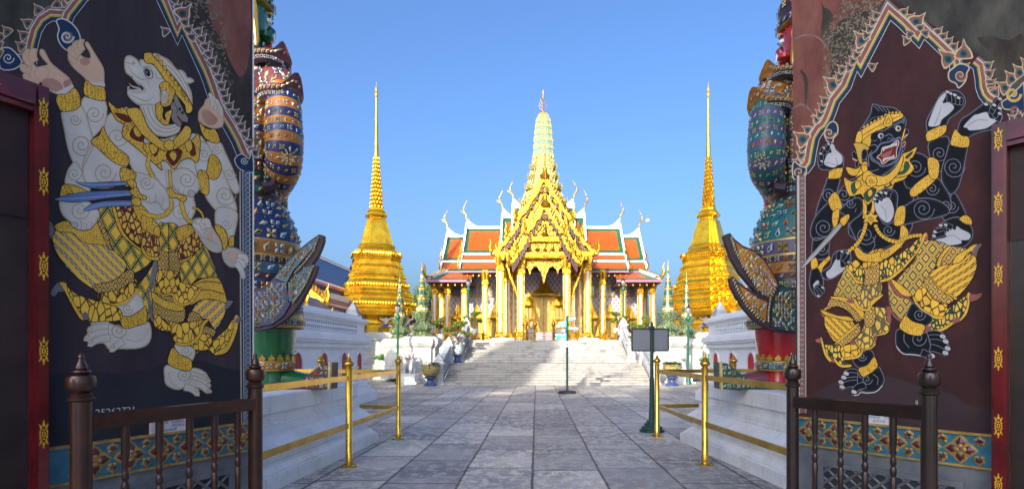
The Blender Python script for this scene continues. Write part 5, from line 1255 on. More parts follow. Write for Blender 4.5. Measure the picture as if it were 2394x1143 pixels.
    # head, crown, ear ornaments; it looks into the court
    H = Vector((A, YS, wz(50))); fwd = Vector((.75 * -s, .66, 0)).normalized(); sdv = Vector((0, 0, 1)).cross(fwd)
    rz = math.atan2(fwd.y, fwd.x) - R(90)
    X = at(H.x, H.y, H.z, rz)                                    # local +Y looks forward
    b = MB(); b.lathe([(.16, -.52), (.2, -.44), (.24, -.36), (.30, -.2), (.345, 0), (.35, .14), (.33, .3), (.2, .42)], n=24, X=X, sy=1.08); hd = b.build('head', C_['skin'], t)
    b = MB()
    b.lathe([(.01, -.1), (.075, -.05), (.08, .05), (.01, .12)], n=10, X=X @ at(0, .40, -.03))
    for e in (-1, 1): b.lathe([(.01, -.1), (.1, -.03), (.09, .04), (.01, .09)], n=10, X=X @ at(e * .18, .30, -.18)); b.tube([X @ Vector((e * .04, .37, .14)), X @ Vector((e * .14, .36, .2)), X @ Vector((e * .26, .26, .12))], [.02, .04, .01], 6)
    b.build('face_relief', C_['skin'], hd)
    for e in (-1, 1):
        q = MB(); q.lathe([(.005, -.06), (.06, -.02), (.06, .02), (.005, .06)], n=10, X=X @ at(e * .14, .33, .06)); ey = q.build('eye', 'white_flat', hd)
        q = MB(); q.lathe([(.005, -.03), (.028, 0), (.005, .03)], n=8, X=X @ at(e * .14, .385, .06)); q.build('pupil', 'black_iron', hd)
        q = MB(); q.tube([X @ Vector((e * .12, .36, -.24)), X @ Vector((e * .14, .41, -.18)), X @ Vector((e * .15, .42, -.08))], [.03, .025, .005], 6); q.build('tusk', 'white_flat', hd)
        q = MB()
        for zz, ln in ((0, .5), (.06, .38), (-.1, .62)): q.tube([X @ Vector((e * .34, .02, .25 + zz)), X @ Vector((e * .43, .0 + zz, .05)), X @ Vector((e * .38, .05 + zz, -ln)), X @ Vector((e * .44, .04 + zz, -ln - .12))], [.05, .06, .05, .01], 7)
        q.prism([(-.15, -.3), (.1, -.4), (.14, 0), (.06, .3), (-.05, .55), (-.14, .2)], lambda u, v: X @ Vector((e * .36, u, v)), X.to_3x3() @ Vector((e * .06, 0, 0))); q.build('ear_ornament', 'mirror_gold', t)
    q = MB(); q.tube([X @ Vector((-.16, .33, -.26)), X @ Vector((0, .4, -.28)), X @ Vector((.16, .33, -.26))], .045, 8); q.build('lips', 'red_wall', hd)
    b = MB(); pr = [(.36, .2), (.43, .22), (.45, .28), (.42, .34), (.38, .37), (.42, .42), (.43, .52), (.38, .64), (.33, .68), (.35, .74), (.31, .86), (.25, .92), (.26, .98), (.2, 1.1), (.15, 1.16), (.15, 1.22), (.08, 1.4), (.05, 1.7), (.006, 2.1)]
    b.lathe(pr, n=24, X=X, mats=[i % 3 for i in range(len(pr))]); cr = b.build('crown', ['mirror_gold', 'tile_green' if s < 0 else 'navy', 'maroon'], t)
    f = MB()
    for rr_, zz, nn in ((.45, .25, 22), (.43, .47, 20), (.35, .71, 16)):
        for j in range(nn):
            a = j * 6.283 / nn; p = X @ Vector((math.cos(a) * rr_, math.sin(a) * rr_, zz)); d = X.to_3x3() @ Vector((math.cos(a), math.sin(a), 0)); floret(f, p, d, Vector((0, 0, 1)), .055, 1 if j % 2 else 0, (0, 3, 4)[j % 3], 1 + j % 6)
    f.build('porcelain_flowers', PORC, cr, 0)['kind'] = 'stuff'
    q = MB(); q.lathe([(.2, 0), (.36, -.06), (.5, -.14), (.55, -.2), (.5, -.24), (.3, -.2)], (A, YS, wz(112)), 28, mats=[0, 1, 2, 0, 0, 0]); q.build('necklace', ['mirror_gold', C_['belt'], 'maroon'], t)
def tr(ox, oy, sc, txt): return [(ox + float(a) / sc, oy + float(b_) / sc) for a, b_ in (p.split(',') for p in txt.split())]
c2 = lambda txt: tr(560, 480, 2.597, txt)
LT = {'out': c2('60,762 130,758 200,742 280,690 330,640 375,575 415,505 445,445 465,395 470,365 452,366 440,352 470,310 492,262 508,215 508,182 482,176 440,205 395,240 340,288 300,325 255,378 215,430 160,492 60,512'),
      'fab': [(c2('215,442 262,388 310,332 400,252 470,196 448,262 400,318 330,395 290,470'), 'sky_tile'), (c2('300,480 350,420 400,385 445,362 428,420 385,500 340,575 300,590'), 'sky_tile'), (c2('75,525 165,505 212,450 285,480 310,600 270,670 200,722 75,742'), 'navy')],
      'edge': [c2('478,200 452,275 400,345 330,420'), c2('448,375 415,455 370,535 320,600')]}
c4 = lambda txt: [(2456 - x, y) for x, y in tr(1660, 480, 2.6, txt)]
RT = {'out': c4('84,184 95,176 122,168 150,204 200,245 255,266 290,285 330,325 372,392 412,470 430,490 520,500 520,778 420,768 330,738 268,694 210,630 165,560 128,490 120,442 142,432 172,464 222,500 262,525 290,545 270,512 228,466 180,408 132,325 100,240'),
      'fab': [(c4('150,225 200,262 262,284 322,336 366,404 405,476 350,560 300,520 250,440 200,370'), 'orange_glaze'), (c4('170,485 222,520 290,566 345,590 335,700 280,660 220,585'), 'orange_glaze'), (c4('425,500 515,515 515,765 420,755 375,735 372,640 395,560'), 'dark_green_tile')],
      'edge': [c4('128,200 150,270 200,370 260,460 300,530'), c4('140,455 175,530 225,610 290,680 340,715'), c4('400,490 365,560 352,640 350,720')]}
mat('sky_tile', (.04, .13, .20), (.025, .08, .13), rough=.35, ns=8); mat('dark_green_tile', (.015, .075, .06), (.01, .05, .045), rough=.35)
guardian(-1, 'giant mosaic guardian with shiny green boots on the left white pedestal', dict(skin='skin_green', chest='pink_glaze', coil='orange_glaze', cloth='dark_green_tile', belt='teal_glaze', coat='navy', band1='orange_glaze', band2='sky_tile', dark='navy', anklet='orange_glaze', shoe='maroon', arm1='orange_glaze', arm2='navy', tail=LT))
guardian(1, 'giant mosaic guardian with shiny red boots on the right white pedestal', dict(skin='skin_red', chest='orange_glaze', coil='pink_glaze', cloth='dark_green_tile', belt='sky_tile', coat='teal_glaze', band1='lilac', band2='orange_glaze', dark='dark_green_tile', anklet='sky_tile', shoe='dark_green_tile', arm1='lilac', arm2='teal_glaze', tail=RT))

# ---- brass barriers
def brass_barrier(pts, lab):
    t = thing('brass_barrier', lab, 'railing', (pts[1][0], pts[1][1], 0), group='polished brass barriers round the pedestals', world=True)
    for x, y in pts:
        q = MB(); q.lathe([(.047, .02), (.047, .2), (.043, .205), (.043, 1.28), (.05, 1.285), (.05, 1.3)], (x, y, 0), 18); p = q.build('post', 'brass', t)
        q = MB(); q.lathe([(.12, 0), (.12, .012), (.11, .02), (.05, .022)], (x, y, 0), 28); fl_ = q.build('base_flange', 'brass', p)
        q = MB()
        for a in range(5): q.lathe([(.011, .02), (.011, .028)], (x + math.cos(a * 1.257) * .085, y + math.sin(a * 1.257) * .085, 0), 6)
        q.build('bolts', 'black_iron', fl_)
        q = MB(); q.lathe([(.045, 1.3), (.03, 1.31), (.05, 1.325), (.066, 1.35), (.066, 1.37), (.05, 1.39), (.03, 1.4), (.036, 1.408), (.024, 1.415), (.03, 1.425), (.018, 1.44), (.01, 1.47), (.002, 1.5)], (x, y, 0), 18); q.build('finial', 'brass', p)
    for (x0, y0), (x1, y1) in zip(pts, pts[1:]):
        for z in (1.172, .545):
            q = MB(); q.tube([(x0, y0, z), (x1, y1, z)], 1, flat=(.012, .034)) if abs(y1 - y0) > abs(x1 - x0) else q.tube([(x0, y0, z), (x1, y1, z)], 1, flat=(.012, .034))
            q.build('rail', 'brass', t, 0)
brass_barrier([(-2.556, 5.05), (-2.48, 7.36), (-2.42, 9.75), (-3.96, 10.2), (-5.15, 10.25)], 'brass barrier of posts and flat rails round the left white pedestal')
brass_barrier([(2.43, 5.3), (2.273, 7.5), (2.17, 10.0), (3.66, 10.3), (5.1, 10.35)], 'brass barrier of posts and flat rails round the right white pedestal')

# ---- turned wooden barriers
def wood_barrier(a, b_, pxs, r, lab, wm):
    t = thing('wooden_barrier', lab, 'railing', (a[0], a[1], 0), group='turned wooden barriers before the painted walls', world=True)
    A, B = Vector((a[0], a[1], 0)), Vector((b_[0], b_[1], 0))
    for p in (A, B):
        q = MB(); q.lathe([(r, 0), (r, 1.19), (r * 1.25, 1.2), (r * 1.28, 1.215), (r * 1.05, 1.225), (r * 1.12, 1.235), (r * .85, 1.25), (r * 1.25, 1.265), (r * 1.38, 1.285), (r * 1.4, 1.335), (r * 1.25, 1.355), (r * .75, 1.362)], tuple(p), 24); po = q.build('post', wm, t)
        q = MB(); q.lathe([(r * .7, 1.362), (r * .8, 1.37), (r * .95, 1.378), (r * .85, 1.39), (r * .5, 1.396), (r * .62, 1.402), (r * .58, 1.42), (r * .34, 1.45), (r * .24, 1.465), (r * .34, 1.472), (r * .3, 1.485), (r * .08, 1.5)], tuple(p), 20); q.build('finial', wm, po)
    for z, hh in ((1.055, .05), (.12, .045)):
        q = MB(); q.tube([A + Vector((0, 0, z)), B + Vector((0, 0, z))], 1, flat=(.042, hh)); o = q.build('rail', wm, t, 0)
    for px in pxs:
        # where the sight line through this pixel crosses the barrier
        k = (px - CX) / F; f = (k * A.y - A.x) / ((B.x - A.x) - k * (B.y - A.y)); p = A + (B - A) * f; rr = .026
        pr = [(.8, .16), (.9, .2), (.7, .23), (.9, .26), (.8, .4), (1.0, .52), (.6, .54), (.95, .56), (.95, .60), (.55, .62), (.85, .64), (.85, .68), (.55, .70), (.95, .73), (.7, .76), (1.0, .80), (1.0, 1.01)]
        q = MB(); q.lathe([(rr * a_, z) for a_, z in pr], tuple(p), 14); q.build('baluster', wm, t)
wood_barrier((-2.906, 3.55), (-2.476, 4.9), (293, 373, 443, 502, 556), .058, 'turned brown wooden barrier before the pale figure mural', 'wood')
wood_barrier((2.895, 4.1), (2.35, 5.1), (1905, 1965, 2022, 2088), .053, 'turned dark wooden barrier before the dark figure mural', 'wood_dark')
# ================================================================ the two painted walls
def pmat(name, c, c2=None, ns=8, lo=.3, hi=.7, rough=.75): return mat(name, c, c2, rough=rough, ns=ns, lo=lo, hi=hi, bs=60, bstr=.04, spec=.12)
pass
pmat('p_skin', (.66, .61, .54), (.54, .49, .42), 5); pmat('p_skin_line', (.44, .34, .21)); pmat('p_skin_shade', (.46, .41, .34), (.55, .48, .40), 9)
pmat('p_palm', (.68, .45, .31), (.58, .36, .25), 5); pmat('p_palm_red', (.42, .20, .15), (.48, .27, .19), 8); pmat('p_nail', (.60, .50, .38))
pmat('p_skin_a', (.54, .48, .39), (.48, .42, .34), 6); pmat('p_skin_b', (.63, .57, .48), (.55, .49, .41), 6); pmat('p_black_a', (.034, .037, .05), (.025, .028, .038), 6); pmat('p_black_b', (.021, .024, .031), (.016, .018, .024), 6)
pmat('p_line', (.045, .022, .012)); pmat('p_white', (.58, .57, .54), (.48, .46, .42)); pmat('p_cream', (.55, .47, .32), (.46, .38, .25))
pmat('p_navy', (.022, .048, .105), (.015, .034, .075)); pmat('p_greenb', (.03, .10, .075)); pmat('p_yellow', (.58, .38, .07), (.48, .30, .05)); pmat('p_salmon', (.30, .125, .085), (.22, .085, .06), 12); pmat('p_mauve', (.22, .16, .15), (.16, .11, .11), 10)
pmat('p_teal', (.02, .12, .12)); pmat('p_blade', (.17, .26, .46), (.09, .15, .32), 5); pmat('p_blade_hi', (.32, .40, .55)); pmat('p_steel', (.36, .36, .37), (.22, .22, .23), 8)
pmat('p_greycloth', (.24, .22, .23), (.14, .12, .13), 9); pmat('p_black', (.013, .014, .018), (.009, .010, .013)); pmat('p_blackline', (.19, .20, .26)); pmat('p_palm_w', (.52, .52, .53), (.42, .42, .44), 6)
pmat('p_red', (.34, .035, .03), (.24, .02, .02)); pmat('p_pink', (.36, .13, .12), (.26, .085, .08), 9); pmat('p_bluegrey', (.11, .15, .22), (.06, .085, .14), 10); pmat('p_smallface', (.27, .25, .22))
pmat('p_hill_l', (.036, .038, .045), (.026, .027, .033), 2); pmat('p_hill_r', (.058, .038, .042), (.040, .026, .032), 2); pmat('p_redpetal', (.17, .03, .028), (.11, .02, .02)); pmat('p_greenflat', (.03, .10, .06), (.02, .07, .045))
def rock(name, a, c, dk, sc, zs=.45):
    m, n, b = nodes_of(name); M[name] = m; v = coords(n)
    b.inputs['Specular IOR Level'].default_value = .15
    n.links.new(ramp(n, noise(n, coords(n, (1, 1, zs)), sc, 8, .68), [(.3, dk), (.5, c), (.7, a)]), b.inputs['Base Color']); b.inputs['Roughness'].default_value = .6; bump(n, b, noise(n, v, 40, 4), .05, .01)
rock('p_rock_brown', (.26, .11, .08), (.17, .062, .048), (.075, .03, .03), 2.2); rock('p_rock_dark', (.085, .075, .055), (.045, .036, .030), (.018, .014, .014), 4); rock('p_rock_green', (.10, .095, .075), (.062, .058, .050), (.03, .026, .024), 5)
rock('p_ground_l', (.066, .048, .052), (.045, .034, .040), (.030, .024, .030), 3.2, .22); rock('p_ground_r', (.088, .028, .025), (.052, .021, .022), (.032, .016, .019), 2.4, .5)
leafmat('p_foliage', (.10, .075, .04), (.22, .17, .10))
# gold leaf ornament: engraved lines in two scales
def gilt(name, kind, gold=(.95, .56, .06), line=(.22, .095, .015), sc=26, thr=.06, alt=None):
    m, n, b = nodes_of(name); M[name] = m; v = coords(n)
    sp = N(n, 'ShaderNodeSeparateXYZ'); n.links.new(v, sp.inputs[0]); Yc, Zc = sp.outputs[1], sp.outputs[2]
    X_ = math_(n, 'MULTIPLY', Yc, 1.12)
    base = ramp(n, noise(n, v, 7, 5), [(.3, [x * .78 for x in gold]), (.65, gold)])
    def lat(s, kx=1.0, kz=.62):
        a = math_(n, 'ABSOLUTE', math_(n, 'SUBTRACT', math_(n, 'FRACT', math_(n, 'MULTIPLY', math_(n, 'ADD', math_(n, 'MULTIPLY', X_, kx), math_(n, 'MULTIPLY', Zc, kz)), s)), .5))
        c_ = math_(n, 'ABSOLUTE', math_(n, 'SUBTRACT', math_(n, 'FRACT', math_(n, 'MULTIPLY', math_(n, 'SUBTRACT', math_(n, 'MULTIPLY', X_, kx), math_(n, 'MULTIPLY', Zc, kz)), s)), .5))
        return a, c_
    if kind == 'fine':
        x = N(n, 'ShaderNodeTexVoronoi', i_Scale=sc, feature='DISTANCE_TO_EDGE'); n.links.new(v, x.inputs['Vector'])
        w = N(n, 'ShaderNodeTexWave', i_Scale=sc * .55, i_Distortion=7.0, i_Detail=1.0); n.links.new(v, w.inputs['Vector'])
        f = math_(n, 'MULTIPLY', ramp(n, x.outputs['Distance'], [(thr, (0, 0, 0)), (thr + .04, (1, 1, 1))]), ramp(n, w.outputs['Fac'], [(.06, (.35, .35, .35)), (.16, (1, 1, 1))]))
        col = mixc(n, f, line, base)
    elif kind == 'leaf':
        x = N(n, 'ShaderNodeTexVoronoi', i_Scale=sc, feature='DISTANCE_TO_EDGE'); n.links.new(coords(n, (1, 1, .5)), x.inputs['Vector'])
        col = mixc(n, ramp(n, x.outputs['Distance'], [(thr, (0, 0, 0)), (thr + .05, (1, 1, 1))]), line, base)
    elif kind == 'diamond':
        a, c_ = lat(sc); mx = math_(n, 'MAXIMUM', a, c_); mn = math_(n, 'MINIMUM', a, c_)
        g2 = alt; col = mixc(n, ramp(n, mx, [(.30, (0, 0, 0)), (.33, (1, 1, 1))]), base, g2)
        vine = ramp(n, math_(n, 'ADD', mx, math_(n, 'MULTIPLY', noise(n, v, sc * 5), .14)), [(.44, (0, 0, 0)), (.46, (1, 1, 1)), (.49, (1, 1, 1)), (.51, (0, 0, 0))]); col = mixc(n, vine, col, base)
    elif kind == 'flower':
        a, c_ = lat(sc); mx = math_(n, 'MAXIMUM', a, c_)
        col = mixc(n, ramp(n, math_(n, 'ADD', mx, math_(n, 'MULTIPLY', math_(n, 'ABSOLUTE', math_(n, 'SUBTRACT', a, c_)), -.5)), [(.03, line), (.06, gold), (.2, gold), (.24, line)]), alt, base)
        f = ramp(n, mx, [(.05, (0, 0, 0)), (.08, (1, 1, 1)), (.2, (1, 1, 1)), (.23, (0, 0, 0)), (.36, (0, 0, 0)), (.39, (1, 1, 1)), (.46, (1, 1, 1)), (.48, (0, 0, 0))])
        col = mixc(n, f, alt, base)
    elif kind == 'stripe':
        pc = math_(n, 'ADD' if thr > 0 else 'SUBTRACT', math_(n, 'MULTIPLY', X_, .72), math_(n, 'MULTIPLY', Zc, .72))
        al = math_(n, 'SUBTRACT' if thr > 0 else 'ADD', math_(n, 'MULTIPLY', X_, .72), math_(n, 'MULTIPLY', Zc, .72))
        pc = math_(n, 'ADD', pc, math_(n, 'MULTIPLY', noise(n, v, 1.5, 1), .16))
        wv = math_(n, 'MULTIPLY', math_(n, 'SINE', math_(n, 'MULTIPLY', al, 130)), .07)
        fr = math_(n, 'FRACT', math_(n, 'MULTIPLY', pc, sc)); dv = math_(n, 'ABSOLUTE', math_(n, 'SUBTRACT', math_(n, 'ADD', fr, wv), .22))
        col = ramp(n, fr, [(0, line), (.03, alt), (.40, alt), (.43, line), (.46, gold), (.58, gold), (.62, [x * .55 for x in gold]), (.66, gold), (.80, gold), (.84, [x * .55 for x in gold]), (.88, gold), (1, gold)])
        col = mixc(n, ramp(n, dv, [(.055, (1, 1, 1)), (.075, (0, 0, 0))]), col, gold)
    n.links.new(col, b.inputs['Base Color']); b.inputs['Roughness'].default_value = .5; b.inputs['Specular IOR Level'].default_value = .25; return m
gilt('g_plain', 'fine', sc=58, thr=.02); gilt('g_rim', 'fine', gold=(1.0, .60, .07), sc=95, thr=.012); gilt('g_leaf', 'leaf', sc=22, thr=.035, line=(.05, .022, .015))
gilt('g_green', 'diamond', sc=8.5, alt=(.01, .085, .05)); gilt('g_stripe', 'stripe', sc=17, thr=1, alt=(.05, .15, .27)); gilt('g_stripe_b', 'stripe', sc=15, thr=-1, alt=(.05, .15, .27)); gilt('g_band', 'flower', sc=17, alt=(.03, .035, .08)); gilt('g_scallop', 'leaf', gold=(.9, .52, .06), sc=30, thr=.10, line=(.11, .02, .03))
gilt('g_olive', 'flower', gold=(.80, .52, .09), sc=11, alt=(.115, .10, .055)); gilt('g_brown', 'stripe', gold=(.88, .52, .06), sc=19, thr=1, alt=(.10, .03, .015)); gilt('g_brown_b', 'stripe', gold=(.88, .52, .06), sc=19, thr=-1, alt=(.10, .03, .015)); gilt('g_scallop_g', 'leaf', gold=(.88, .53, .07), sc=30, thr=.10, line=(.012, .05, .035)); gilt('g_feather', 'leaf', gold=(.85, .55, .09), sc=26, thr=.11, line=(.14, .11, .06))

class Wall:
    def __init__(s, px0, y0, px1, y1):
        s.O = Vector((PX(px0, y0), y0, 0)); e = Vector((PX(px1, y1), y1, 0)); s.d = (e - s.O).normalized(); s.n = s.d.cross(Vector((0, 0, 1)))
        if s.n.dot(Vector((0, 0, 0)) - s.O) < 0: s.n = -s.n
    def u(s, px): return (s.hit(px, CY) - s.O).dot(s.d)
    def hit(s, px, py):
        r = Vector(((px - CX) / F, 1, (CY - py) / F)); c = Vector((0, 0, EH)); return c + r * ((s.O - c).dot(s.n) / r.dot(s.n))
    def at(s, u, z, w=0): return s.O + s.d * u + s.n * w + Vector((0, 0, z))
    def box(s, b, u0, u1, z0, z1, w0, w1, mi=0):
        q = [s.at(u, z, w) for w in (w0, w1) for z in (z0, z1) for u in (u0, u1)]
        b.add(q, [(0, 1, 3, 2), (4, 6, 7, 5), (0, 4, 5, 1), (2, 3, 7, 6), (0, 2, 6, 4), (1, 5, 7, 3)], mi)
class Paint:
    """flat paint on a wall: outlines in photo pixels, laid coat over coat a fraction of a millimetre apart"""
    def __init__(s, W, w0=.002): s.W = W; s.w = w0; s.b = MB(); s.keys = []
    def key(s, m):
        if m not in s.keys: s.keys.append(m)
        return s.keys.index(m)
    def up(s): s.w += .000011
    def pt(s, p): return s.W.hit(*p) + s.W.n * s.w
    def fill(s, pts, m, line=None, lw=1.6, sm=3):
        if isinstance(pts, str): pts = tr(0, 0, 1, pts)
        if sm: pts = spline(pts, True, sm)
        s.up(); tri = tessellate_polygon([[Vector((x, y, 0)) for x, y in pts]]); s.b.add([s.pt(p) for p in pts], [list(t) for t in tri], s.key(m))
        if line: s.stroke(pts, line, lw, closed=True, sm=0)
    def stroke(s, pts, m, lw=2, closed=False, sm=4, taper=False):
        if isinstance(pts, str): pts = tr(0, 0, 1, pts)
        if sm: pts = spline(pts, closed, sm)
        s.up(); n = len(pts); L, Rr = [], []
        for i, (x, y) in enumerate(pts):
            a = pts[i - 1] if i or closed else pts[i]; c = pts[(i + 1) % n] if i < n - 1 or closed else pts[i]
            tx, ty = c[0] - a[0], c[1] - a[1]; l = math.hypot(tx, ty) or 1; h = lw / 2 * (math.sin(math.pi * min(1, .12 + i / n)) if taper else 1)
            L.append((x - ty / l * h, y + tx / l * h)); Rr.append((x + ty / l * h, y - tx / l * h))
        vs = [s.pt(p) for p in L + Rr]; k = n if closed else n - 1
        s.b.add(vs, [[i, (i + 1) % n, n + (i + 1) % n, n + i] for i in range(k)], s.key(m))
    def body(s, pts, m, shade, line, lw, sm=3):
        if isinstance(pts, str): pts = tr(0, 0, 1, pts)
        if sm: pts = spline(pts, True, sm)
        ar = sum(a[0] * c[1] - c[0] * a[1] for a, c in zip(pts, pts[1:] + pts[:1])); sg = 1 if ar > 0 else -1; n = len(pts)
        def inset(d):
            o = []
            for i, (x, y) in enumerate(pts):
                a, c = pts[i - 2], pts[(i + 2) % n]; tx, ty = c[0] - a[0], c[1] - a[1]; l = math.hypot(tx, ty) or 1; o.append((x - ty / l * d * sg, y + tx / l * d * sg))
            return o
        s.fill(pts, shade[0], sm=0); s.fill(inset(2.6), shade[1], sm=0); s.fill(inset(5.4), m, sm=0); s.stroke(pts, line, lw, closed=True, sm=0)
    def band(s, pts, offs, sm=0):
        """parallel bands along a line; offs = [(from, to, material)] measured to the left of travel"""
        n = len(pts); nr = []
        for i in range(n):
            a, c = pts[max(0, i - 1)], pts[min(n - 1, i + 1)]; e1 = (pts[i][0] - a[0], pts[i][1] - a[1]); e2 = (c[0] - pts[i][0], c[1] - pts[i][1])
            def un(e): l = math.hypot(*e); return (e[0] / l, e[1] / l) if l else None
            u1, u2 = un(e1), un(e2); u1 = u1 or u2; u2 = u2 or u1
            n1, n2 = (u1[1], -u1[0]), (u2[1], -u2[0]); mx, my = n1[0] + n2[0], n1[1] + n2[1]; l2 = mx * mx + my * my
            k = 2 / max(l2, .9); nr.append((mx * k, my * k))
        for o0, o1, m in offs:
            s.up(); vs = [s.pt((p[0] + q[0] * o, p[1] + q[1] * o)) for o in (o0, o1) for p, q in zip(pts, nr)]
            s.b.add(vs, [[i, i + 1, n + i + 1, n + i] for i in range(n - 1)], s.key(m))
    def spiral(s, x, y, r, m, lw=2, turns=1.8, a0=0, cw=1, sq=1):
        s.stroke([(x + math.cos(a0 + cw * t * turns * 6.283 / 26) * r * (1 - t / 27), y + math.sin(a0 + cw * t * turns * 6.283 / 26) * r * sq * (1 - t / 27)) for t in range(27)], m, lw, sm=0)
    def flame(s, x, y, h, a, cols, wd=.42):
        ca, sa = math.cos(a), math.sin(a)
        def q(k, dx=0, dy=0): return [(x + (u * ca - v * sa) * h * k + dx, y + (u * sa + v * ca) * h * k + dy) for u, v in ((-.05, -wd), (.18, -wd * 1.1), (.42, -wd * .75), (.62, -wd * .25), (1.0, 0), (.7, wd * .3), (.45, wd * .8), (.18, wd * 1.1), (-.05, wd))]
        s.fill(q(1), cols[0], sm=2); s.fill(q(.80, ca * h * .05, sa * h * .05), cols[1], sm=2)
        cx, cy = x + ca * h * .22, y + sa * h * .22
        s.fill([(cx + math.cos(t) * h * .20 + ca * h * .05 * (math.cos(t - a) > .9), cy + math.sin(t) * h * .20) for t in [k * .698 for k in range(9)]], cols[2], sm=1); s.fill([(cx + math.cos(t) * h * .11, cy + math.sin(t) * h * .11) for t in [k * .898 for k in range(7)]], cols[3], sm=1)
    def flames(s, pts, off, step, h, cols, big=()):
        acc = step * .5; k = 0
        for a, c in zip(pts, pts[1:]):
            L = math.hypot(c[0] - a[0], c[1] - a[1])
            if not L: continue
            tx, ty = (c[0] - a[0]) / L, (c[1] - a[1]) / L; nx, ny = ty, -tx
            while acc < L:
                hh = h * (1.75 if k in big else 1); s.flame(a[0] + tx * acc + nx * off, a[1] + ty * acc + ny * off, hh, math.atan2(ny * .85 + (-.5 if ny > -.5 else 0), nx * .85), cols); acc += step; k += 1
            acc -= L
    def toes(s, tips, m, line, lw=1.2):
        for x, y, r, a in tips: s.fill([(x + math.cos(t) * r * (1.25 if abs(math.cos(t - a)) > .7 else .9), y + math.sin(t) * r * (1.25 if abs(math.cos(t - a)) > .7 else .9)) for t in [k * .785 for k in range(8)]], m, line, 1.2, sm=2)
    def digits(s, chains, rad, m, line, lw=1.5):              # fingers or toes as tapering jointed strokes
        for ch in chains:
            pts = spline(ch, False, 4); n = len(pts); L, Rr = [], []
            for i, (x, y) in enumerate(pts):
                a, c = pts[max(0, i - 1)], pts[min(n - 1, i + 1)]; tx, ty = c[0] - a[0], c[1] - a[1]; l = math.hypot(tx, ty) or 1; h = rad * (1 - .28 * i / n)
                L.append((x - ty / l * h, y + tx / l * h)); Rr.append((x + ty / l * h, y - tx / l * h))
            (x, y), (x2, y2) = pts[-1], pts[-2]; l = math.hypot(x - x2, y - y2) or 1; tip = (x + (x - x2) / l * rad * .8, y + (y - y2) / l * rad * .8)
            s.fill(L + [tip] + Rr[::-1], m, line, lw, sm=0)
    def build(s, name, parent): return s.b.build(name, s.keys, parent, smooth=0, keep=True)

def tile_strip(W, u0, u1, z0, z1, parent):
    """relief band of flower tiles"""
    b = MB(); W.box(b, u0, u1, z0, z1, 0, .02); o = b.build('tile_band', 'tile_cyan', parent, 0)
    g = MB(); W.box(g, u0, u1, z1, z1 + .022, 0, .035); W.box(g, u0, u1, z0 - .02, z0, 0, .035)
    step = (z1 - z0) * 1.02; n = int((u1 - u0) / step) + 1; zc = (z0 + z1) / 2; h = (z1 - z0)
    fl, rd = MB(), MB()
    def pet(bb, cu, cz, r, wd, a, w, hgt):
        ca, sa = math.cos(a), math.sin(a); f = lambda x, y, k: W.at(cu + x * ca - y * sa, cz + x * sa + y * ca, w + k)
        vs = [f(.1 * r, 0, 0), f(.35 * r, wd * r * .8, 0), f(.6 * r, wd * r, 0), f(r, 0, 0), f(.6 * r, -wd * r, 0), f(.35 * r, -wd * r * .8, 0), f(.5 * r, 0, hgt)]
        bb.add(vs, [(i, (i + 1) % 6, 6) for i in range(6)])
    for k in range(n):
        cu = u0 + step * (k + .5)
        if cu + h * .3 > u1: break
        for j in range(4):
            pet(g, cu, zc, h * .36, .34, j * math.pi / 2 + .785, .0203, .008); pet(g, cu, zc, h * .50, .42, j * math.pi / 2, .0205, .012); pet(rd, cu, zc, h * .42, .32, j * math.pi / 2, .027, .012); pet(g, cu, zc, h * .22, .4, j * math.pi / 2, .034, .01); pet(fl, cu, zc, h * .16, .5, j * math.pi / 2 + .785, .0315, .012)
            for sx, sz in ((1, 1), (-1, 1), (1, -1), (-1, -1)):
                pass
        pet(fl, cu, zc, h * .07, 1, 0, .043, .01)
        cx = cu + step / 2
        if cx < u1 - .03:
            for sg in (-1, 1):
                for a, r_ in ((0, .23), (.95, .2), (-.95, .2), (2.2, .17), (-2.2, .17)): pet(g, cx, zc + sg * h * .27, h * r_, .42, (math.pi / 2) * sg + a, .0205, .012); pet(fl if abs(a) > 1.5 else rd, cx, zc + sg * h * .27, h * r_ * .7, .36, (math.pi / 2) * sg + a, .0265, .012)
    g.build('tile_gold', 'tile_ochre', o, 0); rd.build('tile_petals', 'tile_maroon', o, 0); fl.build('tile_hearts', 'tile_leaf', o, 0)
mat('tile_cyan', (.03, .17, .24), (.018, .11, .17), rough=.35, ns=9, bs=30, bstr=.2); mat('tile_ochre', (.40, .26, .07), (.26, .15, .04), rough=.4, ns=14); mat('tile_maroon', (.12, .03, .035), (.07, .02, .025), rough=.3, ns=14); mat('tile_leaf', (.10, .17, .045), (.30, .09, .02), rough=.3, ns=20)
mat('base_stone', (.165, .18, .20), (.10, .11, .125), rough=.6, ns=4, bs=30, bstr=.2); mat('panel_dark', (.03, .034, .04), rough=.7)

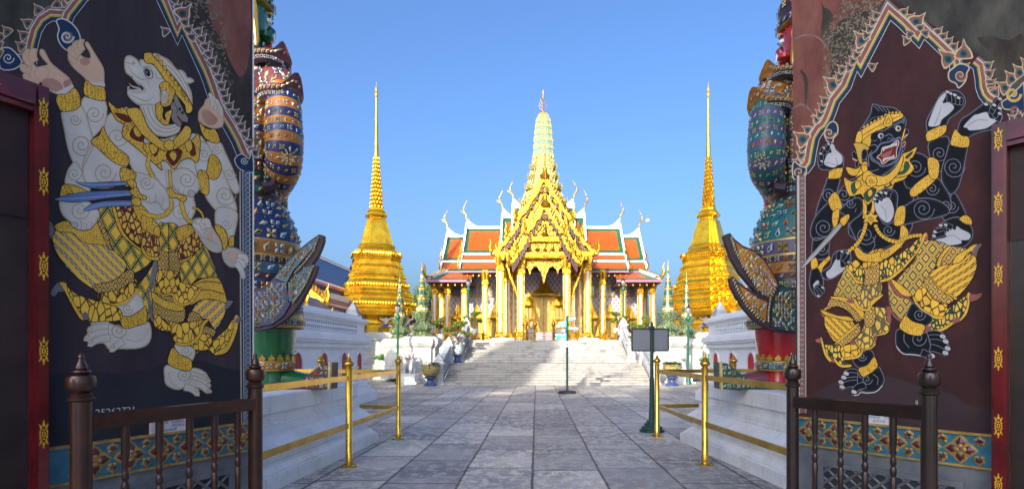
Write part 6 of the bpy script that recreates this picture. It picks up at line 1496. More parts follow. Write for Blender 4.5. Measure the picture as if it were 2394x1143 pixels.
def painted_wall(s, W, lab, uF, zband, px_band, uN, ground, hi):
    t = thing('painted_wall', lab, 'wall', tuple(W.at(uN / 2, 0)), group='painted gate walls', world=True)
    b = MB(); W.box(b, -.02, uN + 2.2, 0, 5.9, -.38, -.001); b.build('masonry', 'white_paint', t, 0)
    z0, z1 = zband
    b = MB(); W.box(b, .0, uF, z1 + .0225, 5.85, -.0005, .001); W.box(b, uF, uN + 2.2, hi, 5.85, -.0005, .001); pn = b.build('mural_ground', ground, t, 0)
    tile_strip(W, .0, uF, z0, z1, t)
    b = MB(); W.box(b, .0, uF, 0, z0 - .021, 0, .015); ba = b.build('stone_base', 'base_stone', t, 0)
    c = MB(); la = MB(); uc0, uc1 = .28, uF - .25
    W.box(c, uc0, uc1, .06, z0 - .2, .0151, .017); c.build('screen_ground', 'panel_dark', ba, 0)
    for (a, b_, c_, d_) in ((uc0 - .06, uc1 + .06, z0 - .2, z0 - .15), (uc0 - .06, uc1 + .06, .02, .06), (uc0 - .06, uc0, .06, z0 - .2), (uc1, uc1 + .06, .06, z0 - .2)): W.box(la, a, b_, c_, d_, .0155, .04)
    hz = z0 - .26; n = 12
    for k in range(-4, n):
        for sg in (1, -1):
            ua = uc0 + (uc1 - uc0) * k / 8; ub = ua + hz * 1.2; a, c_ = (ua, ub) if sg > 0 else (ub, ua); p0, p1 = [a, .06], [c_, z0 - .2]
            def clip(u, p, q):
                f = (u - p[0]) / (q[0] - p[0]); return [u, p[1] + (q[1] - p[1]) * f]
            lo_, hi_ = (p0, p1) if p0[0] < p1[0] else (p1, p0)
            if hi_[0] <= uc0 or lo_[0] >= uc1: continue
            if lo_[0] < uc0: lo_ = clip(uc0, lo_, hi_)
            if hi_[0] > uc1: hi_ = clip(uc1, lo_, hi_)
            la.tube([W.at(lo_[0], lo_[1], .026 + .004 * sg), W.at(hi_[0], hi_[1], .026 + .004 * sg)], .014, 4)
    la.build('screen_lattice', 'base_stone', ba, 0)
    return t
def door_frame(W, s, px_a, px_b, py_top, py_lin, orn, lab, label2):
    """red lacquered frame set against the painted wall, gilded stencil ornaments down its face"""
    ua, ub = W.u(px_a), W.u(px_b); zt = W.hit(px_a, py_top).z
    t = thing('door_frame', lab, 'door frame', tuple(W.at(ua, 0)), group='red lacquered door frames', world=True)
    for nm, (u0, u1), dz in (('jamb', (ua, ub), 0), ('jamb', (ub + 1.1, ub + 1.1 + (ub - ua)), 0)):
        b = MB(); e = (u1 - u0); W.box(b, u0 + e * .1, u1, 0, zt, .02, .10); W.box(b, u0 + e * .26, u0 + e * .86, 0, zt - .02, .1002, .125); W.box(b, u0, u0 + e * .099, 0, zt, .02, .07); j = b.build('jamb', 'red_lacquer', t, 0)
    b = MB(); W.box(b, ub + .002, ub + 1.098, zt - .2, zt, .02, .10); W.box(b, ub + .002, ub + 1.098, zt - .16, zt - .04, .1002, .125); b.build('lintel', 'red_lacquer', t, 0)
    b = MB(); W.box(b, ub + .002, ub + 1.098, 0, zt - .2, .0, .02); b.build('door_leaf', 'wood_dark' if s > 0 else 'grey_board', t, 0)
    b = MB(); W.box(b, ub + .002, ub + 1.098, zt - .95, zt - .2, .0205, .03); b.build('dark_opening', 'dark_room', t, 0)  # flat dark sheet, its colour standing in for the shade inside the opening
    uc = ua + (ub - ua) * .56; k = (ub - ua) * .44
    def orn_at(cu, cz, rot=0, sc=1):
        o = MB()
        def sh(cx, cy, rx, ry, pw=1.0):
            pts = [(cx + math.copysign(abs(math.cos(a)) ** pw, math.cos(a)) * rx, cy + math.copysign(abs(math.sin(a)) ** pw, math.sin(a)) * ry) for a in [i * math.pi / 6 for i in range(12)]]
            tri = tessellate_polygon([[Vector((x, y, 0)) for x, y in pts]])
            def w3(x, y): return W.at(cu + (x * k if not rot else y * k) * sc, cz + (y * k if not rot else x * k) * sc, .1265)
            o.add([w3(x, y) for x, y in pts], [list(q) for q in tri])
        for sg in (1, -1):
            sh(0, sg * 1.75, .22, .42, 1.4); sh(0, sg * 2.3, .12, .25, 1.2)
            for sx in (1, -1): sh(sx * .42, sg * 1.35, .17, .3); sh(sx * .34, sg * 1.0, .14, .16); sh(sx * .5, sg * .55, .16, .3, 1.4); sh(sx * .62, sg * 1.72, .1, .16)
            sh(0, sg * .8, .16, .2)
        for sx in (1, -1): sh(sx * .2, 0, .1, .5, .7); sh(sx * .55, 0, .1, .26)
        sh(0, .35, .3, .08, .6); sh(0, -.35, .3, .08, .6)
        q = o.build('gilt_ornament', 'gold_paint', t, 0)
    for py in orn: orn_at(uc, W.hit((px_a + px_b) / 2, py).z, 0, .92 if s < 0 else .82)
    orn_at(ub + .26, zt - .1, 1, .6); orn_at(ub + .75, zt - .1, 1, .6)
    return t
WL = Wall(590, 5.65, 105, 4.06); WR = Wall(1866, 5.9, 2320, 4.585)
uFL, uFR = WL.u(103), WR.u(2322)
wl_ = painted_wall(-1, WL, 'gate wall painted with a pale many-armed warrior in gold, on the left', uFL, (.535, .79), None, uFL, 'p_ground_l', WL.hit(101, 214).z)
wr_ = painted_wall(1, WR, 'gate wall painted with a dark many-armed warrior in gold, on the right', uFR, (.555, .81), None, uFR, 'p_ground_r', WR.hit(2324, 300).z)
door_frame(WL, -1, 101, 62, 214, 0, (270, 430, 625, 820, 1012), 'red lacquered door frame with gilt ornaments beside the pale warrior mural', '')
door_frame(WR, 1, 2324, 2362, 300, 0, (335, 482, 645, 838, 992, 1128), 'red lacquered door frame with gilt ornaments beside the dark warrior mural', '')
# ================================================================ left mural
Z = lambda ox, oy, sc: (lambda txt: tr(ox, oy, sc, txt))
LA, LB = Z(0, 0, 1.905), Z(0, 543, 1.905)
L1, L2, L3, L4, L5, LH = Z(40, 60, 3.173), Z(110, 370, 3.4625), Z(330, 200, 3.573), Z(330, 480, 3.573), Z(100, 640, 3.942), Z(270, 110, 5.443)
FC = ('p_cream', 'p_salmon', 'p_teal', 'p_navy'); FCL = ('p_white', 'p_salmon', 'p_greenb', 'p_navy')
# rock and foliage outside the pointed arch, low hills at the foot
q = Paint(WL, .0014)
q.fill([(395, -70), (577, -70), (590, 400), (573, 405), (556, 350), (520, 265), (480, 185), (432, 70), (415, 30)], 'p_rock_dark', sm=0)
q.fill('485,-70 577,-70 584,120 565,180 540,150 515,90 490,40', 'p_rock_brown')
q.fill([(-700, -420), (245, -420), (245, -70), (190, 5), (140, 20), (80, 40), (60, 90), (50, 140), (-120, 140), (-700, 140)], 'p_rock_green', sm=0)
q.fill('110,880 200,868 300,872 380,850 440,838 520,858 580,880 586,960 586,990 110,1035 103,1040 103,960', 'p_hill_l', sm=2)
q.build('painted_rocks', wl_)
fo = MB(); rnd = random.Random(31)
for _ in range(520):
    px, py = rnd.uniform(430, 560), rnd.uniform(-40, 200)
    if not (395 + (py + 70) * .33 + 12 < px < 512 + py * .18): continue
    c = WL.hit(px, py) + WL.n * (.0018 + rnd.random() * .0002); a = rnd.uniform(0, 6.28); r = rnd.uniform(.012, .028); u, v = WL.d, Vector((0, 0, 1))
    fo.add([c + (u * math.cos(a + k) + v * math.sin(a + k)) * r * (1 if k in (0, 3.1416) else .4) for k in (0, 1.5708, 3.1416, 4.7124)], [(0, 1, 2, 3)])
fo.build('painted_foliage', 'p_foliage', wl_, 0, keep=True)
# the arch border
q = Paint(WL, .0017)
offs = [(0, 1.4, 'p_white'), (1.4, 8, 'p_navy'), (8, 11, 'p_greenb'), (11, 15.5, 'p_yellow'), (15.5, 17, 'p_white'), (17, 26, 'p_salmon'), (26, 29, 'p_white'), (29, 36, 'p_mauve')]
right = [(575, 388), (560, 375)] ; 
rp = [(572, 390), (556, 372), (541, 336), (524, 305), (504, 273), (492, 248), (483, 222), (474, 195), (465, 172), (425, 84), (415, 108), (355, -20), (330, -75)][::-1]
q.band(rp, [(o, p_, m) for o, p_, m in offs])
q.flames(rp, 33, 19, 25, FCL, big=(7,))
lp = [(290, -60), (205, 3), (174, 42), (168, 58)]
q.band(lp[::-1], [(o, p_, m) for o, p_, m in [(-b_, -a, m) for a, b_, m in offs]] if False else offs)
q.flames(lp[::-1], 33, 21, 27, FC, big=(2,))
l2_ = [(86, 152), (86, 128), (90, 104), (97, 78), (108, 60), (122, 51), (140, 52)]
q.band(l2_, offs); q.flames(l2_, 33, 22, 28, FC)
q.fill(LA('250,95 275,85 310,100 340,130 355,165 350,190 315,215 295,225 265,195 255,160 262,130'), 'p_navy', 'p_white', 3); q.spiral(*LA('297,165')[0], 17, 'p_white', 3, 1.7); q.fill(LA('285,150 310,145 325,165 310,185 290,180'), 'p_mauve'); q.spiral(*LA('297,165')[0], 15, 'p_white', 3, 1.6)
q.fill(LA('0,225 40,215 75,245 95,280 60,310 0,305'), 'p_navy', 'p_white', 3); q.spiral(*LA('35,260')[0], 14, 'p_white', 2.5, 1.6); q.flames([(0, 140), (0, 95), (30, 70)], -2, 20, 28, FC)
q.fill('548,372 565,360 582,372 588,352 592,400 575,402 556,392', 'p_navy', 'p_white', 2.4); q.spiral(570, 376, 9, 'p_white', 2)
vb = [(566, 400), (569, 700), (572, 1000)]
q.band([(576, 400), (577, 650), (579, 990)], [(-8.5, 6, 'p_bluegrey'), (-10, -8.5, 'p_white'), (6, 7.2, 'p_white'), (-17, -14, 'p_cream'), (-14, -10, 'p_navy')])
for k in range(52):
    y = 404 + k * 11.3
    for dx, sg in ((-1, -1), (7, 1)): q.stroke([(577 + dx - 4 * sg - 1, y), (577 + dx - 1, y + 3), (577 + dx + 2 * sg - 1, y + 10)], 'p_white', 1.1, sm=2)
q.build('painted_arch', wl_)

q = Paint(WL, .0050); S, SL, O = 'p_skin', 'p_skin_line', 'p_line'
def skin(pts, sm=3): q.body(pts, S, ('p_skin_a', 'p_skin_b'), SL, 2.0, sm)
def gold(pts, m='g_plain', sm=3, lw=1.7): q.fill(pts, m, O, lw, sm)
# far arms
skin(L3('545,470 655,475 700,560 760,690 810,830 818,880 790,905 760,885 700,780 640,690 590,600'))
q.spiral(*L3('625,535')[0], 12, SL, 2); q.spiral(*L3('735,740')[0], 16, SL, 2)
q.fill(L3('482,305 476,240 490,200 520,165 535,125 560,105 585,115 590,160 640,200 680,235 685,300 670,345 610,360 550,345'), 'p_palm', SL, 2); q.digits([L3(c) for c in ('600,180 590,120 570,75', '625,200 620,150 600,100', '645,225 645,170 625,125', '665,260 665,215 650,170')], 5, S, SL, 1.3); q.fill(L3('500,230 540,200 600,240 640,290 600,330 540,320'), 'p_palm_red')
gold(L3('485,305 520,345 570,370 610,365 640,410 655,470 620,485 560,465 515,420 490,360'))
# raised arms on the left
skin(L1('500,530 470,610 490,700 550,800 560,830 630,760 655,720 652,560'))
q.spiral(*L1('570,655')[0], 22, SL, 2.4)
q.fill(L1('500,390 420,320 385,270 375,235 400,205 440,195 485,235 540,245 535,200 505,150 505,128 525,130 560,190 610,270 640,330 642,420 640,455 580,455 510,420'), 'p_palm', SL, 2); q.digits([L1(c) for c in ('440,270 405,240 395,215 425,205', '450,240 405,200 390,180 425,165', '470,210 430,165 430,140 455,130', '480,190 465,150 470,125 480,118')], 8, 'p_palm', SL, 1.6); q.fill(L1('460,260 500,240 540,265 520,295 480,295'), 'p_palm_red'); q.toes([(x, y, 3.2, .5) for x, y in L1('432,235 412,180 432,132 470,118')], 'p_nail', SL, None)
q.fill(L1('505,400 560,425 640,420 640,465 560,450'), S)
gold(L1('510,405 560,445 640,460 658,520 645,560 570,550 500,520 490,460'))
skin(L1('325,635 345,770 370,900 410,1010 470,1075 490,1060 560,900 550,800 480,600 400,620'))
q.spiral(*L1('430,700')[0], 14, SL, 2.4); q.spiral(*L1('478,885')[0], 29, SL, 2.6, 2.1)
q.fill(L1('290,510 200,470 110,460 65,410 45,345 60,300 110,280 140,310 200,300 225,290 190,250 165,210 170,180 195,185 220,230 250,280 320,340 380,390 410,450 405,490 340,515'), 'p_palm', SL, 2); q.digits([L1(c) for c in ('110,440 75,400 62,365', '95,340 50,320 45,300 75,285', '110,290 65,240 75,205 90,200', '125,270 110,230 115,200 125,190')], 10, 'p_palm', SL, 1.7); q.fill(L1('200,400 260,395 320,430 335,480 280,490 200,470 175,440'), 'p_palm_red'); q.fill(L1('130,330 180,305 225,325 230,370 180,410 135,390'), 'p_palm', SL, 1.5); q.fill(L1('340,420 390,400 395,440 350,460'), 'p_palm_red'); q.fill(L1('160,425 180,425 182,455 165,455'), 'p_line')
q.fill(L1('290,500 340,470 410,440 405,490 340,515'), S)
gold(L1('300,515 360,510 420,465 460,510 468,560 462,600 420,630 330,640 300,600 285,560'))
# hand on the hip
skin(L2('290,120 230,30 190,60 160,110 145,220 270,260 345,265 330,180')); q.spiral(*L2('215,130')[0], 17, SL, 2)
skin(L2('110,330 100,400 130,470 190,520 200,555 270,585 350,575 400,540 410,490 480,560 520,560 525,540 480,490 430,440 400,410 345,360 250,325')); q.spiral(*L2('260,420')[0], 24, SL, 2); q.stroke(L2('270,585 275,540 265,510'), SL, 1.6); q.stroke(L2('310,582 320,530'), SL, 1.6); q.stroke(L2('355,572 362,520'), SL, 1.6); q.fill(L2('190,525 230,520 245,545 215,565 190,550'), 'p_skin_shade', O, 1)
gold(L2('130,215 200,215 270,240 330,280 310,330 230,290 160,295 105,315 108,250'))
# body
skin(LA('475,520 560,480 620,520 700,620 800,600 880,600 920,650 940,760 880,800 860,870 870,930 845,985 800,1030 720,1010 640,985 590,900 590,760 540,700 470,640'))
q.spiral(*LA('520,610')[0], 26, SL, 2.2); q.stroke(LA('720,690 735,760 745,860 770,940'), 'p_skin_shade', 3); q.spiral(*LA('800,940')[0], 22, SL, 1.8); q.stroke(LA('650,720 700,800 730,880'), 'p_skin_shade', 4)
# near right arm and hands
skin(LA('860,640 920,640 950,700 990,760 1030,860 1052,920 1045,950 990,962 920,890 890,800 870,760')); q.spiral(*LA('1000,870')[0], 26, SL, 2.2, 2)
skin(LA('965,925 1050,940 1052,1000 1030,1080 1005,1112 960,1020')); q.spiral(*LA('1005,1000')[0], 13, SL, 2)
q.spiral(*LA('905,690')[0], 18, SL, 2)
gold(LA('880,790 915,770 932,695 965,700 985,750 960,800 915,790')); gold(LA('880,762 920,772 930,830 922,870 885,845'))
skin(LA('750,785 790,752 840,755 882,800 885,845 850,872 800,862 768,830')); q.spiral(*LA('830,800')[0], 20, SL, 2.2); q.stroke(LA('790,865 795,835'), SL, 1.5); q.stroke(LA('815,868 818,840'), SL, 1.5); q.fill(LA('835,850 860,850 865,872 842,878'), 'p_skin_shade', O, 1)
# lower garments -------------------------------------------------------------
gold(L2('415,405 530,395 600,600 700,700 820,800 830,850 690,935 640,890 580,830 530,740 480,640'), 'g_green')
gold(LB('600,250 650,190 700,120 700,300 680,330 655,400 640,340 610,290'), 'g_green')
q.fill(L2('0,525 30,520 60,600 40,655 10,620'), 'p_greycloth')
gold(LB('235,10 240,70 290,150 370,225 440,262 490,245 560,160 535,110 440,40 350,10 280,-25'), 'g_stripe')
gold(L2('60,540 160,505 200,555 270,585 350,575 400,520 440,590 500,700 430,700 290,682 210,610 140,600 80,590'), 'g_rim')
gold(L2('405,520 440,500 520,720 490,720'), 'g_band')
gold(LB('410,238 500,215 575,165 595,205 540,250 470,280 435,270'), 'g_band'); gold(LB('435,272 500,262 560,240 600,205 612,262 560,312 470,332 440,318'), 'g_leaf'); gold(LB('440,312 500,318 560,300 610,250 614,268 560,318 470,334'), 'g_rim', lw=1.2)
skin(LB('510,335 560,318 612,272 642,340 600,365 545,385')); q.spiral(*LB('565,340')[0], 13, SL, 2.2)
skin(L5('600,450 500,445 455,450 440,480 420,520 400,570 410,620 500,640 560,640 600,690 650,700 700,690 780,690 880,685 960,650 995,580 990,490 950,440 760,500'))
q.digits([L5(c) for c in ('600,460 520,445 460,450', '600,495 500,490 425,515', '600,540 500,545 395,600', '620,590 520,600 430,650', '740,620 690,650 630,700')], 8.5, S, SL, 1.8)
q.toes([(x, y, 5, 2.6) for x, y in L5('462,450 430,508 405,580 435,625 640,672')], 'p_nail', SL, None); q.spiral(*L5('690,520')[0], 20, SL, 2.6); q.stroke(L5('760,600 860,620 940,580 975,500'), 'p_skin_shade', 4)
gold(L5('710,385 800,390 900,330 945,300 955,440 860,480 760,505 715,460'))
# swirling cloth ends
q.fill(LB('222,270 250,228 285,222 300,265 262,262 240,285'), 'p_greycloth')
gold(LB('262,224 292,225 330,270 440,310 530,340 535,390 440,397 395,398 390,370 352,382 310,312 285,262'), 'g_leaf'); gold(LB('262,224 285,262 312,315 352,382 372,384 330,318 300,262 292,225'), 'g_rim', lw=1.2)
q.fill(LB('372,355 385,358 392,386 365,384'), 'p_greycloth')
# right thigh, hems
gold(L4('320,480 420,430 505,335 560,390 640,610 560,605 460,620 375,705 340,690'), 'g_green')
gold(L4('425,860 490,795 560,785 690,810 702,880 660,980 610,1035 560,965 490,940 440,900'), 'g_stripe_b')
gold(L4('375,700 480,625 560,605 650,615 712,790 690,812 640,795 560,782 480,795 420,830 350,832 290,785'), 'g_rim'); q.stroke(L4('380,700 470,650 560,635 660,650'), O, 2); q.stroke(L4('400,760 480,715 560,705 690,740'), O, 2)
q.fill(L4('705,800 760,800 745,830 705,868'), 'p_greycloth')
gold(L4('380,960 420,880 510,945 440,990'), 'g_band'); gold(L4('480,1060 520,1005 620,1045 570,1110'), 'g_band')
gold(LB('870,540 905,500 945,480 1005,430 1042,372 1062,378 1050,450 1012,530 960,547 920,520'), 'g_leaf'); gold(LB('1042,372 1062,378 1050,450 1012,530 960,547 955,535 1005,505 1035,440'), 'g_rim', lw=1.2); q.fill(LB('1055,380 1080,378 1072,395 1045,402'), 'p_greycloth')
gold(LB('760,455 830,490 900,450 945,470 925,520 860,525 800,500'), 'g_leaf')
# right calf and foot
skin(LB('775,505 800,495 865,520 850,575 800,560')); q.spiral(*LB('826,530')[0], 13, SL, 2.2)
skin(LB('740,590 730,640 740,680 790,700 830,685 870,690 920,680 930,650 900,625 850,612'))
q.digits([L5(c) for c in ('1350,900 1420,900 1490,935', '1360,930 1440,950 1515,985', '1370,965 1440,985 1520,1030', '1350,1000 1440,1020 1520,1080', '1300,1040 1370,1060 1420,1105')], 8.5, S, SL, 1.8); q.toes([(x, y, 4.8, .6) for x, y in L5('1492,935 1518,980 1522,1022 1530,1078 1412,1068')], 'p_nail', SL, None); q.spiral(*L5('1290,930')[0], 16, SL, 2.2); q.stroke(L5('1160,900 1170,990 1250,1050'), 'p_skin_shade', 4)
gold(LB('768,512 800,545 850,568 845,615 790,608 745,582 752,540'))
# sash falling between the legs
q.fill(L4('100,470 145,300 160,600 80,660 70,780 120,920 100,980 60,900 55,700'), 'p_greycloth')
gold(L4('80,660 180,740 340,800 360,950 280,985 200,975 100,950 90,800'), 'g_band'); gold(L4('85,720 190,790 330,830 345,880 220,870 100,800'), 'g_rim')
gold(L4('115,905 200,960 290,985 290,1060 230,1055 140,1035 100,985'), 'g_leaf'); gold(L4('290,985 400,975 480,960 545,948 520,1000 490,1080 430,1143 350,1160 290,1150 240,1065'), 'g_leaf'); gold(L4('545,948 560,962 520,1010 500,1085 430,1158 350,1175 285,1160 290,1140 360,1150 430,1125 480,1060 500,985'), 'g_rim', lw=1.2)
gold(L4('140,370 305,370 310,580 220,560 150,590'), 'g_band'); gold(L4('145,540 310,560 320,640 480,690 400,800 330,825 280,790 250,735 180,745 120,700 115,640'), 'g_leaf'); gold(L4('115,640 125,700 180,742 262,730 285,790 335,822 400,800 480,690 500,700 420,815 335,842 270,808 250,752 180,760 112,715'), 'g_rim', lw=1.2)
gold(L4('145,160 190,150 300,170 310,375 140,360'), 'g_green'); q.stroke(L4('225,165 228,560'), O, 2)
# belt and scalloped apron
gold(L2('545,395 690,385 720,480 830,600 830,740 720,690 620,600 570,480'), 'g_scallop'); gold(L4('0,190 135,265 140,430 60,430 0,330'), 'g_scallop'); gold(L4('310,300 440,215 505,315 480,370 400,430 318,470'), 'g_scallop')
gold(L2('520,395 545,395 575,490 625,610 720,705 830,765 830,800 715,725 600,620 555,520'), 'g_rim'); gold(L4('0,330 60,425 140,430 140,460 50,448 0,385'), 'g_rim'); gold(L4('505,315 500,360 430,405 420,440 320,485 316,465 400,430 480,370'), 'g_rim')
gold(L2('690,385 760,380 830,470 830,600 740,510'), 'g_plain'); gold(L4('0,90 40,80 140,165 150,270 70,235 0,185'), 'g_plain'); gold(L4('290,200 390,160 430,190 430,235 310,300'), 'g_plain')
gold(L4('110,185 140,175 152,200 150,260 110,250 98,215'), 'g_rim')
# waist chain
q.stroke(L3('0,1050 60,1085 150,1095 220,1060 250,1000 240,960'), O, 11); q.stroke(L3('0,1050 60,1085 150,1095 220,1060 250,1000 240,960'), 'g_rim', 9); q.stroke(L3('330,960 345,1040 380,1120 420,1140'), O, 11); q.stroke(L3('330,960 345,1040 380,1120 420,1140'), 'g_rim', 9)
q.stroke(L3('230,700 240,780 240,860'), O, 8); q.stroke(L3('230,700 240,780 240,860'), 'g_rim', 6)
gold(L3('205,870 250,855 280,900 375,930 350,975 290,940 240,940'))
# fists with three blades
skin(LA('365,740 380,690 420,640 500,690 560,745 545,800 500,833 420,838 372,805')); q.spiral(*LA('462,770')[0], 28, SL, 2.4, 2.1); q.stroke(LA('365,755 400,680 430,625'), SL, 2)
gold(LA('400,630 440,602 455,565 478,610 520,660 570,700 562,742 500,722 430,660'))
skin(LA('578,800 600,768 680,790 720,825 745,860 752,920 722,935 700,900 660,905 620,880 590,850')); q.spiral(*LA('650,815')[0], 18, SL, 2); q.stroke(LA('690,900 692,865'), SL, 1.6); q.stroke(LA('665,900 660,870'), SL, 1.6); q.stroke(LA('720,920 725,880'), SL, 1.6)
gold(LA('532,762 545,746 602,770 590,815 560,832 535,800'))
for a, hi_ in (('220,187 300,200 450,195 630,188 650,215 530,230 380,245 290,225', '222,188 320,212 450,215 640,205'), ('60,335 150,300 300,275 500,265 670,262 700,300 520,320 350,345 200,358', '62,335 250,325 450,310 690,290'), ('288,430 340,380 450,350 680,345 680,385 520,392 400,410', '290,430 400,385 500,372 680,368')):
    q.fill(L2(a), 'p_blade', O, 1.3); q.stroke(L2(hi_), 'p_blade_hi', 2.2)
gold(L2('640,185 700,175 720,230 680,245')); gold(L2('660,270 720,235 750,290 800,310 790,335 720,320')); gold(L2('680,330 740,320 755,380 690,385'))
# low hands on the right
q.fill(L4('430,170 425,130 460,108 510,112 560,140 600,200 640,270 670,330 665,380 630,395 560,370 500,300 480,260 445,215'), 'p_skin_shade', SL, 2); q.digits([L4(c) for c in ('520,230 480,190 440,165', '530,200 500,140 465,135', '555,190 545,135 510,135')], 8, S, SL, 1.5); q.fill(L4('540,250 580,230 600,290 560,300'), 'p_palm'); q.stroke(L4('480,260 560,290 640,330'), 'p_skin_line', 2)
q.fill(L4('670,395 690,365 740,350 800,365 850,400 885,440 885,490 850,525 800,515 740,515 690,470'), 'p_skin_shade', SL, 2); q.digits([L4(c) for c in ('800,430 860,430 875,470', '790,460 840,480 850,510', '790,480 830,540 848,600')], 7, S, SL, 1.5); q.fill(L4('700,400 760,385 790,420 740,440'), 'p_palm')
gold(L4('620,160 680,190 715,250 715,340 680,375 665,290 610,200')); gold(L4('725,310 740,260 770,265 770,340 730,345'))
q.stroke(L4('420,20 470,35 505,75 515,115'), O, 6); q.stroke(L4('420,20 470,35 505,75 515,115'), 'g_rim', 4)
# collar
gold(LA('478,455 520,485 560,490 640,640 600,650 560,620 540,600 555,560 510,530'), 'g_plain'); gold(LA('540,600 570,540 640,640 700,700 720,760 690,735 640,690 580,640'), 'g_plain'); gold(LA('640,640 820,640 885,600 880,722 840,705 800,720 772,755 730,715 690,735 655,690'), 'g_plain')
q.fill(LA('575,595 600,565 640,600 630,632 590,620'), 'p_redpetal', O, 1.2); q.fill(LA('665,660 705,655 690,700'), 'p_redpetal', O, 1.2); q.fill(LA('735,690 770,740 810,680 775,660'), 'p_redpetal', O, 1.2); q.fill(LA('840,640 860,640 868,690 845,690'), 'p_redpetal', O, 1.2); q.fill(LA('510,505 560,515 585,540 560,545 525,525'), 'p_redpetal', O, 1.2)
gold(LA('590,575 612,560 630,590 620,612 600,605'), 'g_rim'); gold(LA('750,690 770,672 785,692 772,720'), 'g_rim'); gold(LA('660,650 690,640 700,670 678,690'), 'g_rim'); gold(LA('820,640 845,625 855,660 835,680'), 'g_rim')
q.stroke(LA('665,690 655,740 680,790'), O, 10); q.stroke(LA('665,690 655,740 680,790'), 'g_rim', 8)
# neck and head
skin(LH('300,700 400,700 520,730 560,900 680,1000 800,960 800,1080 640,1143 480,1110 390,1000 330,860'))
for k in range(3): q.stroke(LH(f'{345+k*55},{770-k*10} {400+k*50},{930-k*20} {520+k*40},{1060-k*40} {680+k*20},{1090-k*50} {790},{1040-k*45}'), SL, 2)
gold(LA('560,495 600,480 630,500 660,570 740,640 800,590 825,560 850,580 835,625 770,670 720,670 640,610 600,560'), 'g_rim', lw=2); gold([(394 + math.cos(a) * (11 if k % 2 else 14), 340 + math.sin(a) * (11 if k % 2 else 14)) for k, a in enumerate([i * math.pi / 8 for i in range(16)])], 'g_rim', 2)
q.fill(LH('700,590 760,600 810,700 870,830 918,910 900,970 850,960 820,1020 760,985 700,900'), 'p_smallface', O, 1.6); q.toes([(x, y, 4, 1) for x, y in LH('728,690 810,795 845,840')], O, None, None) if False else None
for x, y in LH('728,690 810,795 845,840'): q.fill([(x + math.cos(a) * 3.2, y + math.sin(a) * 4) for a in [k * .9 for k in range(7)]], O, sm=1)
q.stroke(LH('780,890 820,940 830,980'), 'p_red', 4); q.stroke(LH('770,880 840,950 890,960'), O, 1.6); q.stroke(LH('740,720 780,800 760,850'), O, 1.4)
skin(LH('460,100 530,95 580,125 640,150 700,200 770,290 830,300 880,340 900,390 950,400 990,440 930,470 900,460 945,550 965,640 965,740 930,720 700,420 500,230'))
for k in range(3): q.stroke(LH(f'{520+k*40},{180-k*25} {700+k*40},{340-k*20} {820+k*30},{500-k*20} {900+k*22},{680-k*20}'), SL, 1.8)
skin(LH('115,150 150,118 200,122 270,170 300,215 300,170 350,170 400,200 480,230 560,330 640,440 590,480 560,560 560,700 480,745 400,735 300,745 220,700 150,620 145,560 180,500 170,540 200,580 310,570 345,545 320,500 240,440 190,380 130,340 105,250'))
q.fill(LH('190,370 240,440 320,500 350,540 310,572 200,582 160,560 180,505 200,480'), 'p_line'); q.fill(LH('145,435 200,490 300,520 330,560 260,540 190,510'), 'p_skin_shade', O, 1.2); q.fill(LH('165,540 210,545 310,545 330,565 210,585 170,570'), 'p_white'); q.fill(LH('195,365 215,390 300,500 320,520 240,450'), 'p_white')
for t_ in ('130,340 190,390 250,450 330,500 375,550 360,590 250,600 160,620', '110,200 160,210 230,230 215,190', '150,230 200,330 290,400 330,420 400,430 430,520 490,560', '150,600 260,650 330,680 400,690 470,640 490,570', '340,280 400,260 450,290 465,360 440,400 380,410', '270,170 330,260 400,250 480,260', '500,330 520,400 600,410 645,445'): q.stroke(LH(t_), SL, 2.2, taper=True)
q.fill(LH('350,300 380,275 430,300 465,350 455,400 410,410 370,370'), 'p_white', O, 1.5); q.fill(LH('360,300 390,285 425,310 435,360 410,382 375,355'), O); q.fill(LH('378,315 395,312 400,335 385,340'), 'p_blade'); q.fill(LH('205,190 240,200 235,225 210,215'), 'p_skin_line')
gold(LH('355,90 450,80 480,130 640,290 840,530 965,740 960,830 890,842 870,740 760,610 620,430 480,235 372,205'), 'g_rim', lw=2); q.stroke(LH('470,120 640,310 830,540 930,720'), O, 1.6)
for k in range(9): x, y = 500 + k * 47, 125 + k * 66; gold(LH(f'{x-8},{y+8} {x+18},{y-18} {x+42},{y-4} {x+45},{y+46} {x+25},{y+50}'), 'g_plain', 2, 1.1)
gold(LH('545,500 600,445 660,455 700,510 760,570 740,620 690,740 620,768 560,735 600,600 570,560'), 'g_plain'); skin(LH('580,570 620,555 660,600 660,690 620,725 575,710')); q.spiral(*LH('612,640')[0], 10, SL, 2)
gold(LH('500,740 560,722 600,800 590,880 630,940 620,850 715,800 690,900 670,985 620,1000 560,960 510,890'), 'g_plain')
q.build('painted_figure', wl_)
